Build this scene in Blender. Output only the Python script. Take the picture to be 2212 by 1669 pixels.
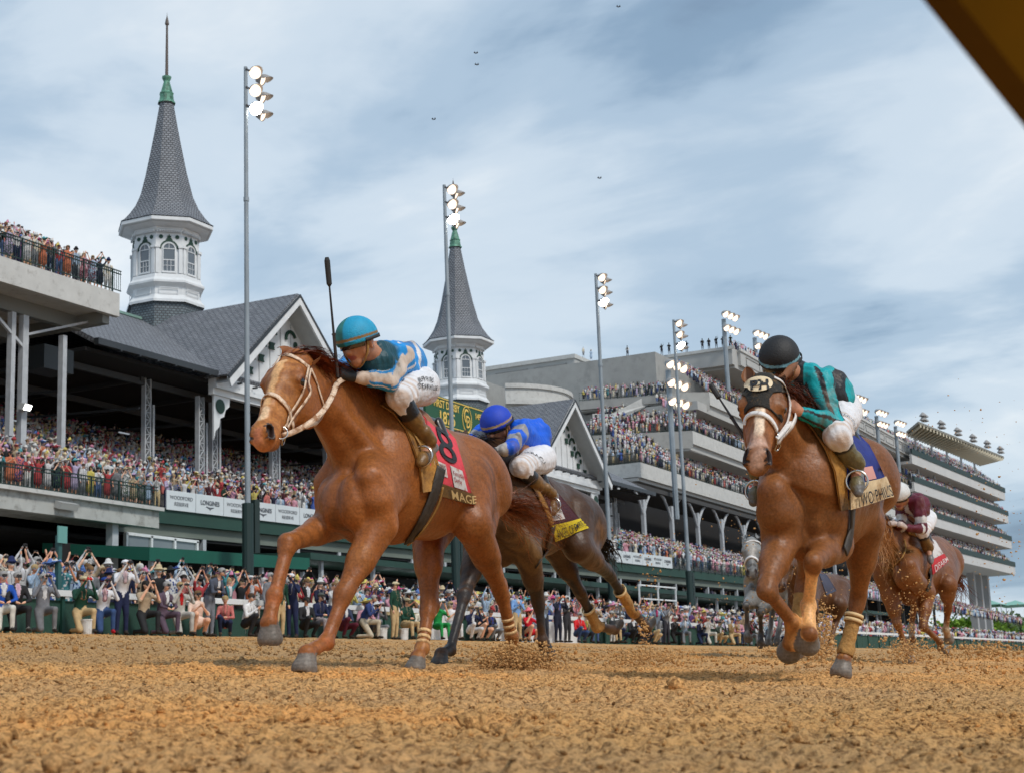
import bpy, math, random, colorsys
import numpy as np
from math import radians, sin, cos, pi
from mathutils import Matrix, Vector
for _o in list(bpy.data.objects): bpy.data.objects.remove(_o)
S = bpy.context.scene
COL = S.collection
# ------------------------------------------------------------------ camera
FPX, PCX, PCY = 3400., 1106., 834.5          # focal length and centre, in units of a 2212 px wide picture
def nrm(v):
    v = np.array(v, float); return v/np.linalg.norm(v)
_dX = np.array([1744., -625.5, 3400.])
_dZ = np.array([-650., 0, 3400.]); _dZ[1] = -(_dX[0]*_dZ[0]+_dX[2]*_dZ[2])/_dX[1]
_b = lambda v: np.array([v[0], v[1], -v[2]])
_X = _b(nrm(_dX)); _Z = _b(nrm(_dZ)); _Y = np.cross(_Z, _X)
CM = np.array([_X, _Y, _Z])
cam = bpy.data.cameras.new('camera'); camo = bpy.data.objects.new('camera', cam); COL.objects.link(camo)
m4 = Matrix.Identity(4)
for i in range(3):
    for j in range(3): m4[i][j] = CM[i, j]
camo.matrix_world = m4
cam.lens = FPX/2212*36; cam.sensor_width = 36; cam.clip_end = 6000; cam.clip_start = .05
cam.dof.use_dof = True; cam.dof.focus_distance = 9.6; cam.dof.aperture_fstop = 9.0
S.camera = camo
S.render.resolution_x = 1024; S.render.resolution_y = 772
S.view_settings.view_transform = 'Standard'; S.view_settings.look = 'None'
S.view_settings.exposure = 0.70; S.view_settings.gamma = 1
S.cycles.use_denoising = True; S.cycles.max_bounces = 6; S.cycles.diffuse_bounces = 3
S.cycles.glossy_bounces = 2; S.cycles.transmission_bounces = 3; S.cycles.transparent_max_bounces = 8
S.cycles.use_adaptive_sampling = True; S.cycles.adaptive_threshold = .02
def ray(px, py): return CM@np.array([(px-PCX)/FPX, -(py-PCY)/FPX, -1.])
def atD(px, py, d): return ray(px, py)*d
def atY(px, py, Y):
    r = ray(px, py); return r*(Y/r[1])
def proj(P):
    c = CM.T@np.array(P, float); return PCX+FPX*c[0]/-c[2], PCY-FPX*c[1]/-c[2], -c[2]
def G(x, y): return -.22+.011648*x+.07583*y      # banked track plane
# ------------------------------------------------------------------ light
SUN_EL, SUN_AZ = radians(48), radians(252)        # az measured from +X toward +Y: behind the camera
sdir = np.array([cos(SUN_EL)*cos(SUN_AZ), cos(SUN_EL)*sin(SUN_AZ), sin(SUN_EL)])
sl = bpy.data.lights.new('sun', 'SUN'); sl.energy = 1.5; sl.angle = radians(10); sl.color = (1, .95, .88)
so = bpy.data.objects.new('sun', sl); COL.objects.link(so)
so.rotation_euler = Vector(sdir).to_track_quat('Z', 'Y').to_euler()
W = bpy.data.worlds.new('World'); S.world = W; W.use_nodes = True
nt = W.node_tree; N = nt.nodes; L = nt.links
for n_ in list(N): N.remove(n_)
def wn(t, **k):
    n = N.new(t)
    for a, b in k.items(): setattr(n, a, b)
    return n
out = wn('ShaderNodeOutputWorld'); bg = wn('ShaderNodeBackground')
sky = wn('ShaderNodeTexSky', sky_type='NISHITA', sun_disc=False); sky.sun_elevation = SUN_EL; sky.sun_rotation = pi/2-SUN_AZ
sky.air_density = 1.2; sky.dust_density = 2
tc = wn('ShaderNodeTexCoord')
# clouds on a flat layer high above: direction / (z + .12)
sep = wn('ShaderNodeSeparateXYZ'); L.new(tc.outputs['Generated'], sep.inputs[0])
def wm(op, a, b=None, c=None, clamp=False):
    n = wn('ShaderNodeMath', operation=op, use_clamp=clamp)
    for i, v in enumerate((a, b, c)):
        if v is None: continue
        if isinstance(v, (int, float)): n.inputs[i].default_value = v
        else: L.new(v, n.inputs[i])
    return n.outputs[0]
zz = wm('ADD', wm('MAXIMUM', sep.outputs[2], 0), .24)
u = wm('DIVIDE', sep.outputs[0], zz); v = wm('DIVIDE', sep.outputs[1], zz)
cmb = wn('ShaderNodeCombineXYZ'); L.new(u, cmb.inputs[0]); L.new(v, cmb.inputs[1])
def noise(scale, det, rough, sx, sy, rot, dist=0., off=(0, 0, 0)):
    mp = wn('ShaderNodeMapping'); L.new(cmb.outputs[0], mp.inputs[0])
    mp.inputs['Rotation'].default_value = (0, 0, rot); mp.inputs['Scale'].default_value = (sx, sy, 1); mp.inputs['Location'].default_value = off
    n = wn('ShaderNodeTexNoise'); n.inputs['Scale'].default_value = scale; n.inputs['Detail'].default_value = det
    n.inputs['Roughness'].default_value = rough; n.inputs['Distortion'].default_value = dist
    L.new(mp.outputs[0], n.inputs['Vector']); return n.outputs[0]
SKY_ROT = radians(58)
n1 = noise(.85, 3, .5, 1, .50, SKY_ROT, .5, (3.1, 1.7, 0))
n2 = noise(2.1, 6, .52, 1, .66, SKY_ROT, .5, (7.7, 2.2, 0))
n3 = noise(9, 5, .6, 1, .7, SKY_ROT, .4)
mixv = wm('ADD', wm('ADD', wm('MULTIPLY', n1, .50), wm('MULTIPLY', n2, .60)), wm('MULTIPLY', n3, .08))
# the bright opening over the left spire: a soft lobe round one direction
dl = nrm(ray(620, 330))
dot = wn('ShaderNodeVectorMath', operation='DOT_PRODUCT'); L.new(tc.outputs['Generated'], dot.inputs[0]); dot.inputs[1].default_value = tuple(dl)
lob = wm('POWER', wm('MAXIMUM', dot.outputs['Value'], 0), 55)
dk = nrm(ray(1650, 240))
dot2 = wn('ShaderNodeVectorMath', operation='DOT_PRODUCT'); L.new(tc.outputs['Generated'], dot2.inputs[0]); dot2.inputs[1].default_value = tuple(dk)
lob2 = wm('POWER', wm('MAXIMUM', dot2.outputs['Value'], 0), 70)
f = wm('ADD', wm('SUBTRACT', mixv, .092), wm('SUBTRACT', wm('MULTIPLY', lob, .085), wm('MULTIPLY', lob2, .065)))
f = wm('ADD', f, wm('MULTIPLY', wm('SUBTRACT', .25, sep.outputs[2]), .12))
for (lx, ly), pw, am in (((2060, 560), 420, .085), ((1100, 620), 160, .05), ((120, 60), 160, -.05), ((2180, 1050), 500, -.05)):     # breaks of light and a grey patch
    dt = wn('ShaderNodeVectorMath', operation='DOT_PRODUCT'); L.new(tc.outputs['Generated'], dt.inputs[0]); dt.inputs[1].default_value = tuple(nrm(ray(lx, ly))); f = wm('ADD', f, wm('MULTIPLY', wm('POWER', wm('MAXIMUM', dt.outputs['Value'], 0), pw), am))
ramp = wn('ShaderNodeValToRGB'); L.new(f, ramp.inputs[0])
cr = ramp.color_ramp; cr.interpolation = 'EASE'
stops = [(.34, (.140, .205, .295)), (.42, (.205, .300, .410)), (.485, (.345, .445, .550)), (.56, (.50, .58, .655)), (.66, (.70, .735, .755))]
while len(cr.elements) < len(stops): cr.elements.new(.5)
for e, (p, c) in zip(cr.elements, stops): e.position = p; e.color = (*c, 1)
sk = wn('ShaderNodeMix', data_type='RGBA', blend_type='ADD'); sk.inputs[0].default_value = 1
sm = wn('ShaderNodeVectorMath', operation='SCALE'); L.new(sky.outputs[0], sm.inputs[0]); sm.inputs['Scale'].default_value = .12
cm_ = wn('ShaderNodeVectorMath', operation='SCALE'); L.new(ramp.outputs[0], cm_.inputs[0]); cm_.inputs['Scale'].default_value = 7.2
L.new(sm.outputs[0], sk.inputs[6]); L.new(cm_.outputs[0], sk.inputs[7])
L.new(sk.outputs[2], bg.inputs[0]); bg.inputs[1].default_value = .10
L.new(bg.outputs[0], out.inputs[0])
# ------------------------------------------------------------------ helpers
random.seed(7); RNG = np.random.default_rng(7)
MATS = {}
def lerp(a, b, t): return np.array(a)*(1-t)+np.array(b)*t
def srgb(r, g, b):
    f = lambda c: ((c/255.+.055)/1.055)**2.4 if c > 10 else c/255./12.92
    return (f(r), f(g), f(b))
def mat(name, col=(.5, .5, .5), rough=.6, metal=0., var=0., vscale=3., bump=0., bscale=40., attr=None, emit=None, estr=0., spec=.5, sheen=0., coat=0., dirt=None, dscale=1.5, dlo=.5, dhi=.65, obj=True, detail=4):
    if name in MATS: return MATS[name]
    m = bpy.data.materials.new(name); m.use_nodes = True; MATS[name] = m
    nt = m.node_tree; N = nt.nodes; L = nt.links; p = N['Principled BSDF']
    p.inputs['Roughness'].default_value = rough; p.inputs['Metallic'].default_value = metal
    p.inputs['Specular IOR Level'].default_value = spec; p.inputs['Coat Weight'].default_value = coat; p.inputs['Sheen Weight'].default_value = sheen
    tc = N.new('ShaderNodeTexCoord'); crd = tc.outputs['Object']
    if attr:
        a = N.new('ShaderNodeAttribute'); a.attribute_name = attr; src = a.outputs['Color']
    else:
        a = N.new('ShaderNodeRGB'); a.outputs[0].default_value = (*col, 1); src = a.outputs[0]
    if var > 0:
        n = N.new('ShaderNodeTexNoise'); n.inputs['Scale'].default_value = vscale; n.inputs['Detail'].default_value = detail; L.new(crd, n.inputs['Vector'])
        mr = N.new('ShaderNodeMapRange'); mr.inputs[1].default_value = .3; mr.inputs[2].default_value = .7; mr.inputs[3].default_value = 1-var; mr.inputs[4].default_value = 1+var
        L.new(n.outputs[0], mr.inputs[0])
        vm = N.new('ShaderNodeVectorMath'); vm.operation = 'SCALE'; L.new(src, vm.inputs[0]); L.new(mr.outputs[0], vm.inputs['Scale']); src = vm.outputs[0]
    if dirt:
        n = N.new('ShaderNodeTexNoise'); n.inputs['Scale'].default_value = dscale; n.inputs['Detail'].default_value = 8; n.inputs['Roughness'].default_value = .65; L.new(crd, n.inputs['Vector'])
        mr = N.new('ShaderNodeMapRange'); mr.inputs[1].default_value = dlo; mr.inputs[2].default_value = dhi; L.new(n.outputs[0], mr.inputs[0])
        mx = N.new('ShaderNodeMix'); mx.data_type = 'RGBA'; L.new(mr.outputs[0], mx.inputs[0]); L.new(src, mx.inputs[6]); mx.inputs[7].default_value = (*dirt, 1); src = mx.outputs[2]
    L.new(src, p.inputs['Base Color'])
    if bump > 0:
        n = N.new('ShaderNodeTexNoise'); n.inputs['Scale'].default_value = bscale; n.inputs['Detail'].default_value = 6; L.new(crd, n.inputs['Vector'])
        b = N.new('ShaderNodeBump'); b.inputs['Strength'].default_value = bump; b.inputs['Distance'].default_value = .02; L.new(n.outputs[0], b.inputs['Height']); L.new(b.outputs[0], p.inputs['Normal'])
    if emit:
        p.inputs['Emission Color'].default_value = (*emit, 1); p.inputs['Emission Strength'].default_value = estr
    return m
def link(name, me, mats=(), parent=None, label=None, cat=None, group=None, kind=None, smooth=False):
    o = bpy.data.objects.new(name, me); COL.objects.link(o)
    if me is not None:
        for m in (mats if isinstance(mats, (list, tuple)) else [mats]): me.materials.append(m)
        if smooth: me.polygons.foreach_set('use_smooth', np.ones(len(me.polygons), bool))
    if parent is not None: o.parent = parent
    if label: o['label'] = label
    if cat: o['category'] = cat
    if group: o['group'] = group
    if kind: o['kind'] = kind
    return o
def empty(name, loc=(0, 0, 0), label=None, cat=None, group=None):
    """An Empty at the thing's base; parts are given in world coordinates and re-based."""
    o = link(name, None, (), None, label, cat, group); o.location = tuple(loc); o.empty_display_size = .2
    o.matrix_world = Matrix.Translation(Vector(tuple(map(float, loc)))); return o
def rebase(o, par):
    o.parent = par; o.matrix_parent_inverse = Matrix.Translation(-Vector(par.location)) if par.parent is None else (Matrix.Translation(-Vector(par.matrix_world.translation)))
    return o
def mesh_np(name, V, Fq=None, Ft=None, col=None, uv=None, midx=None):
    """numpy mesh: V (n,3), quads Fq (m,4), triangles Ft (k,3); col per vertex"""
    me = bpy.data.meshes.new(name); nq = 0 if Fq is None else len(Fq); ntr = 0 if Ft is None else len(Ft)
    me.vertices.add(len(V)); me.vertices.foreach_set('co', np.asarray(V, np.float32).ravel())
    li = []; 
    if nq: li.append(np.asarray(Fq).ravel())
    if ntr: li.append(np.asarray(Ft).ravel())
    li = np.concatenate(li).astype(np.int32)
    me.loops.add(len(li)); me.loops.foreach_set('vertex_index', li)
    me.polygons.add(nq+ntr)
    st = np.concatenate([np.arange(nq)*4, nq*4+np.arange(ntr)*3]).astype(np.int32)
    me.polygons.foreach_set('loop_start', st)
    if midx is not None: me.polygons.foreach_set('material_index', np.asarray(midx, np.int32))
    me.update(calc_edges=True)
    if col is not None:
        a = me.color_attributes.new('Col', 'FLOAT_COLOR', 'POINT'); c = np.ones((len(V), 4), np.float32); c[:, :3] = col; a.data.foreach_set('color', c.ravel())
    if uv is not None:
        l = me.uv_layers.new(name='UVMap'); l.data.foreach_set('uv', np.asarray(uv, np.float32).ravel())
    return me
class MB:
    """mesh builder: collects quads / boxes / tubes; UVs in metres"""
    def __init__(s): s.v = []; s.f = []; s.uv = []; s.mi = []; s.m = 0
    def face(s, pts, uv=None):
        b = len(s.v); pts = [np.array(p, float) for p in pts]; s.v += pts; s.f.append(list(range(b, b+len(pts)))); s.mi.append(s.m)
        if uv is None:
            e = pts[1]-pts[0]; L_ = np.linalg.norm(e); e = e/(L_+1e-9); n = np.zeros(3)
            for i in range(1, len(pts)-1): n += np.cross(pts[i]-pts[0], pts[i+1]-pts[0])
            n = n/(np.linalg.norm(n)+1e-9); w = np.cross(n, e); uv = [((p-pts[0])@e, (p-pts[0])@w) for p in pts]
        s.uv += list(uv); return s
    def box(s, a, b):
        x0, y0, z0 = np.minimum(a, b); x1, y1, z1 = np.maximum(a, b)
        P = [(x0, y0, z0), (x1, y0, z0), (x1, y1, z0), (x0, y1, z0), (x0, y0, z1), (x1, y0, z1), (x1, y1, z1), (x0, y1, z1)]
        for q in ((0, 3, 2, 1), (4, 5, 6, 7), (0, 1, 5, 4), (1, 2, 6, 5), (2, 3, 7, 6), (3, 0, 4, 7)): s.face([P[i] for i in q])
        return s
    def beam(s, a, b, w, h=None, up=(0, 0, 1)):
        """rectangular bar from a to b, w wide (sideways), h high"""
        h = h or w; a = np.array(a, float); b = np.array(b, float); d = nrm(b-a); up = np.array(up, float)
        if abs(d@up) > .99: up = np.array([1., 0, 0])
        r = nrm(np.cross(d, up)); u_ = np.cross(r, d)
        c = [(-1, -1), (1, -1), (1, 1), (-1, 1)]
        A = [a+r*i*w/2+u_*j*h/2 for i, j in c]; B = [b+r*i*w/2+u_*j*h/2 for i, j in c]
        for i in range(4): s.face([A[i], A[(i+1) % 4], B[(i+1) % 4], B[i]])
        s.face(A[::-1]); s.face(B); return s
    def tube(s, a, b, r1, r2=None, n=10, cap=True):
        r2 = r1 if r2 is None else r2; a = np.array(a, float); b = np.array(b, float); d = nrm(b-a)
        up = np.array([0, 0, 1.]) if abs(d[2]) < .95 else np.array([1., 0, 0]); r = nrm(np.cross(d, up)); u_ = np.cross(r, d)
        A = [a+(r*cos(t)+u_*sin(t))*r1 for t in np.arange(n)*2*pi/n]; B = [b+(r*cos(t)+u_*sin(t))*r2 for t in np.arange(n)*2*pi/n]
        for i in range(n): s.face([A[i], A[(i+1) % n], B[(i+1) % n], B[i]])
        if cap: s.face(A[::-1]); s.face(B)
        return s
    def path(s, P, r, n=6):
        for i in range(len(P)-1): s.tube(P[i], P[i+1], r, n=n)
        return s
    def lathe(s, c, prof, n=8, rot=0., close=True):
        """prof: list of (radius, z) about a vertical axis through c"""
        c = np.array(c, float); R = [[c+np.array([r*cos(rot+t), r*sin(rot+t), z]) for t in np.arange(n)*2*pi/n] for r, z in prof]
        for k in range(len(R)-1):
            for i in range(n):
                j = (i+1) % n; zc = prof[k][1]; w0 = 2*prof[k][0]*sin(pi/n); w1 = 2*prof[k+1][0]*sin(pi/n); hh = math.hypot(prof[k+1][1]-zc, prof[k+1][0]-prof[k][0]); vb = sum(math.hypot(prof[q+1][1]-prof[q][1], prof[q+1][0]-prof[q][0]) for q in range(k))
                s.face([R[k][i], R[k][j], R[k+1][j], R[k+1][i]], [(-w0/2+i*7.3, vb), (w0/2+i*7.3, vb), (w1/2+i*7.3, vb+hh), (-w1/2+i*7.3, vb+hh)])
        return s
    def prism(s, pts, d):
        """polygon (3-D points) extruded by vector d"""
        A = [np.array(p, float) for p in pts]; d = np.array(d, float); B = [p+d for p in A]; n = len(A)
        s.face(A[::-1]); s.face(B)
        for i in range(n): s.face([A[i], A[(i+1) % n], B[(i+1) % n], B[i]])
        return s
    def mesh(s, name):
        me = bpy.data.meshes.new(name); me.from_pydata([tuple(map(float, p)) for p in s.v], [], s.f)
        l = me.uv_layers.new(name='UVMap'); l.data.foreach_set('uv', np.array(s.uv, np.float32).ravel())
        me.polygons.foreach_set('material_index', np.array(s.mi, np.int32)); me.update(); return me
    def obj(s, name, mats, parent=None, smooth=False, **k):
        o = link(name, s.mesh(name), mats, None, smooth=smooth, **k)
        if parent is not None: rebase(o, parent)
        return o
def text_mesh(name, txt, size, m, origin, xdir, ydir, parent=None, extrude=.004, align='CENTER', font_scale_x=1., bold=0.):
    cu = bpy.data.curves.new('t', 'FONT'); cu.body = txt; cu.size = size; cu.extrude = extrude; cu.align_x = align; cu.align_y = 'CENTER'; cu.offset = bold
    to = bpy.data.objects.new('t', cu); COL.objects.link(to); bpy.context.view_layer.update()
    me = bpy.data.meshes.new_from_object(to.evaluated_get(bpy.context.evaluated_depsgraph_get())); bpy.data.objects.remove(to)
    xd = nrm(xdir); yd = nrm(ydir); zd = np.cross(xd, yd); V = np.empty(len(me.vertices)*3, np.float32); me.vertices.foreach_get('co', V); V = V.reshape(-1, 3)
    V = np.array(origin)+V[:, :1]*font_scale_x*xd+V[:, 1:2]*yd+V[:, 2:3]*zd
    me.vertices.foreach_set('co', V.astype(np.float32).ravel()); me.materials.clear(); me.update()
    o = link(name, me, m)
    if parent is not None: rebase(o, parent)
    return o
# ---------------- signed-distance modelling: smooth union of tapered, flattened capsules
class SDF:
    def __init__(s): s.p = []
    def cap(s, a, b, r1, r2=None, k=.03, flat=None, ratio=1., col=0, sub=False, maxk=None):
        s.p.append(dict(a=np.array(a, float), b=np.array(b, float), r1=r1, r2=r1 if r2 is None else r2, k=k, flat=None if flat is None else nrm(flat), ratio=ratio, col=col, sub=sub)); return s
    def ball(s, a, r, k=.03, col=0, sub=False): return s.cap(a, np.array(a, float)+1e-4, r, r, k, col=col, sub=sub)
    def ell(s, c, axes, k=.03, col=0, sub=False):
        """ellipsoid: axes = three (direction*radius) vectors"""
        A = np.array(axes, float); s.p.append(dict(c=np.array(c, float), A=A, k=k, col=col, sub=sub)); return s
    def dist(s, q, P):
        if 'A' in q:
            R = np.linalg.norm(q['A'], axis=1); U = q['A']/R[:, None]; x = (P-q['c'])@U.T; k0 = np.linalg.norm(x/R, axis=-1); k1 = np.linalg.norm(x/R**2, axis=-1)
            return k0*(k0-1)/(k1+1e-9)
        a, b = q['a'], q['b']; X = P-a; ba = b-a; s_ = 1.
        if q['flat'] is not None:
            f = q['flat']; t = X@f; X = X+np.multiply.outer(t, f)*(1/q['ratio']-1); ba = ba+f*(ba@f)*(1/q['ratio']-1)
        h = np.clip((X@ba)/(ba@ba), 0, 1); return np.linalg.norm(X-np.multiply.outer(h, ba), axis=-1)-(q['r1']+(q['r2']-q['r1'])*h)
    def bounds(s, q):
        if 'A' in q:
            e = np.abs(q['A']).sum(0); return q['c']-e, q['c']+e
        r = max(q['r1'], q['r2'])*max(1, q['ratio']); return np.minimum(q['a'], q['b'])-r, np.maximum(q['a'], q['b'])+r
    def build(s, vox):
        B = [s.bounds(q) for q in s.p if not q['sub']]; lo = np.min([b[0] for b in B], 0)-3*vox; hi = np.max([b[1] for b in B], 0)+3*vox
        n = np.ceil((hi-lo)/vox).astype(int)+1; D = np.full(n, 9., np.float32); C = np.full(n, -1, np.int16); CD = np.full(n, 9., np.float32)
        ax = [lo[i]+np.arange(n[i])*vox for i in range(3)]
        for q in s.p:
            b0, b1 = s.bounds(q); pad = q['k']+3*vox; i0 = np.clip(np.floor((b0-pad-lo)/vox).astype(int), 0, n-1); i1 = np.clip(np.ceil((b1+pad-lo)/vox).astype(int)+1, 1, n)
            sl_ = tuple(slice(i0[i], i1[i]) for i in range(3)); P = np.stack(np.meshgrid(*[ax[i][sl_[i]] for i in range(3)], indexing='ij'), -1)
            d = s.dist(q, P).astype(np.float32); k = max(q['k'], 1e-4); o = D[sl_]
            if q['sub']:
                h = np.clip(.5-.5*(o+d)/k, 0, 1); D[sl_] = o*(1-h)-d*h+k*h*(1-h)
                mk = -d > -k*.3; 
                if q['col'] is not None: c_ = C[sl_]; c_[d < k*.6] = q['col']
            else:
                h = np.clip(.5+.5*(o-d)/k, 0, 1); D[sl_] = o*(1-h)+d*h-k*h*(1-h)
                c_ = C[sl_]; cd = CD[sl_]; mk = d < cd; c_[mk] = q['col']; cd[mk] = d[mk]
        return surface_nets(D, C, lo, vox)
def surface_nets(D, C, lo, vox):
    ins = D < 0; n = np.array(D.shape); cnt = np.zeros(n-1, np.int8)
    for dx in (0, 1):
        for dy in (0, 1):
            for dz in (0, 1): cnt += ins[dx:n[0]-1+dx, dy:n[1]-1+dy, dz:n[2]-1+dz]
    act = (cnt > 0) & (cnt < 8); idx = np.full(act.shape, -1, np.int64); cells = np.argwhere(act); idx[act] = np.arange(len(cells))
    acc = np.zeros((len(cells), 3)); num = np.zeros(len(cells)); cor = [(x, y, z) for x in (0, 1) for y in (0, 1) for z in (0, 1)]
    vals = {c: D[cells[:, 0]+c[0], cells[:, 1]+c[1], cells[:, 2]+c[2]].astype(float) for c in cor}
    for a in cor:
        for ax in range(3):
            if a[ax] == 0:
                b = list(a); b[ax] = 1; b = tuple(b); va, vb = vals[a], vals[b]; m = (va < 0) != (vb < 0); t = np.where(m, va/np.where(m, va-vb, 1), 0)
                p = np.zeros((len(cells), 3)); p += a; p[:, ax] += t; acc += p*m[:, None]; num += m
    V = cells+acc/num[:, None]; V = lo+V*vox; quads = []
    for ax in range(3):
        sa = [slice(1, -1)]*3; sa[ax] = slice(0, -1); sb = [slice(1, -1)]*3; sb[ax] = slice(1, None)
        A = ins[tuple(sa)]; Bq = ins[tuple(sb)]; e = np.argwhere(A != Bq); flip = A[tuple(e.T)]
        off = np.ones(3, int); off[ax] = 0; e = e+off; u_, v_ = (ax+1) % 3, (ax+2) % 3
        def g(du, dv):
            c = e.copy(); c[:, u_] -= du; c[:, v_] -= dv; return idx[tuple(c.T)]
        q = np.stack([g(0, 0), g(1, 0), g(1, 1), g(0, 1)], 1); q[~flip] = q[~flip][:, ::-1]; quads.append(q)
    Q = np.concatenate(quads); Q = Q[(Q >= 0).all(1)]
    # colour id: the nearest defined corner
    ci = np.full(len(cells), -1)
    for c in cor:
        cc = C[cells[:, 0]+c[0], cells[:, 1]+c[1], cells[:, 2]+c[2]]; ci = np.where((ci < 0) | (cc > ci), cc, ci)
    # two rounds of smoothing
    E = np.concatenate([Q[:, [0, 1]], Q[:, [1, 2]], Q[:, [2, 3]], Q[:, [3, 0]]]); 
    for _ in range(2):
        s_ = np.zeros_like(V); w = np.zeros(len(V))
        for k in range(3): s_[:, k] = np.bincount(E[:, 0], V[E[:, 1], k], len(V))+np.bincount(E[:, 1], V[E[:, 0], k], len(V))
        w = np.bincount(E[:, 0], minlength=len(V))+np.bincount(E[:, 1], minlength=len(V)); V = V*.45+.55*s_/np.maximum(w, 1)[:, None]
    return V, Q, ci
# ------------------------------------------------------------------ ground
def vnoise(x, y, seed=0):
    xi = np.floor(x).astype(np.int64); yi = np.floor(y).astype(np.int64); xf = x-xi; yf = y-yi; xf = xf*xf*(3-2*xf); yf = yf*yf*(3-2*yf)
    def h(a, b):
        n = (a*374761393+b*668265263+seed*982451653) & 0xffffffff; n = ((n ^ (n >> 13))*1274126177) & 0xffffffff; return ((n ^ (n >> 16)) & 0xffff)/65535.
    return (h(xi, yi)*(1-xf)+h(xi+1, yi)*xf)*(1-yf)+(h(xi, yi+1)*(1-xf)+h(xi+1, yi+1)*xf)*yf
_hp = np.random.default_rng(9); HP = [(X_, Y_+_hp.uniform(-.12, .12)) for Y_ in (3.6, 4.3, 4.9, 5.5, 6.3, 7.2, 2.6) for X_ in np.cumsum(_hp.uniform(.35, 1.5, 17))+3.5]
def dirt_h(x, y, fine=True):
    a = .9*x+.43*y; b = -.43*x+.9*y
    h = (vnoise(a*1.1, b*1.1, 1)-.5)*.035+(vnoise(a*3.1, b*3.7, 2)-.5)*.018+(vnoise(a*8, b*8, 3)-.5)*.009
    if fine:
        r = vnoise(a*17, b*17, 4); h += np.maximum(r-.60, 0)*.050; r = vnoise(a*36+9, b*36, 5); h += np.maximum(r-.5, 0)*.034
        r = vnoise(a*64+a*.0, b*64, 6); h += np.maximum(r-.45, 0)*.018; h -= .010
    for hx, hy in HP:      # hoof cuts: a pit with a pushed-up rim
        m = (np.abs(x-hx) < .3) & (np.abs(y-hy) < .3)
        if m.any(): r = np.hypot((x[m]-hx)*.8, y[m]-hy); h[m] += -.050*np.exp(-(r/.065)**2)+.020*np.exp(-((r-.125)/.04)**2)
    return h
def ground_mat():
    m = bpy.data.materials.new('track_dirt'); m.use_nodes = True; nt = m.node_tree; N = nt.nodes; L = nt.links; p = N['Principled BSDF']; p.inputs['Roughness'].default_value = .92; p.inputs['Specular IOR Level'].default_value = .18
    tc = N.new('ShaderNodeTexCoord')
    def nz(s, d=4, r=.55, off=0):
        mp = N.new('ShaderNodeMapping'); mp.inputs['Location'].default_value = (off, off*.7, 0); L.new(tc.outputs['Object'], mp.inputs[0]); n = N.new('ShaderNodeTexNoise'); n.inputs['Scale'].default_value = s; n.inputs['Detail'].default_value = d; n.inputs['Roughness'].default_value = r; L.new(mp.outputs[0], n.inputs['Vector']); return n.outputs[0]
    def ramp(f, st):
        r = N.new('ShaderNodeValToRGB'); L.new(f, r.inputs[0]); e = r.color_ramp.elements
        while len(e) < len(st): e.new(.5)
        for q, (po, c) in zip(e, st): q.position = po; q.color = (*c, 1)
        return r.outputs[0]
    def mix(f, a, b, t='MIX'):
        x = N.new('ShaderNodeMix'); x.data_type = 'RGBA'; x.blend_type = t
        for i, v in ((0, f), (6, a), (7, b)):
            if isinstance(v, float): x.inputs[i].default_value = v
            elif isinstance(v, tuple): x.inputs[i].default_value = (*v, 1)
            else: L.new(v, x.inputs[i])
        return x.outputs[2]
    big = ramp(nz(.33, 3), [(.38, srgb(208, 168, 120)), (.52, srgb(222, 174, 116)), (.64, srgb(232, 172, 106))])
    fine = ramp(nz(44, 5, .7), [(.38, (.40, .36, .32)), (.47, (.95, .95, .95)), (.66, (1.18, 1.16, 1.12))])
    sx = N.new('ShaderNodeSeparateXYZ'); L.new(tc.outputs['Object'], sx.inputs[0])      # warmer and greyer tone bands run along the track
    wob = N.new('ShaderNodeMath'); wob.operation = 'MULTIPLY_ADD'; L.new(nz(.5, 4), wob.inputs[0]); wob.inputs[1].default_value = 3.4; L.new(sx.outputs[1], wob.inputs[2])
    dv = N.new('ShaderNodeMath'); dv.operation = 'DIVIDE'; L.new(wob.outputs[0], dv.inputs[0]); dv.inputs[1].default_value = 20
    band = ramp(dv.outputs[0], [(.13, (.88, .86, .80)), (.20, (1.05, .98, .89)), (.33, (1.04, .97, .87)), (.43, (.84, .83, .80)), (.75, (.80, .80, .78)), (1., (.86, .86, .84))])
    big = mix(1., big, band, 'MULTIPLY'); c = mix(1., big, fine, 'MULTIPLY'); spots = ramp(nz(26, 5, .65, 3), [(.58, (1, 1, 1)), (.64, (.50, .45, .40))]); c = mix(1., c, spots, 'MULTIPLY')
    sp2 = ramp(nz(60, 3, .6, 5), [(.40, (.55, .5, .46)), (.48, (1, 1, 1))]); c = mix(.8, c, sp2, 'MULTIPLY')
    L.new(c, p.inputs['Base Color'])
    b = N.new('ShaderNodeBump'); b.inputs['Strength'].default_value = .9; b.inputs['Distance'].default_value = .015; L.new(nz(70, 6, .7), b.inputs['Height'])
    b2 = N.new('ShaderNodeBump'); b2.inputs['Strength'].default_value = .6; b2.inputs['Distance'].default_value = .06; L.new(nz(11, 5, .6, 2), b2.inputs['Height']); L.new(b.outputs[0], b2.inputs['Normal']); L.new(b2.outputs[0], p.inputs['Normal'])
    return m
dirtm = ground_mat(); MATS['track_dirt'] = dirtm
FD = nrm([.878, .435, 0])[:2]; SD = np.array([-FD[1], FD[0]])
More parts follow.
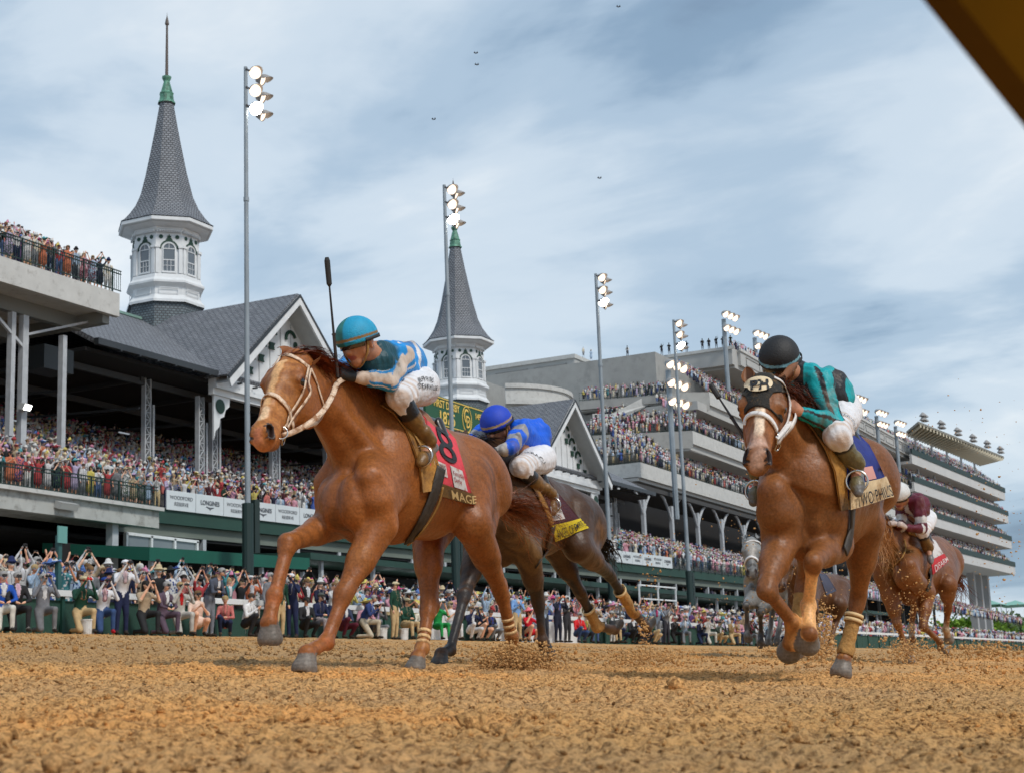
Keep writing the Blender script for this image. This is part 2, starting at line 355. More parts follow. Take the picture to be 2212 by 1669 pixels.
def patch_grid(name, s, w, fine, dz, kind='structure'):
    A, Bw = np.meshgrid(s, w, indexing='ij'); x = FD[0]*A+SD[0]*Bw; y = FD[1]*A+SD[1]*Bw
    ed = np.minimum(np.minimum(A-s[0], s[-1]-A)/(.08*(s[-1]-s[0])), np.minimum(Bw-w[0], w[-1]-Bw)/.5); ed = np.clip(ed, 0, 1)
    z = G(x, y)+dirt_h(x, y, fine)*ed+dz*ed-.02*(1-ed); nr, nc = A.shape; V = np.stack([x, y, z], -1).reshape(-1, 3)
    i = np.arange(nr-1)[:, None]*nc+np.arange(nc-1)[None]; Q = np.stack([i, i+nc, i+nc+1, i+1], -1).reshape(-1, 4)
    return link(name, mesh_np(name, V, Q), dirtm, kind=kind, smooth=True)
s_near = 1.6+np.cumsum(np.linspace(.0085, .028, 700)); s_near = s_near[s_near < 13.2]
patch_grid('track_surface', s_near, np.arange(-5.4, 5.4, .0145), True, 0)
patch_grid('track_surface', np.concatenate([np.arange(12.6, 30, .11), np.arange(30, 62, .3)]), np.arange(-24, 30, .16), True, -.004)
m_ = MB(); X0, X1 = -400, 2600
m_.face([(X0, -60, G(X0, -60)-.035), (X1, -60, G(X1, -60)-.035), (X1, 27.3, G(X1, 27.3)-.035), (X0, 27.3, G(X0, 27.3)-.035)]); m_.obj('ground', dirtm, kind='structure')
apm = mat('apron_concrete', (.30, .29, .27), .85, var=.15, vscale=1.2)
def AP(x, y): return G(x, 27.3)-.03+(y-27.3)*.095
m_ = MB(); m_.face([(X0, 27.3, AP(X0, 27.3)), (X1, 27.3, AP(X1, 27.3)), (X1, 130, AP(X1, 50)), (X0, 130, AP(X0, 50))]); m_.obj('pavement', apm, kind='structure')
# rail beam over the camera (top right corner of the view)
bm_ = mat('rail_underside', srgb(92, 60, 4), .95, var=.2, vscale=8, spec=.05)
a0 = atD(1975, -120, 1.0); a1 = atD(2400, 412, 1.0); d_ = nrm(a1-a0); rt = nrm(CM[:, 0]*.8+CM[:, 1]*.6); rt = nrm(rt-d_*(rt@d_)); bk = -np.cross(d_, rt); bk = bk if bk@CM[:, 2] < 0 else -bk
P_ = [a0-d_*.8, a1+d_*.8, a1+d_*.8+rt*.30, a0-d_*.8+rt*.30]; m_ = MB(); m_.prism(P_, bk*.05); o = m_.obj('rail_beam', bm_, label='blurred brown rail beam crossing the top right corner close to the viewer', cat='rail')
# ------------------------------------------------------------------ fence along the far edge of the track
FY = 27.0; white = mat('paint_white', (.70, .72, .72), .5, var=.06, vscale=4, dirt=(.35, .33, .3), dscale=2.2, dlo=.58, dhi=.8); green = mat('paint_green', srgb(22, 70, 60), .6, var=.2, vscale=2)
gmesh = mat('mesh_green', srgb(34, 70, 60), .8, var=.35, vscale=60, bump=.4, bscale=80)
fr = empty('rail_fence', (42, FY, G(42, FY)), 'long white top rail on green posts between track and crowd', 'fence')
m_ = MB(); m_.beam((22, FY, G(22, FY)+.97), (330, FY, G(330, FY)+.97), .20, .15); m_.obj('top_rail', white, fr)
m_ = MB()
for x in np.arange(22, 330, .01*300): m_.box((x, FY+.04, G(x, FY)-.2), (x+2.96, FY+.06, G(x, FY)+.82))
m_.obj('screen_panel', gmesh, fr)
for x in np.arange(23.5, 180, 3.0): MB().box((x-.05, FY-.03, G(x, FY)-.2), (x+.05, FY+.035, G(x, FY)+.9)).obj('post', green, fr)
for xa, xb in ((47.0, 49.5), (52.2, 59.8)):
    MB().box((xa, FY-.075, G(xa, FY)+.02), (xb, FY-.05, G(xa, FY)+.86)).obj('white_board', white, fr)
# ------------------------------------------------------------------ twin-spire grandstand
def slate(name, c1, c2, sx, sy, off=.5, mort=.035):
    m = bpy.data.materials.new(name); m.use_nodes = True; nt = m.node_tree; N = nt.nodes; L = nt.links; p = N['Principled BSDF']; p.inputs['Roughness'].default_value = .7; MATS[name] = m
    uv = N.new('ShaderNodeUVMap'); br = N.new('ShaderNodeTexBrick'); L.new(uv.outputs[0], br.inputs['Vector']); br.inputs['Scale'].default_value = 1
    br.inputs['Color1'].default_value = (*c1, 1); br.inputs['Color2'].default_value = (*c2, 1); br.inputs['Mortar'].default_value = (.06, .065, .075, 1); br.inputs['Mortar Size'].default_value = mort; br.inputs['Brick Width'].default_value = sx; br.inputs['Row Height'].default_value = sy; br.offset = off
    n = N.new('ShaderNodeTexNoise'); n.inputs['Scale'].default_value = 1.2; n.inputs['Detail'].default_value = 6; L.new(uv.outputs[0], n.inputs['Vector']); mr = N.new('ShaderNodeMapRange'); mr.inputs[3].default_value = .72; mr.inputs[4].default_value = 1.3; L.new(n.outputs[0], mr.inputs[0])
    vm = N.new('ShaderNodeVectorMath'); vm.operation = 'SCALE'; L.new(br.outputs['Color'], vm.inputs[0]); L.new(mr.outputs[0], vm.inputs['Scale']); L.new(vm.outputs[0], p.inputs['Base Color'])
    b = N.new('ShaderNodeBump'); b.inputs['Strength'].default_value = .8; b.inputs['Distance'].default_value = .03; L.new(br.outputs['Fac'], b.inputs['Height']); b.invert = True; L.new(b.outputs[0], p.inputs['Normal']); return m
slm = slate('slate_roof', (.16, .17, .19), (.215, .225, .245), .42, .24); sls = slate('slate_spire', (.20, .215, .24), (.25, .265, .29), .26, .17)
sls2 = slate('shingle_base', (.11, .145, .16), (.16, .20, .215), .26, .17)
wht_ = mat('trim_white', (.66, .68, .69), .6, var=.08, vscale=1.5); grn = mat('trim_green', srgb(22, 58, 44), .6); cop = mat('copper_green', srgb(86, 138, 116), .6, var=.3, vscale=4, dirt=srgb(40, 70, 58), dscale=3)
cop2 = mat('flashing', srgb(120, 150, 140), .6, var=.2); glass = mat('window_glass', (.10, .12, .14), .06, spec=.9); dark = mat('dark_interior', (.012, .012, .013), .95); soff = mat('soffit_white', (.50, .51, .51), .7, var=.05)  # dark: near-black puts interior shade into the colour; also colours the section signs
steel = mat('steel_white', (.40, .42, .44), .55, var=.12, vscale=3); gut = mat('gutter_dark', (.03, .035, .04), .5); stuc = mat('stucco', (.33, .33, .315), .85, var=.07, vscale=.7, dirt=(.24, .24, .23), dscale=.6, dlo=.5, dhi=.75)
conc = mat('concrete_pale', (.50, .50, .48), .8, var=.08, vscale=1.4, dirt=(.28, .27, .25), dscale=2.5, dlo=.55, dhi=.78); grail = mat('railing_green', srgb(16, 44, 38), .55)
GS = empty('grandstand', (100, 60, 4), 'white twin-spire grandstand with slate roofs and two gables behind the crowd', 'grandstand')
EZ, EY, RZ, RY = 19.5, 54.3, 25.4, 65.
def slab(a, b, c, d, t, m, name, par, **k):
    m_ = MB(); P = [np.array(q, float) for q in (a, b, c, d)]; n = nrm(np.cross(P[1]-P[0], P[3]-P[0])); m_.face(P); Q = [p-n*t for p in P]; m_.face(Q[::-1])
    for i in range(4): m_.face([P[i], Q[i], Q[(i+1) % 4], P[(i+1) % 4]])
    return m_.obj(name, m, par, **k)
slab((61.3, EY, EZ), (139, EY, EZ), (139, RY, RZ), (61.3, RY, RZ), .25, slm, 'roof', GS); slab((61.3, RY, RZ), (139, RY, RZ), (139, 80, 18), (61.3, 80, 18), .25, slm, 'roof', GS)
MB().beam((61.0, RY, RZ+.06), (139, RY, RZ+.06), .3, .16).obj('roof_ridge', cop2, GS)
m_ = MB(); m_.beam((61.3, EY-.12, EZ-.16), (71.4, EY-.12, EZ-.16), .3, .34); m_.beam((85.8, EY-.12, EZ-.16), (112.4, EY-.12, EZ-.16), .3, .34); m_.beam((126.8, EY-.12, EZ-.16), (139, EY-.12, EZ-.16), .3, .34)
for x in np.arange(63, 139, 1.5): m_.box((x, EY-.3, EZ-.42), (x+.12, EY, EZ-.32))
m_.obj('gutter', gut, GS)
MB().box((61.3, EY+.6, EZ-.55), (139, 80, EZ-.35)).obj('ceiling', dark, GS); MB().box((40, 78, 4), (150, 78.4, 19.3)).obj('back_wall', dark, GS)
m_ = MB(); rng_ = np.random.default_rng(4)
for i in range(60):     # tube lamps and ducts glimpsed under the roof
    x = rng_.uniform(64, 136); y = rng_.uniform(58, 76); z = 15.2+(y-58)*.16+rng_.uniform(0, 1.4); m_.box((x, y, z), (x+rng_.uniform(.5, 1.6), y+.12, z+.06))
m_.obj('ceiling_lamp', mat('lamp_tube', (.4, .42, .42), .5, emit=(.8, .9, 1), estr=.18), GS)
m_ = MB()
for x in np.arange(62, 139, 6.1): m_.beam((x, 56.8, 18.9), (x, 77.5, 18.9), .25, .4); m_.beam((x, 57, 17.2), (x, 77, 18.3), .12, .12)
for y in (57, 63, 69, 75): m_.beam((62, y, 18.7), (138, y, 18.7), .2, .35)
m_.obj('roof_truss', mat('truss_dark', (.05, .055, .06), .7), GS)
def TZ(x): return 10.72+.018*(x-64.4)
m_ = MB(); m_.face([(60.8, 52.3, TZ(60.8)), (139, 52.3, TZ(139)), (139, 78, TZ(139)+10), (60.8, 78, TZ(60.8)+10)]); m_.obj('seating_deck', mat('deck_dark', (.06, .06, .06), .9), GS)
def lattice(x, y, z0, z1, w, par, name='column'):
    m_ = MB(); m_.box((x-.09, y-.14, z0), (x+.0, y+.14, z1)); m_.box((x+w, y-.14, z0), (x+w+.09, y+.14, z1)); z = z0; s_ = 1
    while z < z1-.5: m_.beam((x, y-.1, z if s_ > 0 else z+.42), (x+w, y-.1, z+.42 if s_ > 0 else z), .05, .05); m_.beam((x, y-.1, z), (x+w, y-.1, z), .04, .04); z += .42; s_ = -s_
    m_.tube((x+w+.2, y-.2, z0), (x+w+.2, y-.2, z1-1.5), .07, n=8); return m_.obj(name, steel, par)
for k in range(12):
    x = 68.5+6.1*k
    if x < 138: lattice(x, 57, TZ(x)+1.2, EZ-.5, .36, GS)
def scroll(x, y, z, g, par):     # curved green-and-white bracket under a gable foot
    m_ = MB(); P = [(0, 0), (1.5, 0), (1.45, -.5), (1.1, -.75), (.95, -1.15), (.6, -1.3), (.5, -1.8), (.15, -2.1), (0, -2.6)]; m_.prism([(x+g*p[0], y, z+p[1]) for p in P], (0, .12, 0)); m_.obj('bracket', wht_, par)
    m_ = MB(); m_.tube((x+g*.55, y-.02, z-.6), (x+g*.55, y-.05, z-.6), .42, n=18); m_.obj('bracket_disc', grn, par)
def gable(xc):
    hw, az, ez, yf = 7.1, (25.45 if xc < 90 else 25.3), (19.25 if xc < 90 else 19.1), 53.9
    for g in (1, -1): slab(*( [(xc, yf-.5, az), (xc, 67, az), (xc+hw*g*1.02, 67, ez-.13), (xc+hw*g*1.02, yf-.5, ez-.13)][::g] ), .12, slm, 'roof', GS)
    for g in (1, -1):
        m_ = MB(); m_.beam((xc+g*.05, yf-.60, az-.22), (xc+hw*g, yf-.60, ez-.30), .16, .42, up=(0, 1, 0)) if False else m_.prism([(xc, yf-.62, az-.02), (xc, yf-.62, az-.62), (xc+g*hw*.985, yf-.62, ez-.72), (xc+g*hw*1.02, yf-.62, ez-.18)], (0, .14, 0)); m_.obj('bargeboard', wht_, GS)
        m_ = MB(); m_.prism([(xc, yf-.67, az+.03), (xc, yf-.67, az-.12), (xc+g*hw*1.02, yf-.67, ez-.30), (xc+g*hw*1.03, yf-.67, ez-.12)], (0, .09, 0)); m_.obj('bargeboard_cap', gut, GS)
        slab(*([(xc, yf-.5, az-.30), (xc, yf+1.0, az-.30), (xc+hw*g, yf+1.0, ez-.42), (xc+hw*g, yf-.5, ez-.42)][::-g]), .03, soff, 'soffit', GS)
    m_ = MB(); m_.prism([(xc-hw+.2, yf+.9, ez-.2), (xc+hw-.2, yf+.9, ez-.2), (xc, yf+.9, az-.3)], (0, .15, 0)); w = m_.obj('gable_wall', wht_, GS)
    for i in range(-6, 7):
        x = xc+i*1.12; zt = az-.45-abs(i)*1.12*(az-ez)/hw
        if zt > ez+.4: MB().box((x-.025, yf+.86, ez+.3), (x+.025, yf+.93, zt)).obj('groove_shade', mat('shadow_groove', (.40, .41, .42), .8), GS)  # grey strips put the shade of the board grooves into colour
    m_ = MB(); m_.box((xc-hw, yf+.35, ez-.65), (xc+hw, yf+.95, ez-.35)); m_.box((xc-hw, yf+.5, ez-.35), (xc+hw, yf+.95, ez+.12)); m_.box((xc-hw, yf+.6, ez-1.0), (xc+hw, yf+.95, ez-.65)); m_.obj('gable_beam', wht_, GS)
    y = yf+.84
    def disc(dx, dz, r): MB().tube((xc+dx, y+.03, ez+dz), (xc+dx, y-.03, ez+dz), r, n=16).obj('ornament', grn, GS)
    def arc(dx, dz, r, a0, a1, th=.11):
        T = np.linspace(a0, a1, 12); m_ = MB()
        for i in range(11): m_.prism([(xc+dx+(r+s_)*cos(t), y, ez+dz+(r+s_)*sin(t)) for s_, t in ((-th, T[i]), (th, T[i]), (th, T[i+1]), (-th, T[i+1]))], (0, -.05, 0))
        m_.obj('ornament', grn, GS)
    for g in (1, -1):
        disc(.0, 5.0, .24) if g > 0 else None
        for (dx, dz) in ((1.05, 3.75), (2.15, 2.8), (3.3, 1.8)): arc(dx*g, dz, .5, radians(20 if g > 0 else 0), radians(190 if g > 0 else 160)); disc((dx+.52)*g, dz-.25, .2)
        for (dx, dz) in ((1.0, 3.0), (2.1, 2.05), (3.25, 1.1), (4.6, .7)): MB().prism([(xc+dx*g-.34, y, ez+dz+.2), (xc+dx*g+.34, y, ez+dz+.2), (xc+dx*g+.2, y, ez+dz), (xc+dx*g+.3, y, ez+dz-.25), (xc+dx*g-.3, y, ez+dz-.25), (xc+dx*g-.2, y, ez+dz)], (0, -.05, 0)).obj('ornament', grn, GS)
    for g in (1, -1): scroll(xc+g*(hw-.2), yf+.7, ez-1.0, -g, GS); lattice(xc+g*(hw-.2)-.18, 55.6, TZ(xc)+1.2, ez-1., .36, GS)
for xc in (78.6, 119.55): gable(xc)
def spire(xc, yc, lab):
    zs = lambda z: float(np.interp(z, (25.2, 26.5, 27.5, 28.3, 29.87, 31.07, 31.76, 32.75, 35.35, 39.99, 41.55, 45.74, 50), (25.05, 26.4, 27.44, 28.28, 29.96, 31.23, 31.97, 33.03, 35.85, 40.95, 42.69, 47.41, 52)))
    r22 = radians(22.5); SP = MB(); c = (xc, yc, 0)
    LZ = lambda pr: [(r, zs(z)) for r, z in pr]; SP.lathe(c, LZ([(3.24, 31.82), (3.0, 31.98), (2.66, 32.35), (2.22, 32.95), (1.84, 33.75), (1.42, 35.3), (1.05, 37.), (.80, 38.2), (.47, 39.95)]), 8, r22); sp = SP.obj('spire', sls, GS); sp['label'] = lab
    MB().lathe(c, [(2.3, 31.52), (3.0, 31.68), (3.2, 31.76), (3.2, 31.98), (3.1, 32.02)], 8, r22).obj('eave', wht_, sp)
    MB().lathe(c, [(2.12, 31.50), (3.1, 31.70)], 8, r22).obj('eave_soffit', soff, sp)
    MB().lathe(c, LZ([(.62, 39.9), (.58, 40.0), (.50, 40.1), (.46, 40.45), (.50, 40.55), (.42, 40.62), (.20, 41.35), (.32, 41.55), (.32, 41.65), (.12, 41.7)]), 8, r22).obj('spire_cap', cop, sp)
    m_ = MB(); m_.tube((xc, yc, zs(41.6)), (xc, yc, zs(45.0)), .11, .07, 10).lathe(c, LZ([(.03, 44.9), (.15, 45.05), (.11, 45.25), (.02, 45.6)]), 8).tube((xc, yc, zs(45.5)), (xc, yc, zs(45.78)), .02, .01, 6); m_.obj('finial', mat('finial_bronze', srgb(92, 82, 76), .5), sp)
    MB().lathe(c, [(2.24, 28.2), (2.24, 30.9), (2.14, 31.0), (2.14, 31.25), (2.28, 31.5), (2.28, 31.7)], 8, r22).obj('drum', wht_, sp)
    MB().lathe(c, [(2.30, 26.95), (2.30, 27.5), (2.42, 27.6), (2.62, 27.75), (2.62, 27.88), (2.42, 28.1), (2.36, 28.35), (2.24, 28.35)], 8, r22).obj('drum_base', wht_, sp)
    MB().lathe(c, [(2.62, 26.45), (2.62, 26.62), (2.45, 26.8), (2.36, 26.97)], 8, r22).obj('base_moulding', wht_, sp)
    MB().lathe(c, [(2.9, 23.0), (2.45, 25.2), (2.40, 26.5)], 8, r22).obj('shingled_base', sls2, sp)
    R_ = 2.24*cos(r22)
    for k in range(8):
        th = k*pi/4; n_ = np.array([cos(th), sin(th), 0]); t_ = np.array([-sin(th), cos(th), 0]); zz_ = np.array([0, 0, 1.])
        if n_@nrm([-xc, -yc, 0]) < -.35: continue
        Pp = lambda u_, z, o: np.array([xc, yc, 0])+n_*(R_+o)+t_*u_+zz_*z
        # sash window with arched head
        m_ = MB(); arch = [Pp(.36*cos(a_), 30.05+.36*sin(a_), .02) for a_ in np.linspace(0, pi, 13)]; m_.face([Pp(-.36, 28.55, .02), Pp(.36, 28.55, .02)]+arch[0:]); wdw = m_.obj('window_pane', glass, sp)
        m_ = MB(); 
        for a_, b_ in ((-.42, -.36), (.36, .42)): m_.prism([Pp(a_, 28.45, .0), Pp(b_, 28.45, .0), Pp(b_, 30.05, .0), Pp(a_, 30.05, .0)], n_*.07)
        m_.prism([Pp(-.46, 28.42, 0), Pp(.46, 28.42, 0), Pp(.46, 28.53, 0), Pp(-.46, 28.53, 0)], n_*.12)
        for zc in (29.3,): m_.prism([Pp(-.36, zc-.03, 0), Pp(.36, zc-.03, 0), Pp(.36, zc+.03, 0), Pp(-.36, zc+.03, 0)], n_*.06)
        for u_ in (-.12, .12): m_.prism([Pp(u_-.012, 28.55, 0), Pp(u_+.012, 28.55, 0), Pp(u_+.012, 29.28, 0), Pp(u_-.012, 29.28, 0)], n_*.045)
        m_.prism([Pp(-.36, 28.91, 0), Pp(.36, 28.91, 0), Pp(.36, 28.94, 0), Pp(-.36, 28.94, 0)], n_*.045); m_.prism([Pp(-.36, 30.03, 0), Pp(.36, 30.03, 0), Pp(.36, 30.08, 0), Pp(-.36, 30.08, 0)], n_*.05); m_.prism([Pp(-.015, 30.05, 0), Pp(.015, 30.05, 0), Pp(.015, 30.4, 0), Pp(-.015, 30.4, 0)], n_*.045)
        T = np.linspace(0, pi, 11)
        for i in range(10): m_.prism([Pp((.36+s_)*cos(a_), 30.05+(.36+s_)*sin(a_), 0) for s_, a_ in ((0, T[i]), (.07, T[i]), (.07, T[i+1]), (0, T[i+1]))], n_*.08)
        m_.obj('window_frame', wht_, sp)
        m_ = MB()
        for i in range(10): m_.prism([Pp((.50+s_)*cos(a_), 30.05+(.50+s_)*sin(a_), 0) for s_, a_ in ((0, T[i]), (.10, T[i]), (.10, T[i+1]), (0, T[i+1]))], n_*.05)
        m_.prism([Pp(u_, z, 0) for u_, z in ((-.22, 30.62), (.22, 30.62), (.16, 30.76), (.10, 30.80), (.14, 30.9), (.03, 30.95), (0, 31.08), (-.03, 30.95), (-.14, 30.9), (-.10, 30.80), (-.16, 30.76))], n_*.05)
        for g in (1, -1): m_.tube(Pp(.52*g, 30.86, 0), Pp(.52*g, 30.86, .04), .135, n=14)
        m_.obj('arch_ornament', grn, sp)
        m_ = MB()
        for g in (1, -1):
            m_ = MB(); m_.prism([Pp(.62*g, 28.4, 0), Pp(.86*g, 28.4, 0), Pp(.86*g, 30.1, 0), Pp(.62*g, 30.1, 0)][::g], n_*.12); m_.prism([Pp(.58*g, 30.1, 0), Pp(.92*g, 30.1, 0), Pp(.92*g, 30.26, 0), Pp(.58*g, 30.26, 0)][::g], n_*.18); m_.obj('pilaster', wht_, sp)
        m_ = MB(); m_.prism([Pp(-.62, 27.02, .16), Pp(.62, 27.02, .16), Pp(.62, 27.06, .16), Pp(-.62, 27.06, .16)], n_*.03); m_.prism([Pp(-.62, 27.40, .16), Pp(.62, 27.40, .16), Pp(.62, 27.44, .16), Pp(-.62, 27.44, .16)], n_*.03); m_.prism([Pp(-.62, 27.06, .16), Pp(-.58, 27.06, .16), Pp(-.58, 27.40, .16), Pp(-.62, 27.40, .16)], n_*.03); m_.prism([Pp(.58, 27.06, .16), Pp(.62, 27.06, .16), Pp(.62, 27.40, .16), Pp(.58, 27.40, .16)], n_*.03); m_.obj('panel_frame', wht_, sp); m_ = MB(); m_.prism([Pp(-.8, 31.28, 0), Pp(.8, 31.28, 0), Pp(.8, 31.32, 0), Pp(-.8, 31.32, 0)], n_*.14)
        for j in range(-5, 6): m_.prism([Pp(j*.15-.04, 31.16, 0), Pp(j*.15+.04, 31.16, 0), Pp(j*.15+.04, 31.28, 0), Pp(j*.15-.04, 31.28, 0)], n_*.14)
        m_.obj('dentil_band', wht_, sp)
    return sp
spire(79.9, 64.8, 'nearer white cupola with a slate spire and green copper cap'); spire(120.6, 64.9, 'farther white cupola with a slate spire, half behind a light pole')
# anniversary sign on the roof edge
sg = empty('sign', (100, 53.7, 19.6), 'dark green board with gold lettering standing on the roof edge between the gables', 'sign'); MB().box((94.3, 53.5, 19.75), (106.2, 53.7, 21.95)).obj('board', mat('sign_green', srgb(20, 78, 44), .5), sg)
goldm = mat('sign_gold', srgb(226, 190, 92), .5); m_ = MB()
for a_, b_ in (((94.4, 53.45, 19.85), (106.1, 53.5, 19.92)), ((94.4, 53.45, 21.80), (106.1, 53.5, 21.87))): m_.box(a_, b_)
m_.obj('border', goldm, sg); xd, zd = (1, 0, 0), (0, 0, 1)
text_mesh('lettering', 'FIRST DERBY', .78, goldm, (97.3, 53.47, 21.38), xd, zd, sg, .01, bold=.012, font_scale_x=.86); text_mesh('lettering', '1875', 1.25, goldm, (97.3, 53.47, 20.42), xd, zd, sg, .01, bold=.02)
text_mesh('lettering', '149TH DERBY', .62, goldm, (103.5, 53.47, 21.28), xd, zd, sg, .01, bold=.012); text_mesh('lettering', '2023', 1.25, goldm, (103.5, 53.47, 20.42), xd, zd, sg, .01, bold=.02)
text_mesh('emblem_letters', 'C', 1.5, goldm, (100.22, 53.46, 21.02), xd, zd, sg, .01, bold=.01, font_scale_x=.7); text_mesh('emblem_letters', 'D', 1.3, goldm, (100.5, 53.46, 20.62), xd, zd, sg, .01, bold=.01, font_scale_x=.7)
m_ = MB(); T = np.linspace(0, 2*pi, 25)
for i in range(24): m_.prism([(100.35+(.66+s_)*cos(t), 53.5, 20.85+(.92+s_)*sin(t)) for s_, t in ((0, T[i]), (.06, T[i]), (.06, T[i+1]), (0, T[i+1]))], (0, -.04, 0))
m_.obj('emblem_ring', goldm, sg); m_ = MB()
for x in (95, 98, 101, 104, 106): m_.box((x-.04, 53.7, 19.2), (x+.04, 53.85, 20.2)); m_.beam((x, 53.8, 19.9), (x, 55.2, 19.95), .06, .06)
m_.obj('support', gut, sg)
for s_, X_, z_ in (('318', 69.1, 14.15), ('320', 131.0, 14.4)):
    n_ = empty('section_sign', (X_, 57, z_), ('small dark section sign at the left, beside the first lattice column under the roof' if s_ == '318' else 'small dark section sign farther right, between the gables under the roof'), 'sign'); Yb = 57.
    MB().box((X_-.30, Yb, z_-.34), (X_+.30, Yb+.05, z_+.34)).obj('board', dark, n_); MB().box((X_-.30, Yb-.03, z_+.28), (X_+.30, Yb, z_+.34)).box((X_-.30, Yb-.03, z_-.34), (X_+.30, Yb, z_-.30)).obj('border', mat('sign_white', (.7, .7, .7), .6), n_); text_mesh('lettering', s_, .36, mat('sign_white'), (X_, Yb-.04, z_), xd, zd, n_, .01)
# terrace front: banners, beams, openings, awning
m_ = MB(); P = lambda x, y, z: (x, y, TZ(x)+z)
def lbeam(m_, x0, x1, y0, y1, za, zb): m_.prism([P(x0, y0, za), P(x1, y0, za), P(x1, y0, zb), P(x0, y0, zb)], (0, y1-y0, 0))
lbeam(m_, 60.9, 190, 52.12, 52.6, -.55, .05); lbeam(m_, 60.9, 190, 51.9, 52.12, -.75, -.45); m_.obj('terrace_beam', mat('beam_green', srgb(34, 66, 56), .7, var=.15, vscale=.5), GS)
m_ = MB(); lbeam(m_, 60.9, 190, 52.2, 53.0, -1.35, -.75); m_.obj('terrace_band', mat('band_grey', srgb(104, 112, 104), .8, var=.15, vscale=.4), GS)
m_ = MB(); lbeam(m_, 61, 190, 52.3, 70, -1.5, -1.3); lbeam(m_, 61, 190, 58, 58.3, -6, -1.3); m_.obj('lower_shade', dark, GS)  # near-black slabs stand in for the shade below the terrace
for x in np.arange(67.6, 190, 4.4): MB().box((x, 52.2, TZ(x)-4.5), (x+.28, 52.5, TZ(x)-1.35)).obj('post', steel, GS)
wf = MB(); wf.box((61.3, 52.0, TZ(61)-3.1), (67.0, 52.2, TZ(61)-2.9)); wf.box((61.3, 52.0, TZ(61)-1.5), (67.0, 52.2, TZ(61)-1.35))
for x in (61.3, 63.2, 65.05, 66.9): wf.box((x-.07, 52.0, TZ(61)-3.1), (x+.07, 52.2, TZ(61)-1.4))
wf.obj('window_frame', white, GS); MB().box((61.3, 52.1, TZ(61)-3.0), (66.9, 52.15, TZ(61)-1.4)).obj('window_pane', mat('glass_grey', (.16, .19, .2), .1, spec=.8), GS)
lbl = mat('banner_white', (.60, .64, .66), .6, var=.03, vscale=2); ink = mat('banner_ink', (.10, .11, .13), .7); xb = 64.3; k = 0
while xb < 134.5:
    w = 2.42; z0 = TZ(xb+w/2)
    kind = k % 2 == 0
    ov = empty('banner', (xb, 52.1, z0), None, 'banner', 'white sponsor banners along the terrace front')
    ov['label'] = ('white banner with two lines of spaced grey lettering on the terrace front' if kind else 'white banner with one dark word over a small winged emblem on the terrace front')
    if k == 0: ov['label'] = 'white banner with two lettered lines, leftmost of the terrace row beside the green railing'
    if k == 1: ov['label'] = 'white banner with one word over a winged emblem, next to the leftmost banner'
    MB().prism([(xb+.02, 52.0, TZ(xb)), (xb+w-.02, 52.0, TZ(xb+w)), (xb+w-.02, 52.0, TZ(xb+w)+1.02), (xb+.02, 52.0, TZ(xb)+1.02)], (0, .06, 0)).obj('panel', lbl, ov)
    dr = (1, 0, .018)
    if kind: text_mesh('lettering', 'WOODFORD', .27, ink, (xb+w/2, 51.985, z0+.66), dr, zd, ov, .004, font_scale_x=1.15); text_mesh('lettering', 'RESERVE', .27, ink, (xb+w/2, 51.985, z0+.33), dr, zd, ov, .004, font_scale_x=1.15)
    else:
        text_mesh('lettering', 'LONGINES', .34, ink, (xb+w/2, 51.985, z0+.58), dr, zd, ov, .004, bold=.008); m2 = MB(); cx_ = xb+w/2
        for g in (1, -1): m2.prism([(cx_, 51.99, z0+.36), (cx_+g*.34, 51.99, z0+.40), (cx_+g*.34, 51.99, z0+.37), (cx_+g*.04, 51.99, z0+.26), (cx_, 51.99, z0+.18)], (0, -.01, 0))
        m2.obj('emblem', ink, ov)
    xb += w; k += 1
def railing(x0, x1, y, zf, h, par, m, step=.14, slope=0., post=2.0, dirv=(1, 0)):
    m_ = MB(); L_ = x1-x0; Pq = lambda s, z: (x0+s*dirv[0], y+s*dirv[1], zf+slope*s+z)
    for z in (h, .12, h-.16): m_.beam(Pq(0, z), Pq(L_, z), .05, .05)
    s = 0
    while s < L_: m_.beam(Pq(s, .1), Pq(s, h), .022, .022); s += step
    s = 0
    while s <= L_+.01: m_.beam(Pq(s, -.1), Pq(s, h+.02), .07, .07); s += post
    return m_.obj('railing', m, par)
# terrace railing at the right, then the lower roof / green awning
railing(134.8, 190, 52.05, TZ(134.8), 1.0, GS, grail, .3, .018)
awm = mat('awning_green', srgb(8, 84, 68), .7, var=.08, vscale=1)
aw = empty('awning', (62, 46, 7), 'wide dark green canvas awning in front of the terrace windows', 'awning'); m_ = MB(); m_.prism([(55.6, 45.9, 7.05), (55.6, 45.9, 7.66), (55.6, 52.2, 8.35), (55.6, 52.2, 7.9)], (12.7, 0, .35)); m_.obj('canopy', awm, aw); m_ = MB()
for x in (56, 60.2, 64.4, 68): m_.box((x, 46.1, 3.5), (x+.16, 46.3, 7.3))
m_.obj('support', steel, aw)
m_ = MB(); m_.prism([(68.4, 45.9, 7.95), (68.4, 45.9, 8.3), (68.4, 52.3, 8.7), (68.4, 52.3, 8.3)], (125, 0, 1.35)); m_.obj('lower_roof', mat('roof_edge_green', srgb(30, 62, 52), .6, var=.1), GS)
m_ = MB(); lbeam(m_, 68.4, 193, 51.8, 52.0, -2.35, -2.05); m_.obj('terrace_ledge', mat('roof_edge_green'), GS)
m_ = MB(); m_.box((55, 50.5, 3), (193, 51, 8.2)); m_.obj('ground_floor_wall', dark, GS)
for x in np.arange(70, 190, 5.2): MB().box((x, 46.3, 3.5), (x+.2, 46.5, 8.2+(x-68)*.0108)).obj('post', steel, GS)
m_ = MB()
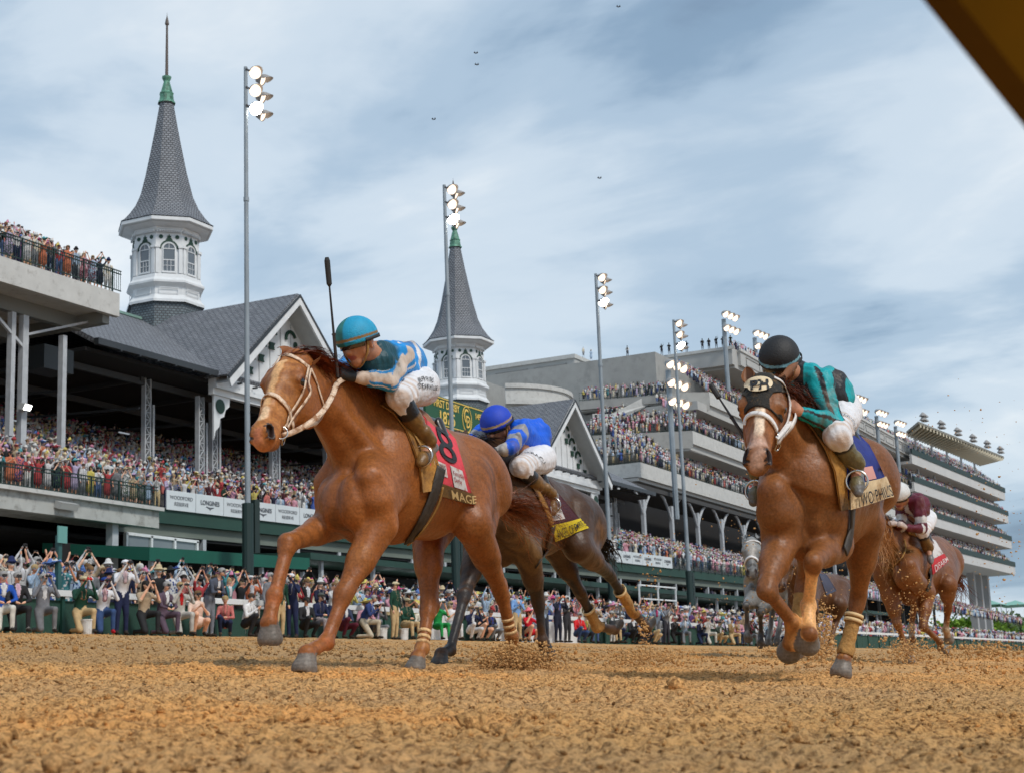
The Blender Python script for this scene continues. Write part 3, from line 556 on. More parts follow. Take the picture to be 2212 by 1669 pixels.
for x in np.arange(70, 190, 3.1): m_.box((x, 48.5+rng_.uniform(-1, 1), 7.0+(x-68)*.0108), (x+1.1, 48.6, 7.05+(x-68)*.0108))
m_.obj('canopy_lamp', mat('lamp_strip', (.6, .62, .62), .5, emit=(.9, .95, 1), estr=1.2), GS)
# ------------------------------------------------------------------ balcony building at the left
BL = empty('balcony_building', (55, 56, 4), 'concrete grandstand wing at the far left with two crowded balconies', 'grandstand')
MB().box((20, 51.9, 20.1), (60.4, 52.2, 21.3)).box((20, 52.2, 20.3), (60.4, 62, 21.2)).obj('upper_balcony', conc, BL)
MB().box((20, 54, 19.6), (60.0, 54.4, 20.3)).box((59.6, 52.3, 19.7), (60.1, 62, 20.3)).box((20, 57.5, 19.4), (60, 58, 20.3)).obj('balcony_beam', mat('beam_grey', (.2, .21, .2), .7), BL)
railing(20, 60.55, 51.95, 21.35, 1.15, BL, grail, .15, 0, 2.1); railing(51.95, 62, 60.5, 21.35, 1.15, BL, grail, .15, 0, 2.0, (0, 1)) if False else None
m_ = MB()
for i in range(12): m_.box((20, 53.2+i*.85, 21.2+i*.42), (60.3, 54.05+i*.85, 21.6+i*.42))
m_.obj('seating_step', conc, BL)
for x, w in ((55.1, .36), (54.35, .26)): 
    z1 = 19.3; MB().box((x, 53.2, 10.5), (x+w, 53.5, z1)).obj('column', steel, BL)
MB().box((57.7, 53.1, 10.8), (57.98, 53.4, 18.8)).obj('column', steel, BL)
MB().beam((55.4, 53.3, 17.6), (51.5, 53.3, 20.2), .14, .14).beam((55.4, 53.3, 18.4), (60, 53.3, 20.0), .12, .12).obj('brace', steel, BL)
MB().box((57.9, 54.5, 17.4), (60.0, 56, 18.6)).obj('duct', mat('duct_dark', (.03, .036, .04), .6), BL)
MB().box((10, 62, 4), (61.3, 62.5, 25.6)).obj('back_wall', dark, BL)
MB().box((20, 49.7, 9.25), (60.9, 50.0, 10.15)).box((20, 50.0, 9.5), (60.9, 53, 10.1)).obj('lower_balcony', mat('concrete_mid', (.40, .41, .39), .8, var=.1, vscale=1.2, dirt=(.25, .25, .23), dscale=2), BL); MB().box((20, 49.45, 10.08), (61.0, 49.75, 10.26)).obj('balcony_cornice', conc, BL)
railing(20, 60.85, 49.75, 10.22, 1.05, BL, grail, .14, 0, 1.9)
m_ = MB(); m_.face([(20, 50, 10.15), (61, 50, 10.15), (61, 76, 20.3), (20, 76, 20.3)]); m_.obj('seating_deck', mat('deck_dark'), BL)
for x in (58.0, 47): MB().box((x, 50.1, 3), (x+.42, 50.5, 9.3)).obj('column', steel, BL)
MB().box((20, 53, 8.9), (61, 60, 9.1)).box((20, 58, 3), (61, 58.3, 9)).obj('lower_shade', dark, BL); MB().box((49.5, 56.2, 3), (60.5, 56.4, 7.6)).obj('block_wall', mat('block_grey', (.10, .105, .105), .9, var=.2, vscale=3, bump=.5, bscale=12), BL)  # black boxes stand in for the shade under the lower balcony
def floodlight(par, c, w=.55, lit=False):
    m_ = MB(); x, y, z = c; m_.prism([(x-w/2, y, z), (x+w/2, y, z), (x+w/2, y-.15, z+.28), (x-w/2, y-.15, z+.28)], (0, .35, .12)); o = m_.obj('lamp_housing', mat('housing_grey', (.4, .41, .4), .5), par)
    m_ = MB(); m_.face([(x-w/2+.03, y-.01, z+.02), (x+w/2-.03, y-.01, z+.02), (x+w/2-.03, y-.15, z+.26), (x-w/2+.03, y-.15, z+.26)]); m_.obj('lamp_glass', mat('lamp_lit', (.9, .9, .85), .3, emit=(1, .95, .85), estr=9) if lit else mat('lamp_clear', (.5, .5, .48), .2), par)
floodlight(BL, (55.1, 52.9, 14.6), .5, True); floodlight(BL, (54.2, 49.4, 9.5), 1.2)
# street sign post in front of the fence at the left
ss = empty('sign_post', (36.2, 27.4, 2.3), 'green sign post with a small blank plate standing behind the rail at the left', 'sign post'); qx = atY(125, 1300, 27.5); qt = atY(126, 1155, 27.5); MB().box((qx[0]-.06, 27.45, 1.9), (qx[0]+.06, 27.57, qt[2])).obj('post', mat('post_teal', srgb(40, 84, 84), .6), ss); MB().box((qx[0]-.16, 27.38, qt[2]-.2), (qx[0]+.16, 27.42, qt[2]+.22)).obj('plate', mat('plate_teal', srgb(96, 150, 146), .6), ss)
# ------------------------------------------------------------------ modern stand behind the gables
BS = empty('modern_grandstand', (220, 76, 5), 'tall grey stucco grandstand with stacked crowded balconies behind the second gable', 'grandstand')
par_ = mat('parapet_grey', (.40, .40, .385), .8, var=.05, vscale=.5)
def tier(x0, x1, y0, y1, z0, z1, m=conc, name='balcony', par=BS): return MB().box((x0, y0, z0), (x1, y1, z1)).obj(name, m, par)
MB().box((206, 79, 0), (338, 112, 49)).box((186, 88, 0), (206, 112, 36)).box((178, 96, 0), (206, 125, 33)).obj('wall', stuc, BS)
tier(180.5, 338, 72, 72.4, 27.4, 29.3); tier(180.5, 181.2, 72.4, 92, 27.4, 29.3); tier(180.5, 338, 72.4, 92, 27.0, 27.5, par_, 'balcony_floor')
tier(200.2, 338, 72, 72.4, 34.2, 36.0); MB().prism([(200.15, 72.05, 33.6), (200.15, 72.45, 33.6), (194.7, 86, 33.6), (194.3, 85.8, 33.6)], (0, 0, 2.4)).obj('balcony', stuc, BS); MB().prism([(200.1, 72.5, 33.3), (206, 72.5, 33.3), (206, 87, 33.3), (194.8, 87, 33.3)], (0, 0, 2.2)).obj('balcony_floor', par_, BS); tier(200, 338, 72.4, 84, 33.4, 34.2, par_, 'balcony_floor')
tier(208.1, 338, 72, 72.4, 40.8, 42.65); MB().prism([(208.05, 72.05, 40.0), (208.05, 72.45, 40.0), (204.9, 77.2, 40.0), (204.5, 76.8, 40.0)], (0, 0, 2.6)).prism([(204.5, 76.8, 41.2), (204.9, 76.9, 41.2), (202.2, 89.3, 41.2), (201.8, 89.3, 41.2)], (0, 0, 1.2)).obj('balcony', stuc, BS); MB().prism([(204.9, 77.2, 41.0), (207, 77.2, 41.0), (207, 90, 41.0), (202.2, 90, 41.0)], (0, 0, 1.1)).obj('balcony_floor', par_, BS); tier(204, 338, 72.4, 90, 39.6, 40.8, par_, 'balcony_floor')
tier(223.5, 338, 72, 72.5, 49.2, 51.6, par_, 'parapet'); tier(221, 223.45, 72.51, 95, 49.0, 51.6, par_, 'parapet'); tier(222, 338, 72.5, 100, 48.6, 50.2, par_, 'roof')
MB().box((223.2, 71.8, 51.3), (338, 72.0, 51.75)).box((220.8, 72, 51.3), (221.0, 95, 51.75)).obj('cornice', conc, BS)
m_ = MB()
for i in range(14): x = 226+i*8; m_.box((x, 71.9, 49.6), (x+6.6, 71.97, 49.7)); m_.box((x, 71.9, 50.8), (x+6.6, 71.97, 50.9)); m_.box((x, 71.9, 49.6), (x+.1, 71.97, 50.9)); m_.box((x+6.5, 71.9, 49.6), (x+6.6, 71.97, 50.9))
m_.obj('parapet_panel', mat('panel_line', (.30, .30, .29), .8), BS)
MB().box((209.5, 93.2, 46.6), (221, 125, 51.0)).obj('attic_block', par_, BS); MB().box((209.2, 93.0, 50.6), (221, 125, 51.2)).box((209.3, 93.1, 46.4), (221, 125, 46.9)).obj('cornice', conc, BS)
m_ = MB()
for y in (94.5, 101, 108, 115): m_.box((209.4, y, 47.4), (209.5, y+5.4, 47.5)); m_.box((209.4, y, 49.9), (209.5, y+5.4, 50.0)); m_.box((209.4, y, 47.4), (209.5, y+.1, 50)); m_.box((209.4, y+5.3, 47.4), (209.5, y+5.4, 50))
m_.obj('parapet_panel', mat('panel_line'), BS)
MB().box((212, 95, 30), (221, 125, 46.6)).obj('upper_wall', mat('panel_blue_grey', (.42, .45, .48), .6, var=.03), BS)
# curved terrace parapet
m_ = MB(); cx0, cy0 = 182.5, 92.5
T = np.linspace(pi*1.18, pi*1.72, 26)
for i in range(25):
    for r0, r1, za, zb in ((9.3, 9.7, 37.6, 40), (9.7, 9.95, 39.6, 40.15), (9.7, 10.1, 37.5, 38.1), (8.9, 9.3, 33.0, 37.6)):
        a_, b_ = T[i], T[i+1]; m_.prism([(cx0+r1*cos(a_), cy0+r1*sin(a_), za), (cx0+r1*cos(b_), cy0+r1*sin(b_), za), (cx0+r0*cos(b_), cy0+r0*sin(b_), za), (cx0+r0*cos(a_), cy0+r0*sin(a_), za)], (0, 0, zb-za))
m_.obj('curved_parapet', conc, BS); MB().box((174, 90, 36), (203, 98, 40.8)).obj('link_wall', stuc, BS)
for x0, y, zf in ((181, 72.1, 29.3), (200.5, 72.1, 36.0), (208.4, 72.1, 42.65)): railing(x0, 338, y, zf, 1.2, BS, grail, 1.0, 0, 3)
def rail_between(a, b, h, par, m, step=.5):
    a = np.array(a, float); b = np.array(b, float); L_ = np.linalg.norm(b-a); m_ = MB(); zz_ = np.array([0, 0, 1.])
    for z in (h, .15): m_.beam(a+zz_*z, b+zz_*z, .06, .06)
    for t in np.linspace(0, 1, int(L_/step)+1): q = lerp(a, b, t); m_.beam(q, q+zz_*h, .035, .035)
    return m_.obj('railing', m, par)
rail_between((200.1, 72.2, 36), (194.4, 85.8, 36), 1.2, BS, grail); rail_between((204.4, 76.9, 42.4), (201.8, 89.3, 42.4), 1.2, BS, grail); rail_between((180.8, 72.2, 29.3), (180.8, 90, 29.3), 1.2, BS, grail)
MB().prism([(199.3, 86.3, 38.4), (201.2, 84.3, 38.4), (204.3, 79.6, 41.2), (204.3, 79.6, 42.6), (201.2, 84.3, 39.9), (199.3, 86.3, 39.9)], (.35, .1, 0)).obj('stair_parapet', conc, BS); MB().prism([(199.7, 86.4, 38.0), (201.6, 84.4, 38.0), (206, 84.4, 38.0), (206, 90, 38.0), (199.7, 90, 38.0)], (0, 0, 1.0)).obj('landing', par_, BS)
# tree-shaped columns below
for x in np.arange(150, 330, 9.):
    m_ = MB(); zb, zt = 8, 27; m_.box((x-.3, 66.8, zb), (x+.3, 67.2, zt-4))
    for g in (1, -1): m_.path([(x, 67, zt-6), (x+g*1., 67, zt-4.4), (x+g*2.2, 67, zt-3.3), (x+g*3.8, 67, zt-2.6)], .18, 8)
    m_.obj('column', steel, BS)
MB().box((139, 60, 26.6), (338, 72, 27.0)).obj('concourse_roof', mat('concourse_dark', (.06, .06, .06), .9), BS) if False else None
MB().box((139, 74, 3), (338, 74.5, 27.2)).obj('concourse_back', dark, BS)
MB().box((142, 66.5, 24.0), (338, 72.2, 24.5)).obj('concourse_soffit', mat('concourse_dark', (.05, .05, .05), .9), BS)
m_ = MB(); m_.face([(139, 52.3, TZ(139)), (338, 52.3, TZ(139)+.8), (338, 73.5, 19), (139, 73.5, 19)]); m_.obj('seating_deck', mat('deck_dark'), BS)
# ------------------------------------------------------------------ farthest stand with the canopy
CS = empty('far_grandstand', (380, 90, 5), 'farthest grandstand at the right edge with four stacked decks and a ribbed canopy', 'grandstand'); K = 1.33
A0 = np.array([250.2, 53.1])*K; A1 = np.array([311.6, 49.6])*K; dv = nrm([*(A1-A0), 0]); nv = np.array([-dv[1], dv[0], 0]); A03 = np.array([*A0, 0.]); LN = np.linalg.norm(A1-A0)
def cbox(m_, s0, s1, t0, t1, z0, z1): m_.prism([A03+dv*s0+nv*t0+np.array([0, 0, z0]), A03+dv*s1+nv*t0+np.array([0, 0, z0]), A03+dv*s1+nv*t1+np.array([0, 0, z0]), A03+dv*s0+nv*t1+np.array([0, 0, z0])], (0, 0, z1-z0))
CT = [35.4, 31.0, 26.2, 21.3]
for i, z in enumerate(CT):
    z *= K; ext = i*1.0; m_ = MB(); cbox(m_, -2, LN+ext, 0, .5, z, z+2.0); cbox(m_, -2, LN+ext, .5, 16, z, z+.6); cbox(m_, LN+ext-.5, LN+ext, .5, 16, z, z+2.0); m_.obj('deck', mat('deck_white', (.50, .50, .49), .7, var=.05, vscale=.3), CS)
    m_ = MB(); cbox(m_, -2, LN+ext+.3, -.15, .05, z+2.0, z+3.2); cbox(m_, LN+ext+.1, LN+ext+.3, -.15, 14, z+2.0, z+3.2); m_.obj('deck_railing', grail, CS)
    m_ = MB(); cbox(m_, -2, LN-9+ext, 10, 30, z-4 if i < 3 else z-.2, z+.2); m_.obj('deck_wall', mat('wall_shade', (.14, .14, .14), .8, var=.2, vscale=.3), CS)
m_ = MB(); cbox(m_, -14, -2, 6, 34, CT[1]*K, 56); cbox(m_, -1, 6, 8, 34, 48, 55.5); m_.obj('stair_tower', par_, CS)
for s in (LN-16, LN-9, LN-2): 
    m_ = MB(); cbox(m_, s, s+1.6, 6, 7.6, 3, CT[3]*K); m_.obj('column', mat('column_grey', (.34, .34, .34), .7), CS)
# canopy: a tilted ribbed roof on thin posts
O = [atD(1984, 914, 245*K), atD(2169, 989, 300*K), atD(2118, 1002, 296*K), atD(1958, 936, 252*K)]; m_ = MB(); m_.prism(O, (0, 0, .5)); m_.obj('canopy', mat('canopy_tan', srgb(120, 116, 104), .6, var=.08, vscale=.3), CS); m_ = MB()
for t in np.linspace(0.02, .98, 30): m_.beam(lerp(O[0], O[1], t)-np.array([0, 0, .3]), lerp(O[3], O[2], t)-np.array([0, 0, .3]), .35, .6)
m_.obj('canopy_rib', mat('rib_cream', srgb(188, 180, 158), .6), CS); m_ = MB()
for t in (.1, .3, .5, .7, .9): m_.tube(lerp(O[3], O[2], t), lerp(O[3], O[2], t)-np.array([0, 0, 8]), .25, n=8)
m_.obj('canopy_post', steel, CS)
for i, t in enumerate((.06, .24, .42, .60, .78, .96)):
    c = lerp(O[0], O[1], t); m_ = MB()
    for dz in (0, .9): 
        for dx in (-.9, .9): m_.lathe((c[0]+dx, c[1], 0), [(.15, c[2]+1.9+dz), (.75, c[2]+1.3+dz), (.8, c[2]+1.1+dz)], 8)
    o = m_.obj('light_bank', mat('lamp_hood', (.30, .29, .28), .5), CS)
# ------------------------------------------------------------------ light poles
hood_ = mat('lamp_hood'); polem = mat('pole_steel', (.26, .30, .33), .5, metal=.2, var=.15, vscale=.8); lit = mat('lamp_bright', (1, 1, .95), .3, emit=(1, .96, .86), estr=60); glow = mat('lamp_glow', (1, .8, .65), .3, emit=(1, .80, .62), estr=1.0)
def lamp(par, c, aim, r=.42, litm=None):
    aim = nrm(aim); m_ = MB(); b_ = c-aim*r*1.1; up = np.array([0, 0, 1.]); rt = nrm(np.cross(aim, up)); uu = np.cross(rt, aim)
    def ringp(o, rad, n=14, cut=0): return [o+(rt*cos(t)+uu*sin(t))*rad for t in np.arange(n)*2*pi/n]
    R0, R1, R2 = ringp(b_-aim*r*.35, r*.3), ringp(b_, r*.72), ringp(c, r)
    for i in range(14): j = (i+1) % 14; m_.face([R0[i], R0[j], R1[j], R1[i]]); m_.face([R1[i], R1[j], R2[j], R2[i]])
    m_.face(R0[::-1])
    for i in range(7):   # visor on the upper half
        j = i+1; a_, b2 = R2[i], R2[j]; h0 = aim*r*(.3+1.0*sin(pi*i/7)); h1 = aim*r*(.3+1.0*sin(pi*j/7)); m_.face([a_, b2, b2+h1, a_+h0])
    o = m_.obj('lamp_housing', hood_, par); R3 = ringp(c-aim*.06, r*.94); m_ = MB(); m_.face(R3); rebase(link('lamp_face', m_.mesh('lamp_face'), litm), o if False else par); return o
def pole(xy, ztop, zbase, rad, rows, label, aimy=-1., sleeve=True, scale=1.):
    x, y = xy; p = empty('light_pole', (x, y, zbase), label, 'light pole', 'tall floodlight poles along the stands'); m_ = MB(); m_.tube((x, y, zbase), (x, y, ztop), rad*.66, rad*.40, 12); m_.tube((x, y, ztop-7), (x, y, ztop-6.8), rad*.60, n=12); m_.obj('pole', polem, p)
    if sleeve: MB().tube((x, y, zbase), (x, y, 9.9+.005*(x-60)), .27, n=12).obj('sleeve', mat('sleeve_green', srgb(24, 48, 46), .6), p); MB().box((x+.27, y-.22, 7.6), (x+.66, y+.22, 10.1)).obj('control_box', mat('box_green', srgb(26, 44, 40), .6), p)
    for k in range(rows): z = ztop-.2-k*.95*scale; MB().beam((x-.1, y-.1, z+.05), (x+1.15*scale, y-.1, z+.0), .07, .07).obj('cross_arm', mat('arm_dark', (.10, .10, .11), .5), p)
    for k in range(rows):
        z = ztop-.25-k*.95*scale
        lamp(p, np.array([x+.34*scale, y-.35, z]), (-.55, -.75, -.32), .33*scale, lit if k == rows-1 else glow); lamp(p, np.array([x+1.1*scale, y-.3, z-.12]), (.25, -.8, -.42), .31*scale, glow)
pole((60.35, 44), 31.75, 3.5, .23, 3, 'nearest tall light pole, left of the leading horse, with a dazzling lamp'); pole((80.6, 44), 31.4, 3.8, .25, 3, 'tall light pole in front of the second spire'); pole((103.5, 44), 31.1, 4, .28, 3, 'tall light pole in front of the second gable'); pole((119.4, 44), 30.85, 4.2, .28, 3, 'tall light pole between the second gable and the modern stand')
def bank(px, py, d, pz, label, s=1.4, rows=2, cols=3):
    c = atD(px, py, d); p = empty('light_bank', c, label, 'light pole', 'clusters of floodlights on the far roofs'); MB().tube((c[0], c[1], c[2]-pz), tuple(c), .35, n=8).obj('pole', polem, p)
    for r in range(rows):
        for q in range(cols): lamp(p, c+np.array([q*1.15*s-.6, -.6-q*.2, -r*1.5*s+.6]), (-.5, -.75, -.35), .40*s, glow)
bank(1563, 690, 235, 11, 'light bank topmost over the modern stand roof, left one'); bank(1630, 730, 250, 10, 'light bank over the roof edge beside the black helmet'); bank(1443, 800, 190, 18, 'large light bank in front of the modern stand wall', 1.5, 3, 3)
bank(1846, 868, 262, 10, 'light bank right of the white breeches, nearest of three in a row'); bank(1893, 898, 285, 9, 'light bank in the middle of three along the far parapet'); bank(1934, 920, 305, 9, 'light bank third along the far parapet, before the canopy')
# ------------------------------------------------------------------ far trees and tents
leafm = [mat('leaf_%s' % n, c, .8, var=.35, vscale=.4) for n, c in (('spring', srgb(106, 140, 34)), ('mid', srgb(74, 104, 48)), ('dull', srgb(92, 112, 70)))]
bark = mat('bark', (.09, .07, .05), .9)
def tree(x, y, h, w, m, label, seed):
    r = np.random.default_rng(seed); z0 = 10+.0*x; t = empty('tree', (x, y, z0), label, 'tree', 'trees beyond the far stand'); m_ = MB(); m_.tube((x, y, z0-6), (x, y, z0+h*.5), w*.05, w*.03, 8)
    B_ = []
    for k in range(7):
        a_ = r.uniform(0, 6.28); e = np.array([x+cos(a_)*w*.35*r.uniform(.4, 1), y+sin(a_)*w*.35, z0+h*r.uniform(.55, .95)]); m_.tube((x, y, z0+h*r.uniform(.2, .45)), e, w*.02, w*.006, 6); B_.append(e)
    m_.obj('trunk', bark, t); n = 1500; c = np.array([B_[i] for i in r.integers(0, 7, n)])+r.normal(0, 1, (n, 3))*np.array([w*.17, w*.17, h*.13]); s = r.uniform(.25, .6, (n, 1))*w/9; a_ = r.normal(0, 1, (n, 3)); a_ /= np.linalg.norm(a_, axis=1)[:, None]; b_ = np.cross(a_, r.normal(0, 1, (n, 3))); b_ /= np.linalg.norm(b_, axis=1)[:, None]
    V = np.stack([c-a_*s, c+b_*s*.6, c+a_*s, c-b_*s*.6], 1).reshape(-1, 3); rebase(link('crown', mesh_np('crown', V, np.arange(4*n).reshape(-1, 4)), m), t)
tr = [(2072, 1262, 420, 15, 16, 0, 'bright spring-green tree left of the far stand columns'), (2118, 1268, 430, 15, 16, 0, 'bright green tree between the far stand columns'), (2096, 1236, 520, 26, 20, 2, 'thin pale tree rising behind the bright green ones'), (2150, 1245, 520, 24, 18, 2, 'tall loose tree right of the far columns'), (2180, 1262, 540, 20, 20, 1, 'dull green tree near the right edge behind tents'), (2210, 1255, 560, 24, 22, 2, 'grey-green tree at the right edge'), (2160, 1272, 480, 13, 18, 1, 'low dark green tree over the tents'), (2135, 1240, 600, 26, 20, 1, 'farthest tree behind the gap in the stand')]
for i, (px, py, d, h, w, mi, lb) in enumerate(tr): c = atD(px, py+30, d); tree(c[0], c[1], (1320-py)/3400*d*1.0, w, leafm[mi], lb, 60+i)
for i, (px, d, w) in enumerate(((2140, 420, 20), (2195, 430, 20))):
    c = atD(px, 1308, d); t = empty('tent', c, ('green peaked tent roof beyond the crowd at the far right', 'green peaked tent roof cut by the right edge')[i], 'tent'); m_ = MB(); a_ = c+np.array([0, 0, 1.6]); Pq = [c+np.array([sx*w/2*.8, sy*w/2*.4, 0]) for sx, sy in ((-1, -1), (1, -1), (1, 1), (-1, 1))]
    for k in range(4): m_.face([Pq[k], Pq[(k+1) % 4], a_])
    m_.obj('roof', mat('tent_green', srgb(130, 180, 165), .7), t); m_ = MB()
    for q in Pq: m_.tube(q, q-np.array([0, 0, 4]), .1, n=6)
    m_.obj('pole', steel, t)
# white scaffold frame and flying birds
wfm = empty('metal_frame', atY(1420, 1290, 40), 'white tubular frame standing in the crowd below the banners', 'frame'); c = atY(1380, 1262, 42); e = atY(1459, 1269, 42); m_ = MB(); h = 2.9
for t in (0, .5, 1): q = lerp(c, e, t); m_.beam(q, q-np.array([0, 0, h]), .1, .1)
for dz in (0, -.95, ): m_.beam(c+np.array([0, 0, dz]), e+np.array([0, 0, dz]), .1, .1)
m_.obj('frame_bars', white, wfm)
for i, (px, py) in enumerate(((1336, 16), (1028, 116), (1030, 141), (1295, 386), (937, 259))):
    c = atD(px, py, 160); m_ = MB(); s_ = .26; R_ = CM[:, 0]; U_ = CM[:, 1]; m_.prism([c-R_*s_*.2, c+U_*.06, c+R_*s_*.35, c-U_*.05], CM[:, 2]*.08)
    for g in (1, -1): m_.prism([c+U_*.03, c+R_*g*s_*.5+U_*.22, c+R_*g*s_*.9+U_*.05, c+R_*g*s_*.3-U_*.02], CM[:, 2]*.03)
    m_.obj('bird', mat('bird_dark', (.03, .03, .035), .8), label=('small dark bird at the very top of the sky', 'upper bird of the pair high over the poles', 'lower bird of the pair high over the poles', 'small dark bird left of the dark cloud band, over the third pole', 'small dark bird between the first and second poles')[i], cat='bird', group='birds high in the sky')
# ------------------------------------------------------------------ people
def figure(pose='stand', arms='down', hat='none', dress=False, vox=.028, bulk=1., lean=0.):
    """one continuous standing / kneeling / crouching / seated body facing -Y, feet at z = 0. ids: 0 skin 1 top 2 bottom 3 hair 4 shoes 5 gadget 6 hat 7 shirt front"""
    s = SDF(); A = lambda x, y, z: np.array([x, y, z], float)
    hz = dict(stand=.92, kneel=.50, crouch=.34, sit=.46)[pose]; by = dict(stand=0, kneel=.05, crouch=.12, sit=.12)[pose]
    hip = A(0, by, hz); ch = hip+A(0, -.04-lean*.5, .38); nk = hip+A(0, -.03-lean*.8, .56-lean*.1); hd = nk+A(0, -.03-lean*.25, .14)
    b = bulk
    s.cap(hip+A(0, 0, .02), hip+A(0, -.02, .18), .145*b, .125*b, k=.04, flat=(0, 1, 0), ratio=.78, col=1 if not dress else 1); s.cap(hip+A(0, -.02, .16), ch, .135*b, .165*b, k=.05, flat=(0, 1, 0), ratio=.68, col=1)
    s.cap(A(-.15*b, ch[1], nk[2]-.10), A(.15*b, ch[1], nk[2]-.10), .068, k=.05, col=1); s.cap(nk-A(0, 0, .05), nk+A(0, 0, .05), .052, k=.02, col=0)
    if not dress: s.cap(ch+A(0, -.10*b, .14), ch+A(0, -.10*b, -.10), .035, .02, k=.01, col=7)
    s.cap(hd+A(0, .005, .02), hd+A(0, -.012, -.03), .088, .07, k=.02, col=0); s.cap(hd+A(0, -.085, -.005), hd+A(0, -.10, -.02), .014, .016, k=.012, col=0)
    for g in (1, -1): s.ball(hd+A(.088*g, .0, -.01), .018, k=.006, col=0); s.ball(hd+A(.034*g, -.080, .012), .0155, k=.002, col=(5 if bulk > 1 else 3))
    s.ball(hd+A(0, -.076, -.048), .013, k=.002, col=3 if bulk > 1 else 0)
    s.ell(hd+A(0, .020, .042), [A(.099, 0, 0), A(0, .098, 0), A(0, 0, .078)], k=.002, col=3)
    if dress: s.cap(hd+A(0, .05, .0), nk+A(0, .05, -.08), .10, .085, k=.01, flat=(0, 1, 0), ratio=.62, col=3)
    if hat == 'cap': s.ell(hd+A(0, .008, .065), [A(.098, 0, 0), A(0, .1, 0), A(0, 0, .062)], k=.003, col=6); s.cap(hd+A(-.03, -.10, .055), hd+A(.03, -.10, .055), .045, k=.003, flat=(0, 0, 1), ratio=.4, col=6)
    if hat == 'brim': s.cap(hd+A(0, 0, .07), hd+A(0, 0, .135), .09, .08, k=.004, col=6); s.cap(hd+A(0, 0, .07), hd+A(0, .001, .07), .155, k=.004, flat=(0, 0, 1), ratio=.16, col=6); s.cap(hd+A(0, 0, .085), hd+A(0, .001, .085), .097, k=.001, flat=(0, 0, 1), ratio=.2, col=3)
    if hat == 'wide': s.cap(hd+A(0, .02, .09), hd+A(0, .02, .13), .085, .07, k=.004, col=6); s.ell(hd+A(.02, .02, .09), [A(.25, 0, .05), A(0, .24, .04), A(-.004, 0, .022)], k=.004, col=6); s.ball(hd+A(.12, -.06, .14), .05, k=.01, col=7); s.ball(hd+A(.06, -.10, .13), .035, k=.01, col=7)
    if hat == 'flower': 
        for (x, y, z, r) in ((.06, 0, .14, .06), (.12, .02, .18, .05), (.02, -.03, .17, .05), (.14, -.02, .10, .045), (.09, .0, .24, .035)): s.ball(hd+A(x, y, z), r, k=.008, col=6)
    for g in (1, -1):
        sh = A(.185*g*b, ch[1], nk[2]-.10)
        a_ = arms if not isinstance(arms, tuple) else arms[0 if g > 0 else 1]
        el, ha = {'down': (sh+A(.05*g, .02, -.28), sh+A(.05*g, -.06, -.52)), 'phone': (sh+A(.08*g, -.20, -.16), A(.06*g, hd[1]-.26, hd[2]+.0)), 'high': (sh+A(.07*g, -.08, .22), sh+A(.02*g, -.12, .48)), 'overhead': (sh+A(.10*g, -.10, .20), A(.07*g, hd[1]-.10, hd[2]+.30)),
                  'clap': (sh+A(.06*g, -.10, -.26), A(.03*g, ch[1]-.30, nk[2]-.16)), 'knee': (sh+A(.06*g, -.14, -.26), A(.10*g, hip[1]-.30, hip[2]+.14)), 'folded': (sh+A(.06*g, -.06, -.27), A(-.06*g, ch[1]-.22, ch[2]+.02)), 'lap': (sh+A(.05*g, -.08, -.27), A(.05*g, hip[1]-.30, hip[2]+.18)), 'wave': (sh+A(.14*g, -.04, .14), sh+A(.24*g, -.06, .42))}[a_]
        s.cap(sh, el, .058*b, .046, k=.025, col=1); s.cap(el, lerp(el, ha, .55), .043, .036, k=.015, col=0 if dress else 1); s.cap(lerp(el, ha, .5), ha, .033, .026, k=.015, col=0 if dress else 1)
        hdv = nrm(ha-el); s.cap(ha, ha+hdv*.05, .032, .034, k=.01, col=0); s.cap(ha+hdv*.05, ha+hdv*.10, .028, .018, k=.01, col=0)
    if arms == 'phone': s.cap(A(-.05, hd[1]-.33, hd[2]+.02), A(.05, hd[1]-.33, hd[2]+.02), .035, k=.004, flat=(0, 1, 0), ratio=.45, col=5)
    if arms == 'overhead': s.cap(A(-.05, hd[1]-.14, hd[2]+.40), A(.05, hd[1]-.14, hd[2]+.40), .035, k=.004, flat=(0, 1, 0), ratio=.45, col=5)
    if arms == 'camera' : pass
    if pose == 'stand':
        for g in (1, -1):
            kn = A(.10*g, -.02, .49); an = A(.11*g, .02, .08)
            if dress: s.cap(hip+A(.06*g, 0, 0), A(.06*g, 0, .56), .14*b, .15*b, k=.05, col=1); s.cap(A(.08*g, 0, .58), kn, .07, .05, k=.01, col=0); s.cap(kn, an, .05, .034, k=.015, col=0)
            else: s.cap(hip+A(.075*g, 0, 0), kn, .105*b, .068, k=.03, col=2); s.cap(kn, an, .064, .052, k=.02, col=2)
            s.cap(an-A(0, -.02, .04), an+A(0, -.14, -.045), .042, .036, k=.01, col=4)
    elif pose == 'kneel':
        k1 = A(.14, -.36, .50); s.cap(hip+A(.08, 0, 0), k1, .105, .070, k=.03, col=2); s.cap(k1, A(.14, -.34, .10), .062, .050, k=.02, col=2); s.cap(A(.14, -.32, .05), A(.14, -.48, .04), .042, .036, k=.01, col=4)
        k2 = A(-.12, -.22, .09); s.cap(hip+A(-.08, 0, 0), k2, .105, .075, k=.03, col=2); s.cap(k2, A(-.12, .22, .10), .062, .048, k=.02, col=2); s.cap(A(-.12, .24, .12), A(-.12, .27, .03), .042, .034, k=.01, col=4)
    elif pose == 'crouch':
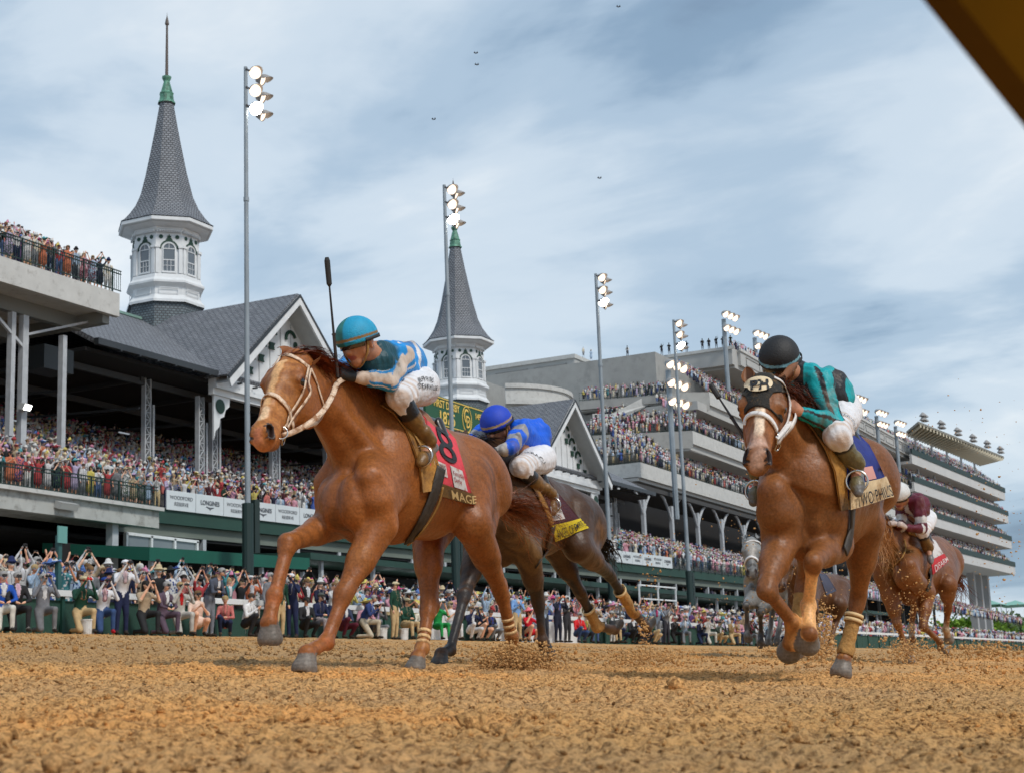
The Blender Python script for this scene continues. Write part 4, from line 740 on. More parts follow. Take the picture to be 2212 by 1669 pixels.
        for g in (1, -1): k1 = A(.15*g, -.32, .46-.08*g); s.cap(hip+A(.08*g, 0, 0), k1, .105, .070, k=.03, col=0 if dress else 2); s.cap(k1, A(.13*g, -.08, .10), .062, .050, k=.02, col=0 if dress else 2); s.cap(A(.13*g, -.06, .05), A(.13*g, -.22, .04), .042, .036, k=.01, col=4)
        if dress: s.cap(hip, hip+A(0, -.2, .02), .17, .14, k=.04, col=1)
    else:
        for g in (1, -1): k1 = A(.13*g, -.32, .48); s.cap(hip+A(.08*g, 0, 0), k1, .105, .070, k=.03, col=2); s.cap(k1, A(.13*g, -.34, .10), .060, .048, k=.02, col=2); s.cap(A(.13*g, -.32, .05), A(.13*g, -.48, .04), .042, .036, k=.01, col=4)
    return s.build(vox)
def person_mat():
    m = bpy.data.materials.new('person_clothes'); m.use_nodes = True; nt = m.node_tree; N = nt.nodes; L = nt.links; p = N['Principled BSDF']; p.inputs['Roughness'].default_value = .8; p.inputs['Specular IOR Level'].default_value = .3
    a = N.new('ShaderNodeAttribute'); a.attribute_name = 'part_id'; cur = None
    for i, nm in enumerate(('c_skin', 'c_top', 'c_bottom', 'c_hair', 'c_shoe', 'c_gadget', 'c_hat', 'c_front')):
        o = N.new('ShaderNodeAttribute'); o.attribute_type = 'OBJECT'; o.attribute_name = nm
        if cur is None: cur = o.outputs['Color']; continue
        c = N.new('ShaderNodeMath'); c.operation = 'COMPARE'; L.new(a.outputs['Fac'], c.inputs[0]); c.inputs[1].default_value = i; c.inputs[2].default_value = .5
        x = N.new('ShaderNodeMix'); x.data_type = 'RGBA'; L.new(c.outputs[0], x.inputs[0]); L.new(cur, x.inputs[6]); L.new(o.outputs['Color'], x.inputs[7]); cur = x.outputs[2]
    tc = N.new('ShaderNodeTexCoord'); n = N.new('ShaderNodeTexNoise'); n.inputs['Scale'].default_value = 9; n.inputs['Detail'].default_value = 3; L.new(tc.outputs['Object'], n.inputs['Vector']); mr = N.new('ShaderNodeMapRange'); mr.inputs[3].default_value = .5; mr.inputs[4].default_value = 1.45; L.new(n.outputs[0], mr.inputs[0])
    # printed dresses and checked jackets: c_pattern > 0 mixes the front colour in blotches over the top
    vo = N.new('ShaderNodeTexVoronoi'); vo.inputs['Scale'].default_value = 13; L.new(tc.outputs['Object'], vo.inputs['Vector']); lt = N.new('ShaderNodeMath'); lt.operation = 'LESS_THAN'; L.new(vo.outputs['Distance'], lt.inputs[0]); lt.inputs[1].default_value = .42
    pa = N.new('ShaderNodeAttribute'); pa.attribute_type = 'OBJECT'; pa.attribute_name = 'c_pattern'; c1 = N.new('ShaderNodeMath'); c1.operation = 'COMPARE'; L.new(a.outputs['Fac'], c1.inputs[0]); c1.inputs[1].default_value = 1; c1.inputs[2].default_value = .5
    m1 = N.new('ShaderNodeMath'); m1.operation = 'MULTIPLY'; L.new(lt.outputs[0], m1.inputs[0]); L.new(c1.outputs[0], m1.inputs[1]); m2 = N.new('ShaderNodeMath'); m2.operation = 'MULTIPLY'; L.new(m1.outputs[0], m2.inputs[0]); L.new(pa.outputs['Fac'], m2.inputs[1])
    fo = N.new('ShaderNodeAttribute'); fo.attribute_type = 'OBJECT'; fo.attribute_name = 'c_front'; xp = N.new('ShaderNodeMix'); xp.data_type = 'RGBA'; L.new(m2.outputs[0], xp.inputs[0]); L.new(cur, xp.inputs[6]); L.new(fo.outputs['Color'], xp.inputs[7]); cur = xp.outputs[2]
    v = N.new('ShaderNodeVectorMath'); v.operation = 'SCALE'; L.new(cur, v.inputs[0]); L.new(mr.outputs[0], v.inputs['Scale']); L.new(v.outputs[0], p.inputs['Base Color']); return m
PM = person_mat(); CR = random.Random(11)
TOPS = [('white', (.68, .68, .68)), ('pale blue', srgb(160, 190, 220)), ('pink', srgb(226, 150, 170)), ('navy', srgb(24, 32, 66)), ('black', (.015, .015, .017)), ('grey', srgb(120, 122, 126)), ('red', srgb(188, 28, 38)), ('teal', srgb(40, 140, 150)), ('tan', srgb(190, 164, 126)), ('bright blue', srgb(36, 84, 176)), ('cream', srgb(226, 216, 190)), ('orange', srgb(220, 110, 50)), ('purple', srgb(96, 50, 120)), ('dark green', srgb(22, 60, 46)), ('yellow', srgb(220, 200, 60)), ('coral', srgb(224, 110, 100)), ('lavender', srgb(186, 170, 210)), ('maroon', srgb(92, 28, 40))]
TW = [16, 12, 9, 9, 8, 5, 6, 3, 5, 4, 6, 2, 2, 2, 2, 4, 3, 2]
def mute(c, k=.78, d=.22):
    g = sum(c)/3; return tuple((q*(1-d)+g*d)*k for q in c)
TOPS = [(n, mute(c)) for n, c in TOPS]
BOTS = [(.03, .035, .05), srgb(30, 40, 70), srgb(190, 170, 130), srgb(120, 122, 126), (.6, .6, .58), (.015, .015, .015), srgb(70, 90, 130)]
SKIN = [srgb(224, 172, 142), srgb(206, 150, 118), srgb(232, 186, 158), srgb(190, 130, 98), srgb(120, 78, 56), srgb(216, 160, 132)]
HAIR = [(.02, .015, .012), (.06, .035, .02), (.16, .09, .04), (.35, .25, .12), (.3, .29, .28), (.5, .48, .45)]
HATC = [('white', (.7, .7, .68)), ('black', (.015, .015, .017)), ('pink', srgb(226, 130, 170)), ('straw', srgb(214, 190, 140)), ('red', srgb(196, 26, 40)), ('yellow', srgb(230, 208, 70)), ('blue', srgb(70, 120, 200)), ('turquoise', srgb(60, 170, 180)), ('magenta', srgb(206, 30, 120)), ('lilac', srgb(190, 160, 210))]
HATC = [(n, mute(c)) for n, c in HATC]
FIGS = {}
def fig(key, vox):
    k = (key, vox)
    if k not in FIGS:
        pose, arms, hat, dress, bulk, lean = key; V, Q, ci = figure(pose, arms, hat, dress, vox, bulk, lean); me = mesh_np('person', V, Q); a = me.attributes.new('part_id', 'FLOAT', 'POINT'); a.data.foreach_set('value', ci.astype(np.float32)); me.materials.append(PM); me.polygons.foreach_set('use_smooth', np.ones(len(me.polygons), bool)); FIGS[k] = (me, V, Q, ci)
    return FIGS[k]
def place(loc, rz, key, cols, label, group=None, sc=1., vox=.022):
    me = fig(key, vox)[0]; o = bpy.data.objects.new('person', me); COL.objects.link(o); o.location = tuple(map(float, loc)); o.rotation_euler = (0, 0, rz); o.scale = (sc, sc, sc); o['label'] = label; o['category'] = 'person'
    if group: o['group'] = group
    for k, v in cols.items(): o[k] = [float(q) for q in v]
    return o
def colset(top, bottom=(.03, .03, .04), skin=SKIN[0], hair=HAIR[1], hat=(.7, .7, .7), front=(.65, .65, .66), shoe=(.03, .025, .02), gadget=(.02, .02, .022)): return dict(c_top=top, c_bottom=bottom, c_skin=skin, c_hair=hair, c_hat=hat, c_front=front, c_shoe=shoe, c_gadget=gadget)
KH = srgb(186, 160, 118); DG = srgb(22, 62, 48); NV = srgb(28, 36, 68); GY = srgb(116, 118, 124); JE = srgb(50, 74, 116)
K = 'kneel'; Cq = 'crouch'; St = 'stand'; Si = 'sit'; N_ = 'none'
LEFTF = dict(skin=SKIN[1])
FR = [  # (picture x, pose, arms, hat, dress, lean, turn, colours, label)
 (4, K, 'knee', N_, 0, .05, .3, colset(srgb(30, 80, 170), (.6, .58, .52), hair=HAIR[4]), 'person kneeling in a bright blue jacket, cut by the left edge of the photo'),
 (32, K, 'knee', N_, 0, .08, .5, colset((.018, .018, .02), (.02, .02, .022), hair=HAIR[4], front=(.6, .4, .5)), 'person kneeling in a black suit with a pink striped tie, left of the sign post'),
 (92, K, 'phone', N_, 0, .0, .4, colset(GY, srgb(110, 110, 112), hair=HAIR[4]), 'person kneeling in a grey suit holding a phone to the face beside the sign post'),
 (174, K, 'phone', 'cap', 0, .1, .5, colset(DG, KH, hat=srgb(190, 176, 140), gadget=srgb(190, 40, 40), front=DG), 'person kneeling in dark green shirt and khaki trousers holding up a red phone'),
 (222, K, 'phone', 'cap', 0, .12, .3, colset((.66, .66, .68), JE, skin=SKIN[4], hat=srgb(30, 60, 130), front=(.62, .4, .42), shoe=srgb(180, 20, 40)), 'press photographer kneeling in white bib, jeans, blue cap and red shoes'),
 (262, St, 'phone', 'cap', 0, .16, .4, colset((.66, .66, .68), NV, hat=(.66, .66, .68), front=(.6, .45, .48)), 'press photographer stooping in a white bib and white cap behind the kneeling one'),
 (312, K, 'phone', N_, 1, .05, .6, colset(srgb(170, 150, 124), (.02, .02, .022), hair=HAIR[0]), 'dark-haired person kneeling in a tan top and black trousers with a phone'),
 (352, K, 'knee', N_, 0, .12, .8, colset(srgb(86, 70, 84), srgb(86, 70, 84), hair=HAIR[4]), 'bald person kneeling in a plum-grey suit beside the tan-topped one'),
 (388, K, 'phone', N_, 0, .02, .5, colset(srgb(176, 172, 164), srgb(176, 172, 164), hair=HAIR[3], front=srgb(190, 30, 30)), 'blond person kneeling in a pale grey suit over a red blouse with a phone'),
 (428, Cq, 'clap', N_, 1, .05, .3, colset(srgb(226, 196, 178), hair=HAIR[2]), 'person crouching in a pale blush dress beside the pale grey suit'),
 (452, St, 'lap', N_, 0, .34, .9, colset(srgb(70, 76, 90), srgb(110, 114, 122), hair=HAIR[4], front=(.6, .6, .62)), 'grey-haired person in a slate suit bending over a programme'),
 (540, Cq, 'clap', N_, 0, .12, .9, colset((.64, .63, .62), (.02, .02, .022), hair=HAIR[1], front=(.64, .63, .62)), 'person crouching in a white shirt and black trousers holding a camera low'),
 (583, St, 'down', N_, 0, .0, .7, colset(GY, GY, hair=HAIR[4]), 'grey-suited person standing behind the leading chestnut\'s raised foreleg'),
 (604, St, 'down', 'cap', 0, .0, .6, colset(DG, KH, hat=(.5, .5, .5), front=DG), 'person in dark green shirt and khaki trousers standing by the raised foreleg'),
 (632, St, 'phone', 'cap', 0, .0, -.4, colset(NV, NV, hat=(.6, .6, .62), front=NV), 'person in navy suit and pale cap standing with a camera, right of the raised foreleg'),
 (664, Cq, 'lap', N_, 0, .05, .5, colset((.02, .02, .022), (.02, .02, .022), hair=HAIR[0], skin=SKIN[1]), 'person crouching in a black suit, between the forelegs of the leading chestnut'),
 (694, Si, 'lap', 'cap', 0, .08, .6, colset(NV, srgb(150, 140, 140), hat=srgb(80, 84, 80), front=NV), 'person seated low in a sleeveless navy top and grey cap between the forelegs'),
 (746, Cq, 'lap', N_, 0, .1, .6, colset(srgb(50, 60, 84), srgb(84, 24, 40), hair=HAIR[1]), 'person crouching in slate jacket and maroon trousers beside the planted foreleg'),
 (790, K, 'clap', N_, 0, .28, 1.1, colset(srgb(40, 56, 104), srgb(180, 168, 146), hair=HAIR[4], front=srgb(60, 90, 160)), 'grey-haired person kneeling in blue blazer and beige trousers looking at a phone'),
 (853, St, 'down', 'cap', 0, .0, .9, colset(DG, KH, hat=srgb(200, 186, 150), front=DG), 'person in dark green polo and khakis standing upright beside the white bucket'),
 (882, Si, 'lap', 'cap', 0, .06, .6, colset(DG, KH, hat=srgb(170, 160, 130), front=DG), 'person in dark green polo seated on a bucket under the leading chestnut\'s belly'),
 (950, Si, 'phone', 'wide', 1, .04, .4, colset(srgb(30, 140, 70), srgb(30, 140, 70), hat=(.7, .7, .7)), 'person seated in green dress and white wide hat holding up a phone'),
 (978, Si, 'clap', N_, 1, .0, .4, colset((.62, .6, .6), (.6, .6, .6), hair=HAIR[3]), 'blond person in white seated right of the green dress'),
 (1022, Cq, 'phone', N_, 0, .04, .4, colset(NV, (.6, .6, .6), hair=HAIR[2]), 'person crouching in navy top and white trousers behind the dark foreleg'),
 (1042, Cq, 'clap', N_, 1, .0, .6, colset((.02, .02, .022), hair=HAIR[3]), 'blond person crouching in a black top beside the navy one'),
 (1118, St, 'folded', N_, 0, .0, .4, colset(srgb(120, 160, 210), KH, hair=HAIR[0], front=(.62, .62, .64)), 'person in a white bib over pale blue sleeves standing behind the hind leg'),
 (1145, Cq, 'phone', 'wide', 1, .05, .5, colset(srgb(196, 24, 44), hat=srgb(230, 120, 130)), 'person crouching in a red dress and pink wide hat with a phone'),
 (1206, St, 'phone', N_, 0, .02, .5, colset(srgb(30, 34, 52), srgb(30, 34, 52), hair=HAIR[4], front=srgb(40, 80, 160), gadget=srgb(220, 110, 40)), 'person in dark suit and blue tie standing with an orange phone'),
 (1226, St, 'folded', N_, 0, .0, .6, colset((.03, .03, .035), (.03, .03, .035), hair=HAIR[5]), 'grey-haired person in black suit and sunglasses beside the orange phone'),
 (1252, Cq, 'lap', N_, 0, .14, .4, colset(srgb(206, 40, 44), JE, hair=HAIR[4], front=srgb(206, 40, 44)), 'press worker crouching in a red vest and jeans over a black bag'),
 (1322, Si, 'lap', 'cap', 0, .1, .6, colset(srgb(60, 70, 60), KH, hat=(.4, .4, .38)), 'person seated in khakis with a programme between the wrapped hind legs'),
 (1368, Cq, 'clap', N_, 0, .1, .5, colset((.02, .02, .022), (.02, .02, .022), hair=HAIR[3]), 'bald person crouching in black, right of the dark bay\'s hind hooves'),
 (1388, Cq, 'clap', 'cap', 0, .1, .5, colset(srgb(90, 120, 170), srgb(60, 64, 80), hat=(.05, .05, .06)), 'person crouching in denim blue with a black cap'),
 (1410, Cq, 'lap', 'cap', 0, .1, 1.0, colset(DG, KH, hat=srgb(200, 180, 140), front=DG), 'person crouching in dark green with khaki trousers and a beige cap'),
 (1440, St, 'phone', N_, 0, .2, .4, colset(GY, (.03, .03, .04), hair=HAIR[1]), 'person in grey jacket leaning on the rail right of the crouching green shirt'),
 (1530, K, 'phone', 'cap', 0, .06, .4, colset(srgb(176, 172, 164), srgb(186, 182, 172), hat=(.66, .66, .66)), 'person kneeling in a pale suit and white cap left of the grey horse\'s legs'),
 (1556, Cq, 'phone', 'cap', 0, .06, .4, colset(srgb(60, 70, 60), KH, hat=(.1, .1, .1)), 'person crouching in olive shirt and khakis beside the pale suit'),
 (1582, K, 'clap', 'cap', 0, .06, .4, colset(srgb(150, 124, 84), KH, hat=srgb(60, 60, 60)), 'person kneeling in ochre shirt just left of the grey horse')]
for i, (px, pose, arms, hat, dr, ln, rz, cols, lab) in enumerate(FR):
    y = 26.35-.12*((i*7) % 3); c = atY(px, 1372, y); c[2] = G(c[0], c[1]); place(c, rz-.9+0*pi, (pose, arms, hat, bool(dr), 1.02, ln), cols, lab, sc=1.06)
bktm = mat('bucket_white', (.66, .66, .64), .5, var=.08, dirt=(.35, .3, .24), dscale=5)
for px, lb in ((190, 'white plastic bucket beside the kneeling green shirt at the left'), (826, 'white plastic bucket in front of the standing green polo'), (872, 'white bucket used as a seat under the belly of the leading chestnut')):
    c = atY(px, 1372, 26.1); c[2] = G(c[0], c[1]); b = empty('bucket', c, lb, 'bucket'); m_ = MB(); m_.lathe((c[0], c[1], c[2]), [(.14, 0), (.165, .36), (.175, .36), (.175, .33)], 18); m_.obj('shell', bktm, b); m_ = MB(); m_.path([(c[0]+.17*cos(t), c[1]-.1*sin(t)-.02, c[2]+.34-.12*sin(t)) for t in np.linspace(0, pi, 8)], .004); m_.obj('handle', metal_ if 'metal_' in globals() else mat('wire', (.4, .4, .4), .4, metal=1), b)
# --- individuals of the crowd
used = set(); ARMT = dict(down='arms down', phone='phone up', high='one arm up', overhead='filming overhead', clap='clapping', folded='arms folded', wave='waving')
def rand_person(r, far=False):
    woman = r.random() < .52; tn, tc_ = r.choices(TOPS, TW)[0]; hat = r.choices(['none', 'wide', 'flower', 'brim'], [4, 4, 2, 1])[0] if woman else r.choices(['none', 'cap', 'brim'], [6, 2, 3])[0]
    arms = r.choices(['down', 'phone', 'clap', 'folded', 'overhead', 'wave', 'high'], [4, 5, 4, 2, 3, 1, 1])[0]
    ar = ('high', 'down') if arms == 'high' else arms
    hn, hc_ = r.choice(HATC) if hat in ('wide', 'flower') else r.choice([HATC[0], HATC[3], HATC[1], HATC[0], ('navy', srgb(30, 40, 80))])
    fr = (.64, .64, .66) if not woman and r.random() < .6 else tc_
    cols = colset(tc_, r.choice(BOTS), r.choices(SKIN, [5, 4, 5, 3, 1, 4])[0], r.choice(HAIR), hc_, fr if not woman else r.choice(HATC)[1])
    if r.random() < (.45 if woman else .12): cols['c_pattern'] = (1., 1., 1.); cols['c_front'] = r.choice([(.55, .55, .55), (.02, .02, .03), srgb(60, 90, 60), srgb(120, 40, 60), srgb(40, 60, 120)])
    return woman, tn, hat, hn, arms, ar, cols
def zone_fence(x):
    for lim, s in ((36, 'by sign post'), (41, 'near white bibs'), (45.5, 'below the awning'), (50.5, 'before raised foreleg'), (57, 'between chestnut forelegs'), (64, 'under chestnut belly'), (84, 'under the bay')):
        if x < lim: return s
    return 'below the white frame'
def crowd_person(loc, row, zone, grp, r, vox=.026, face=0.):
    for _ in range(60):
        w, tn, hat, hn, arms, ar, cols = rand_person(r)
        ht = {'none': 'bareheaded', 'cap': hn+' cap', 'brim': hn+' brimmed hat', 'wide': hn+' wide hat', 'flower': hn+' headpiece'}[hat]
        lab = ('person in %s %s, %s, %s, %s %s' % (tn, 'dress' if w else 'top', ht, ARMT[arms], row, zone)).strip()
        if lab not in used and len(lab.split()) <= 16: break
    used.add(lab); bulk = r.choice((.94, 1.04)); place(loc, face+r.uniform(-.5, .3)-.25, ('stand', ar, hat, w, bulk, 0.), cols, lab, grp, r.uniform(.93, 1.07), vox)
def XatPx(px, Y): return atY(px, 1300, Y)[0]
for row, (yy, step, x0, x1) in enumerate(((27.75, .60, XatPx(-10, 27.75), 76), (28.5, .64, XatPx(-10, 28.5), 74), (29.3, .66, XatPx(-10, 29.3), 70))):
    x = x0
    while x < x1:
        y = yy+CR.uniform(-.12, .12); crowd_person((x, y, AP(x, y)+row*.06), ('rail row', 'second row', 'third row')[row], zone_fence(x), 'spectators packed behind the rail', CR); x += step*CR.uniform(.8, 1.25)
x = XatPx(-8, 50.2)
while x < 60.4: crowd_person((x, 50.25, 10.2), 'lower left balcony', 'railing', 'spectators on the lower left balcony', CR, .03); x += CR.uniform(.5, .66)
x = 50.2
while x < 60.2: crowd_person((x, 52.45, 21.3), 'upper left balcony', 'railing', 'spectators on the upper left balcony', CR, .03); x += CR.uniform(.52, .7)
x = 61.6
while x < 77: crowd_person((x, 52.75, TZ(x)+.1), 'behind white banners', '', 'spectators behind the banner row', CR, .03); x += CR.uniform(.6, .8)
for i, (px, py, lb) in enumerate(((1356, 772, 'person in white standing alone at the roof edge of the modern stand'), (1430, 768, 'person in black on the roof edge, left of the topmost light bank'), (1446, 766, 'person in black pointing from the roof edge, arm out'), (1484, 762, 'person in black clapping on the roof edge behind the fourth pole'), (1518, 757, 'person in black filming from the roof edge, right of the fourth pole'), (1532, 756, 'person in black standing close beside the one filming on the roof'), (1548, 753, 'person in black with arms down on the roof edge below the light bank'), (1562, 752, 'stout person in black on the roof edge right under the light bank'), (1579, 750, 'person in olive at the roof corner of the modern stand'))):
    r = ray(px, py); c = r*(51.7/r[2]); place(c, -1.2, ('stand', ('down', ('high', 'down'), 'clap', 'phone', 'down')[i % 5], 'none' if i % 2 else 'cap', False, 1.06, 0.), colset((.6, .6, .6) if i == 0 else (srgb(90, 90, 60) if i == 8 else (.015, .015, .017)), hat=(.02, .02, .02), front=(.02, .02, .02)), lb, 'people along the roof edge of the modern stand', 1.05, .05)
taken = [atY(q[0], 1372, 26.3)[0] for q in FR]
x = 31.2; CR2 = random.Random(5)
while x < 95:
    x += CR2.uniform(.55, 1.15)*(1 if x < 60 else 1.4)
    if min(abs(x-t) for t in taken) < .42: continue
    for _ in range(40):
        w, tn, hat, hn, arms, ar, cols = rand_person(CR2); pose = CR2.choice(('kneel', 'crouch', 'sit', 'crouch', 'stand')); arms = CR2.choice(('phone', 'clap', 'lap')) if pose != 'stand' else CR2.choice(('phone', 'folded'))
        lab = 'person %s in %s top, %s, before the rail %s' % ({'kneel': 'kneeling', 'crouch': 'crouching', 'sit': 'seated low', 'stand': 'standing'}[pose], tn, {'none': 'bareheaded', 'cap': hn+' cap', 'brim': hn+' brimmed hat', 'wide': hn+' wide hat', 'flower': hn+' headpiece'}[hat], zone_fence(x))
        if lab not in used and len(lab.split()) <= 16: break
    used.add(lab); y = 26.55+CR2.uniform(-.1, .15); place((x, y, G(x, y)), CR2.uniform(-1.2, -.2), (pose, arms, hat, False, CR2.choice((.94, 1.04)), CR2.choice((0., .08, .16))), cols, lab, 'press and guests crowded in front of the rail', CR2.uniform(.95, 1.06))
# --- the rest of the crowd: one mass of low figures
r_ = np.random.default_rng(77); LV_ = {}
def low(vox):
    out = []
    for key in (('stand', 'down', 'none', False, 1., 0.), ('stand', 'phone', 'cap', False, 1., 0.), ('stand', 'overhead', 'none', False, 1., 0.), ('stand', 'clap', 'wide', True, 1., 0.), ('stand', 'phone', 'wide', True, 1., 0.), ('stand', ('high', 'down'), 'brim', False, 1., 0.), ('stand', 'clap', 'flower', True, 1., 0.), ('stand', 'down', 'brim', False, 1., 0.)):
        me, V, Q, ci = fig(key, vox); out.append((V, Q, ci))
    return out
def mass(name, label, pts, vox, cut=None):
    """pts: (x, y, z) feet; every figure gets its own clothes"""
    T = low(vox); Vs = []; Qs = []; Cs = []; b = 0; TC = np.array([c for _, c in TOPS]); TP = np.array(TW, float)/sum(TW); HC = np.array([c for _, c in HATC]); SK = np.array(SKIN); HR = np.array(HAIR); BT = np.array(BOTS)
    for p in pts:
        V, Q, ci = T[r_.integers(len(T))]; 
        if cut is not None:
            keep = V[:, 2] > cut; idx = -np.ones(len(V), int); idx[keep] = np.arange(keep.sum()); Q = idx[Q]; Q = Q[(Q >= 0).all(1)]; V = V[keep]; ci = ci[keep]
        a_ = r_.uniform(-.9, .2); s_ = r_.uniform(.93, 1.07); c_, n_ = cos(a_), sin(a_); W_ = V*s_; W_ = np.stack([W_[:, 0]*c_-W_[:, 1]*n_, W_[:, 0]*n_+W_[:, 1]*c_, W_[:, 2]], 1)+np.array(p)
        top = TC[r_.choice(len(TC), p=TP)]; pal = np.array([SK[r_.choice(6, p=[.24, .2, .24, .12, .06, .14])], top, BT[r_.integers(7)], HR[r_.integers(6)], (.03, .03, .03), (.02, .02, .02), HC[r_.choice(10, p=[.28, .1, .12, .2, .06, .06, .06, .04, .05, .03])], top if r_.random() < .5 else (.62, .62, .62)])
        Vs.append(W_); Qs.append(Q+b); Cs.append(pal[np.clip(ci, 0, 7)]); b += len(V)
    me = mesh_np(name, np.concatenate(Vs), np.concatenate(Qs), col=np.concatenate(Cs)); o = link(name, me, mat('crowd_clothes', attr='Col', rough=.85, var=.35, vscale=6), label=label, cat='crowd', kind='stuff', smooth=True); print(name, len(pts), b); return o
pts = []
for k in range(14):       # apron, behind the individual rows
    y = 30.1+k*.82; x = XatPx(-30, y) if True else 0; xe = 330 if k < 7 else 260
    while x < xe: 
        y_ = y+r_.uniform(-.25, .25); pts.append((x, y_, AP(x, y_)+.06)); x += r_.uniform(.5, .85)*(1 if x < 110 else 1.5)
for row, yy in enumerate((27.8, 28.5, 29.3)):
    x = (76, 74, 70)[row]
    while x < 330: pts.append((x, yy+r_.uniform(-.1, .1), AP(x, yy)+row*.06)); x += r_.uniform(.5, .8)*(1 if x < 120 else 1.5)
vis = lambda P: (lambda q: -60 < q[0] < 2270)(proj(P))
pts = [p for p in pts if vis(p)]; near = [p for p in pts if proj(p)[2] < 85]; far = [p for p in pts if proj(p)[2] >= 85]
mass('crowd', 'dense crowd standing on the apron behind the first rows at the rail', near, .045, .55); mass('crowd', 'distant crowd along the rail towards the far stand', far, .075, .5)
pts = []
for k in range(17):       # seated bowl of the grandstand
    y = 53.6+k*.95; x = 61.2
    while x < 139: pts.append((x, y+r_.uniform(-.2, .2), TZ(x)+.1+(y-52.3)*.389)); x += r_.uniform(.5, .75)*(1 if x < 100 else 1.3)
for k in range(18):
    y = 51.1+k*.9; x = max(atY(-30, 950, y)[0], 30)
    while x < 61: pts.append((x, y+r_.uniform(-.2, .2), 10.25+(y-50)*.39)); x += r_.uniform(.5, .72)
mass('crowd', 'crowd filling the shaded seats under the twin-spire roof', [p for p in pts if vis(p)], .055, .5)
pts = []
for k in range(9):
    y = 53.3+k*.85; x = 49+k*.6
    while x < 60.1: pts.append((x, y, 21.4+(k+.2)*.42)); x += r_.uniform(.5, .7)
mass('crowd', 'crowd on the rising steps of the upper left balcony', [p for p in pts if vis(p)], .04)
pts = []
for x in np.arange(69, 190, .9):
    if r_.random() < .5: pts.append((x, 53.0, TZ(x)-3.1))
    if r_.random() < .45: pts.append((x, 46.8+r_.uniform(0, 3), AP(x, 47)+.1))
mass('crowd', 'spectators in the openings under the banner row', pts, .06, .5)
pts = []
for k in range(14):
    y = 52.5+k*1.2; x = 139
    while x < 335: pts.append((x, y, TZ(x)*0+TZ(139)+.1+(y-52.3)*.34)); x += r_.uniform(.8, 1.3)
for (x0, x1, y0, z0, n, dz) in ((181.5, 337, 72.55, 29.7, 6, .85), (200.6, 337, 72.55, 36.4, 6, .85), (208.6, 337, 72.55, 43.0, 6, .8), (225, 337, 72.8, 52.0, 2, .4)):
    for k in range(n):
        x = x0
        while x < x1: pts.append((x, y0+k*.9, z0-.35+k*dz if z0 < 51 else z0-.5)); x += r_.uniform(.6, 1.0)
def along(a, b, n, rows, dx, dz):
    for k in range(rows):
        for t in np.linspace(0, 1, n): q = lerp(a, b, np.clip(t+r_.uniform(-.02, .02), 0, 1)); pts.append((q[0]+.45+k*dx, q[1]+.1, q[2]+k*dz))
along((200.6, 73, 36.0), (195.0, 85.6, 36.0), 24, 5, .9, .55); along((204.7, 77.3, 42.4), (202.3, 89, 42.4), 22, 3, .8, .4); along((200.2, 85.9, 39.2), (202.4, 83.2, 39.4), 9, 4, .8, .2); along((202.4, 83.6, 39.6), (204.9, 79.8, 42.3), 9, 2, .7, .1); along((180.8, 72.6, 29.5), (180.8, 86, 29.5), 22, 5, .9, .6)
for x in (226, 229, 236, 238.5, 241, 243, 246): pts.append((x-14+r_.uniform(-.5, .5), 92.8, 51.0))
for _ in range(60): pts.append((r_.uniform(224, 300), r_.uniform(72.8, 74), 51.9))
for _ in range(50): pass
mass('crowd', 'rows of spectators on the balconies of the modern stand', [p for p in pts if vis(p)], .085, None)
pts = []
for i, z in enumerate(CT):
    z *= K_ if 'K_' in globals() else 1.33
    for k in range(6):
        s = 0.
        while s < LN+i: q = A03+dv*s+nv*(1.0+k*1.1); pts.append((q[0], q[1], z+2.6+k*.95)); s += r_.uniform(.55, .95)
mass('crowd', 'rows of spectators on the four decks of the far stand', pts, .11)
# ------------------------------------------------------------------ horses
def COAT(nm, rough=.43):
    """short coat: marking colours, broad dusty mottling, fine hair grain and soft muscle relief"""
    if nm in MATS: return MATS[nm]
    m = mat(nm, attr='Col', rough=rough, var=.20, vscale=3.2, bump=.07, bscale=240, spec=.38, detail=8, dirt=srgb(176, 122, 68) if 'grey' not in nm else (.3, .28, .25), dscale=2.4, dlo=.58, dhi=.92)
    nt = m.node_tree; N = nt.nodes; L = nt.links; p = N['Principled BSDF']; old = p.inputs['Normal'].links[0].from_node
    n = N.new('ShaderNodeTexNoise'); n.inputs['Scale'].default_value = 7; n.inputs['Detail'].default_value = 5; tc = N.new('ShaderNodeTexCoord'); L.new(tc.outputs['Object'], n.inputs['Vector']); b = N.new('ShaderNodeBump'); b.inputs['Strength'].default_value = .45; b.inputs['Distance'].default_value = .05; L.new(n.outputs[0], b.inputs['Height']); L.new(old.outputs[0], b.inputs['Normal']); L.new(b.outputs[0], p.inputs['Normal'])
    n2 = N.new('ShaderNodeTexNoise'); n2.inputs['Scale'].default_value = 70; n2.inputs['Detail'].default_value = 5; L.new(tc.outputs['Object'], n2.inputs['Vector']); mr = N.new('ShaderNodeMapRange'); mr.inputs[1].default_value = .3; mr.inputs[2].default_value = .7; mr.inputs[3].default_value = .74; mr.inputs[4].default_value = 1.22; L.new(n2.outputs[0], mr.inputs[0])
    src = p.inputs['Base Color'].links[0].from_socket; v = N.new('ShaderNodeVectorMath'); v.operation = 'SCALE'; L.new(src, v.inputs[0]); L.new(mr.outputs[0], v.inputs['Scale']); L.new(v.outputs[0], p.inputs['Base Color'])
    mr2 = N.new('ShaderNodeMapRange'); mr2.inputs[3].default_value = rough-.12; mr2.inputs[4].default_value = rough+.2; L.new(n.outputs[0], mr2.inputs[0]); L.new(mr2.outputs[0], p.inputs['Roughness']); return m
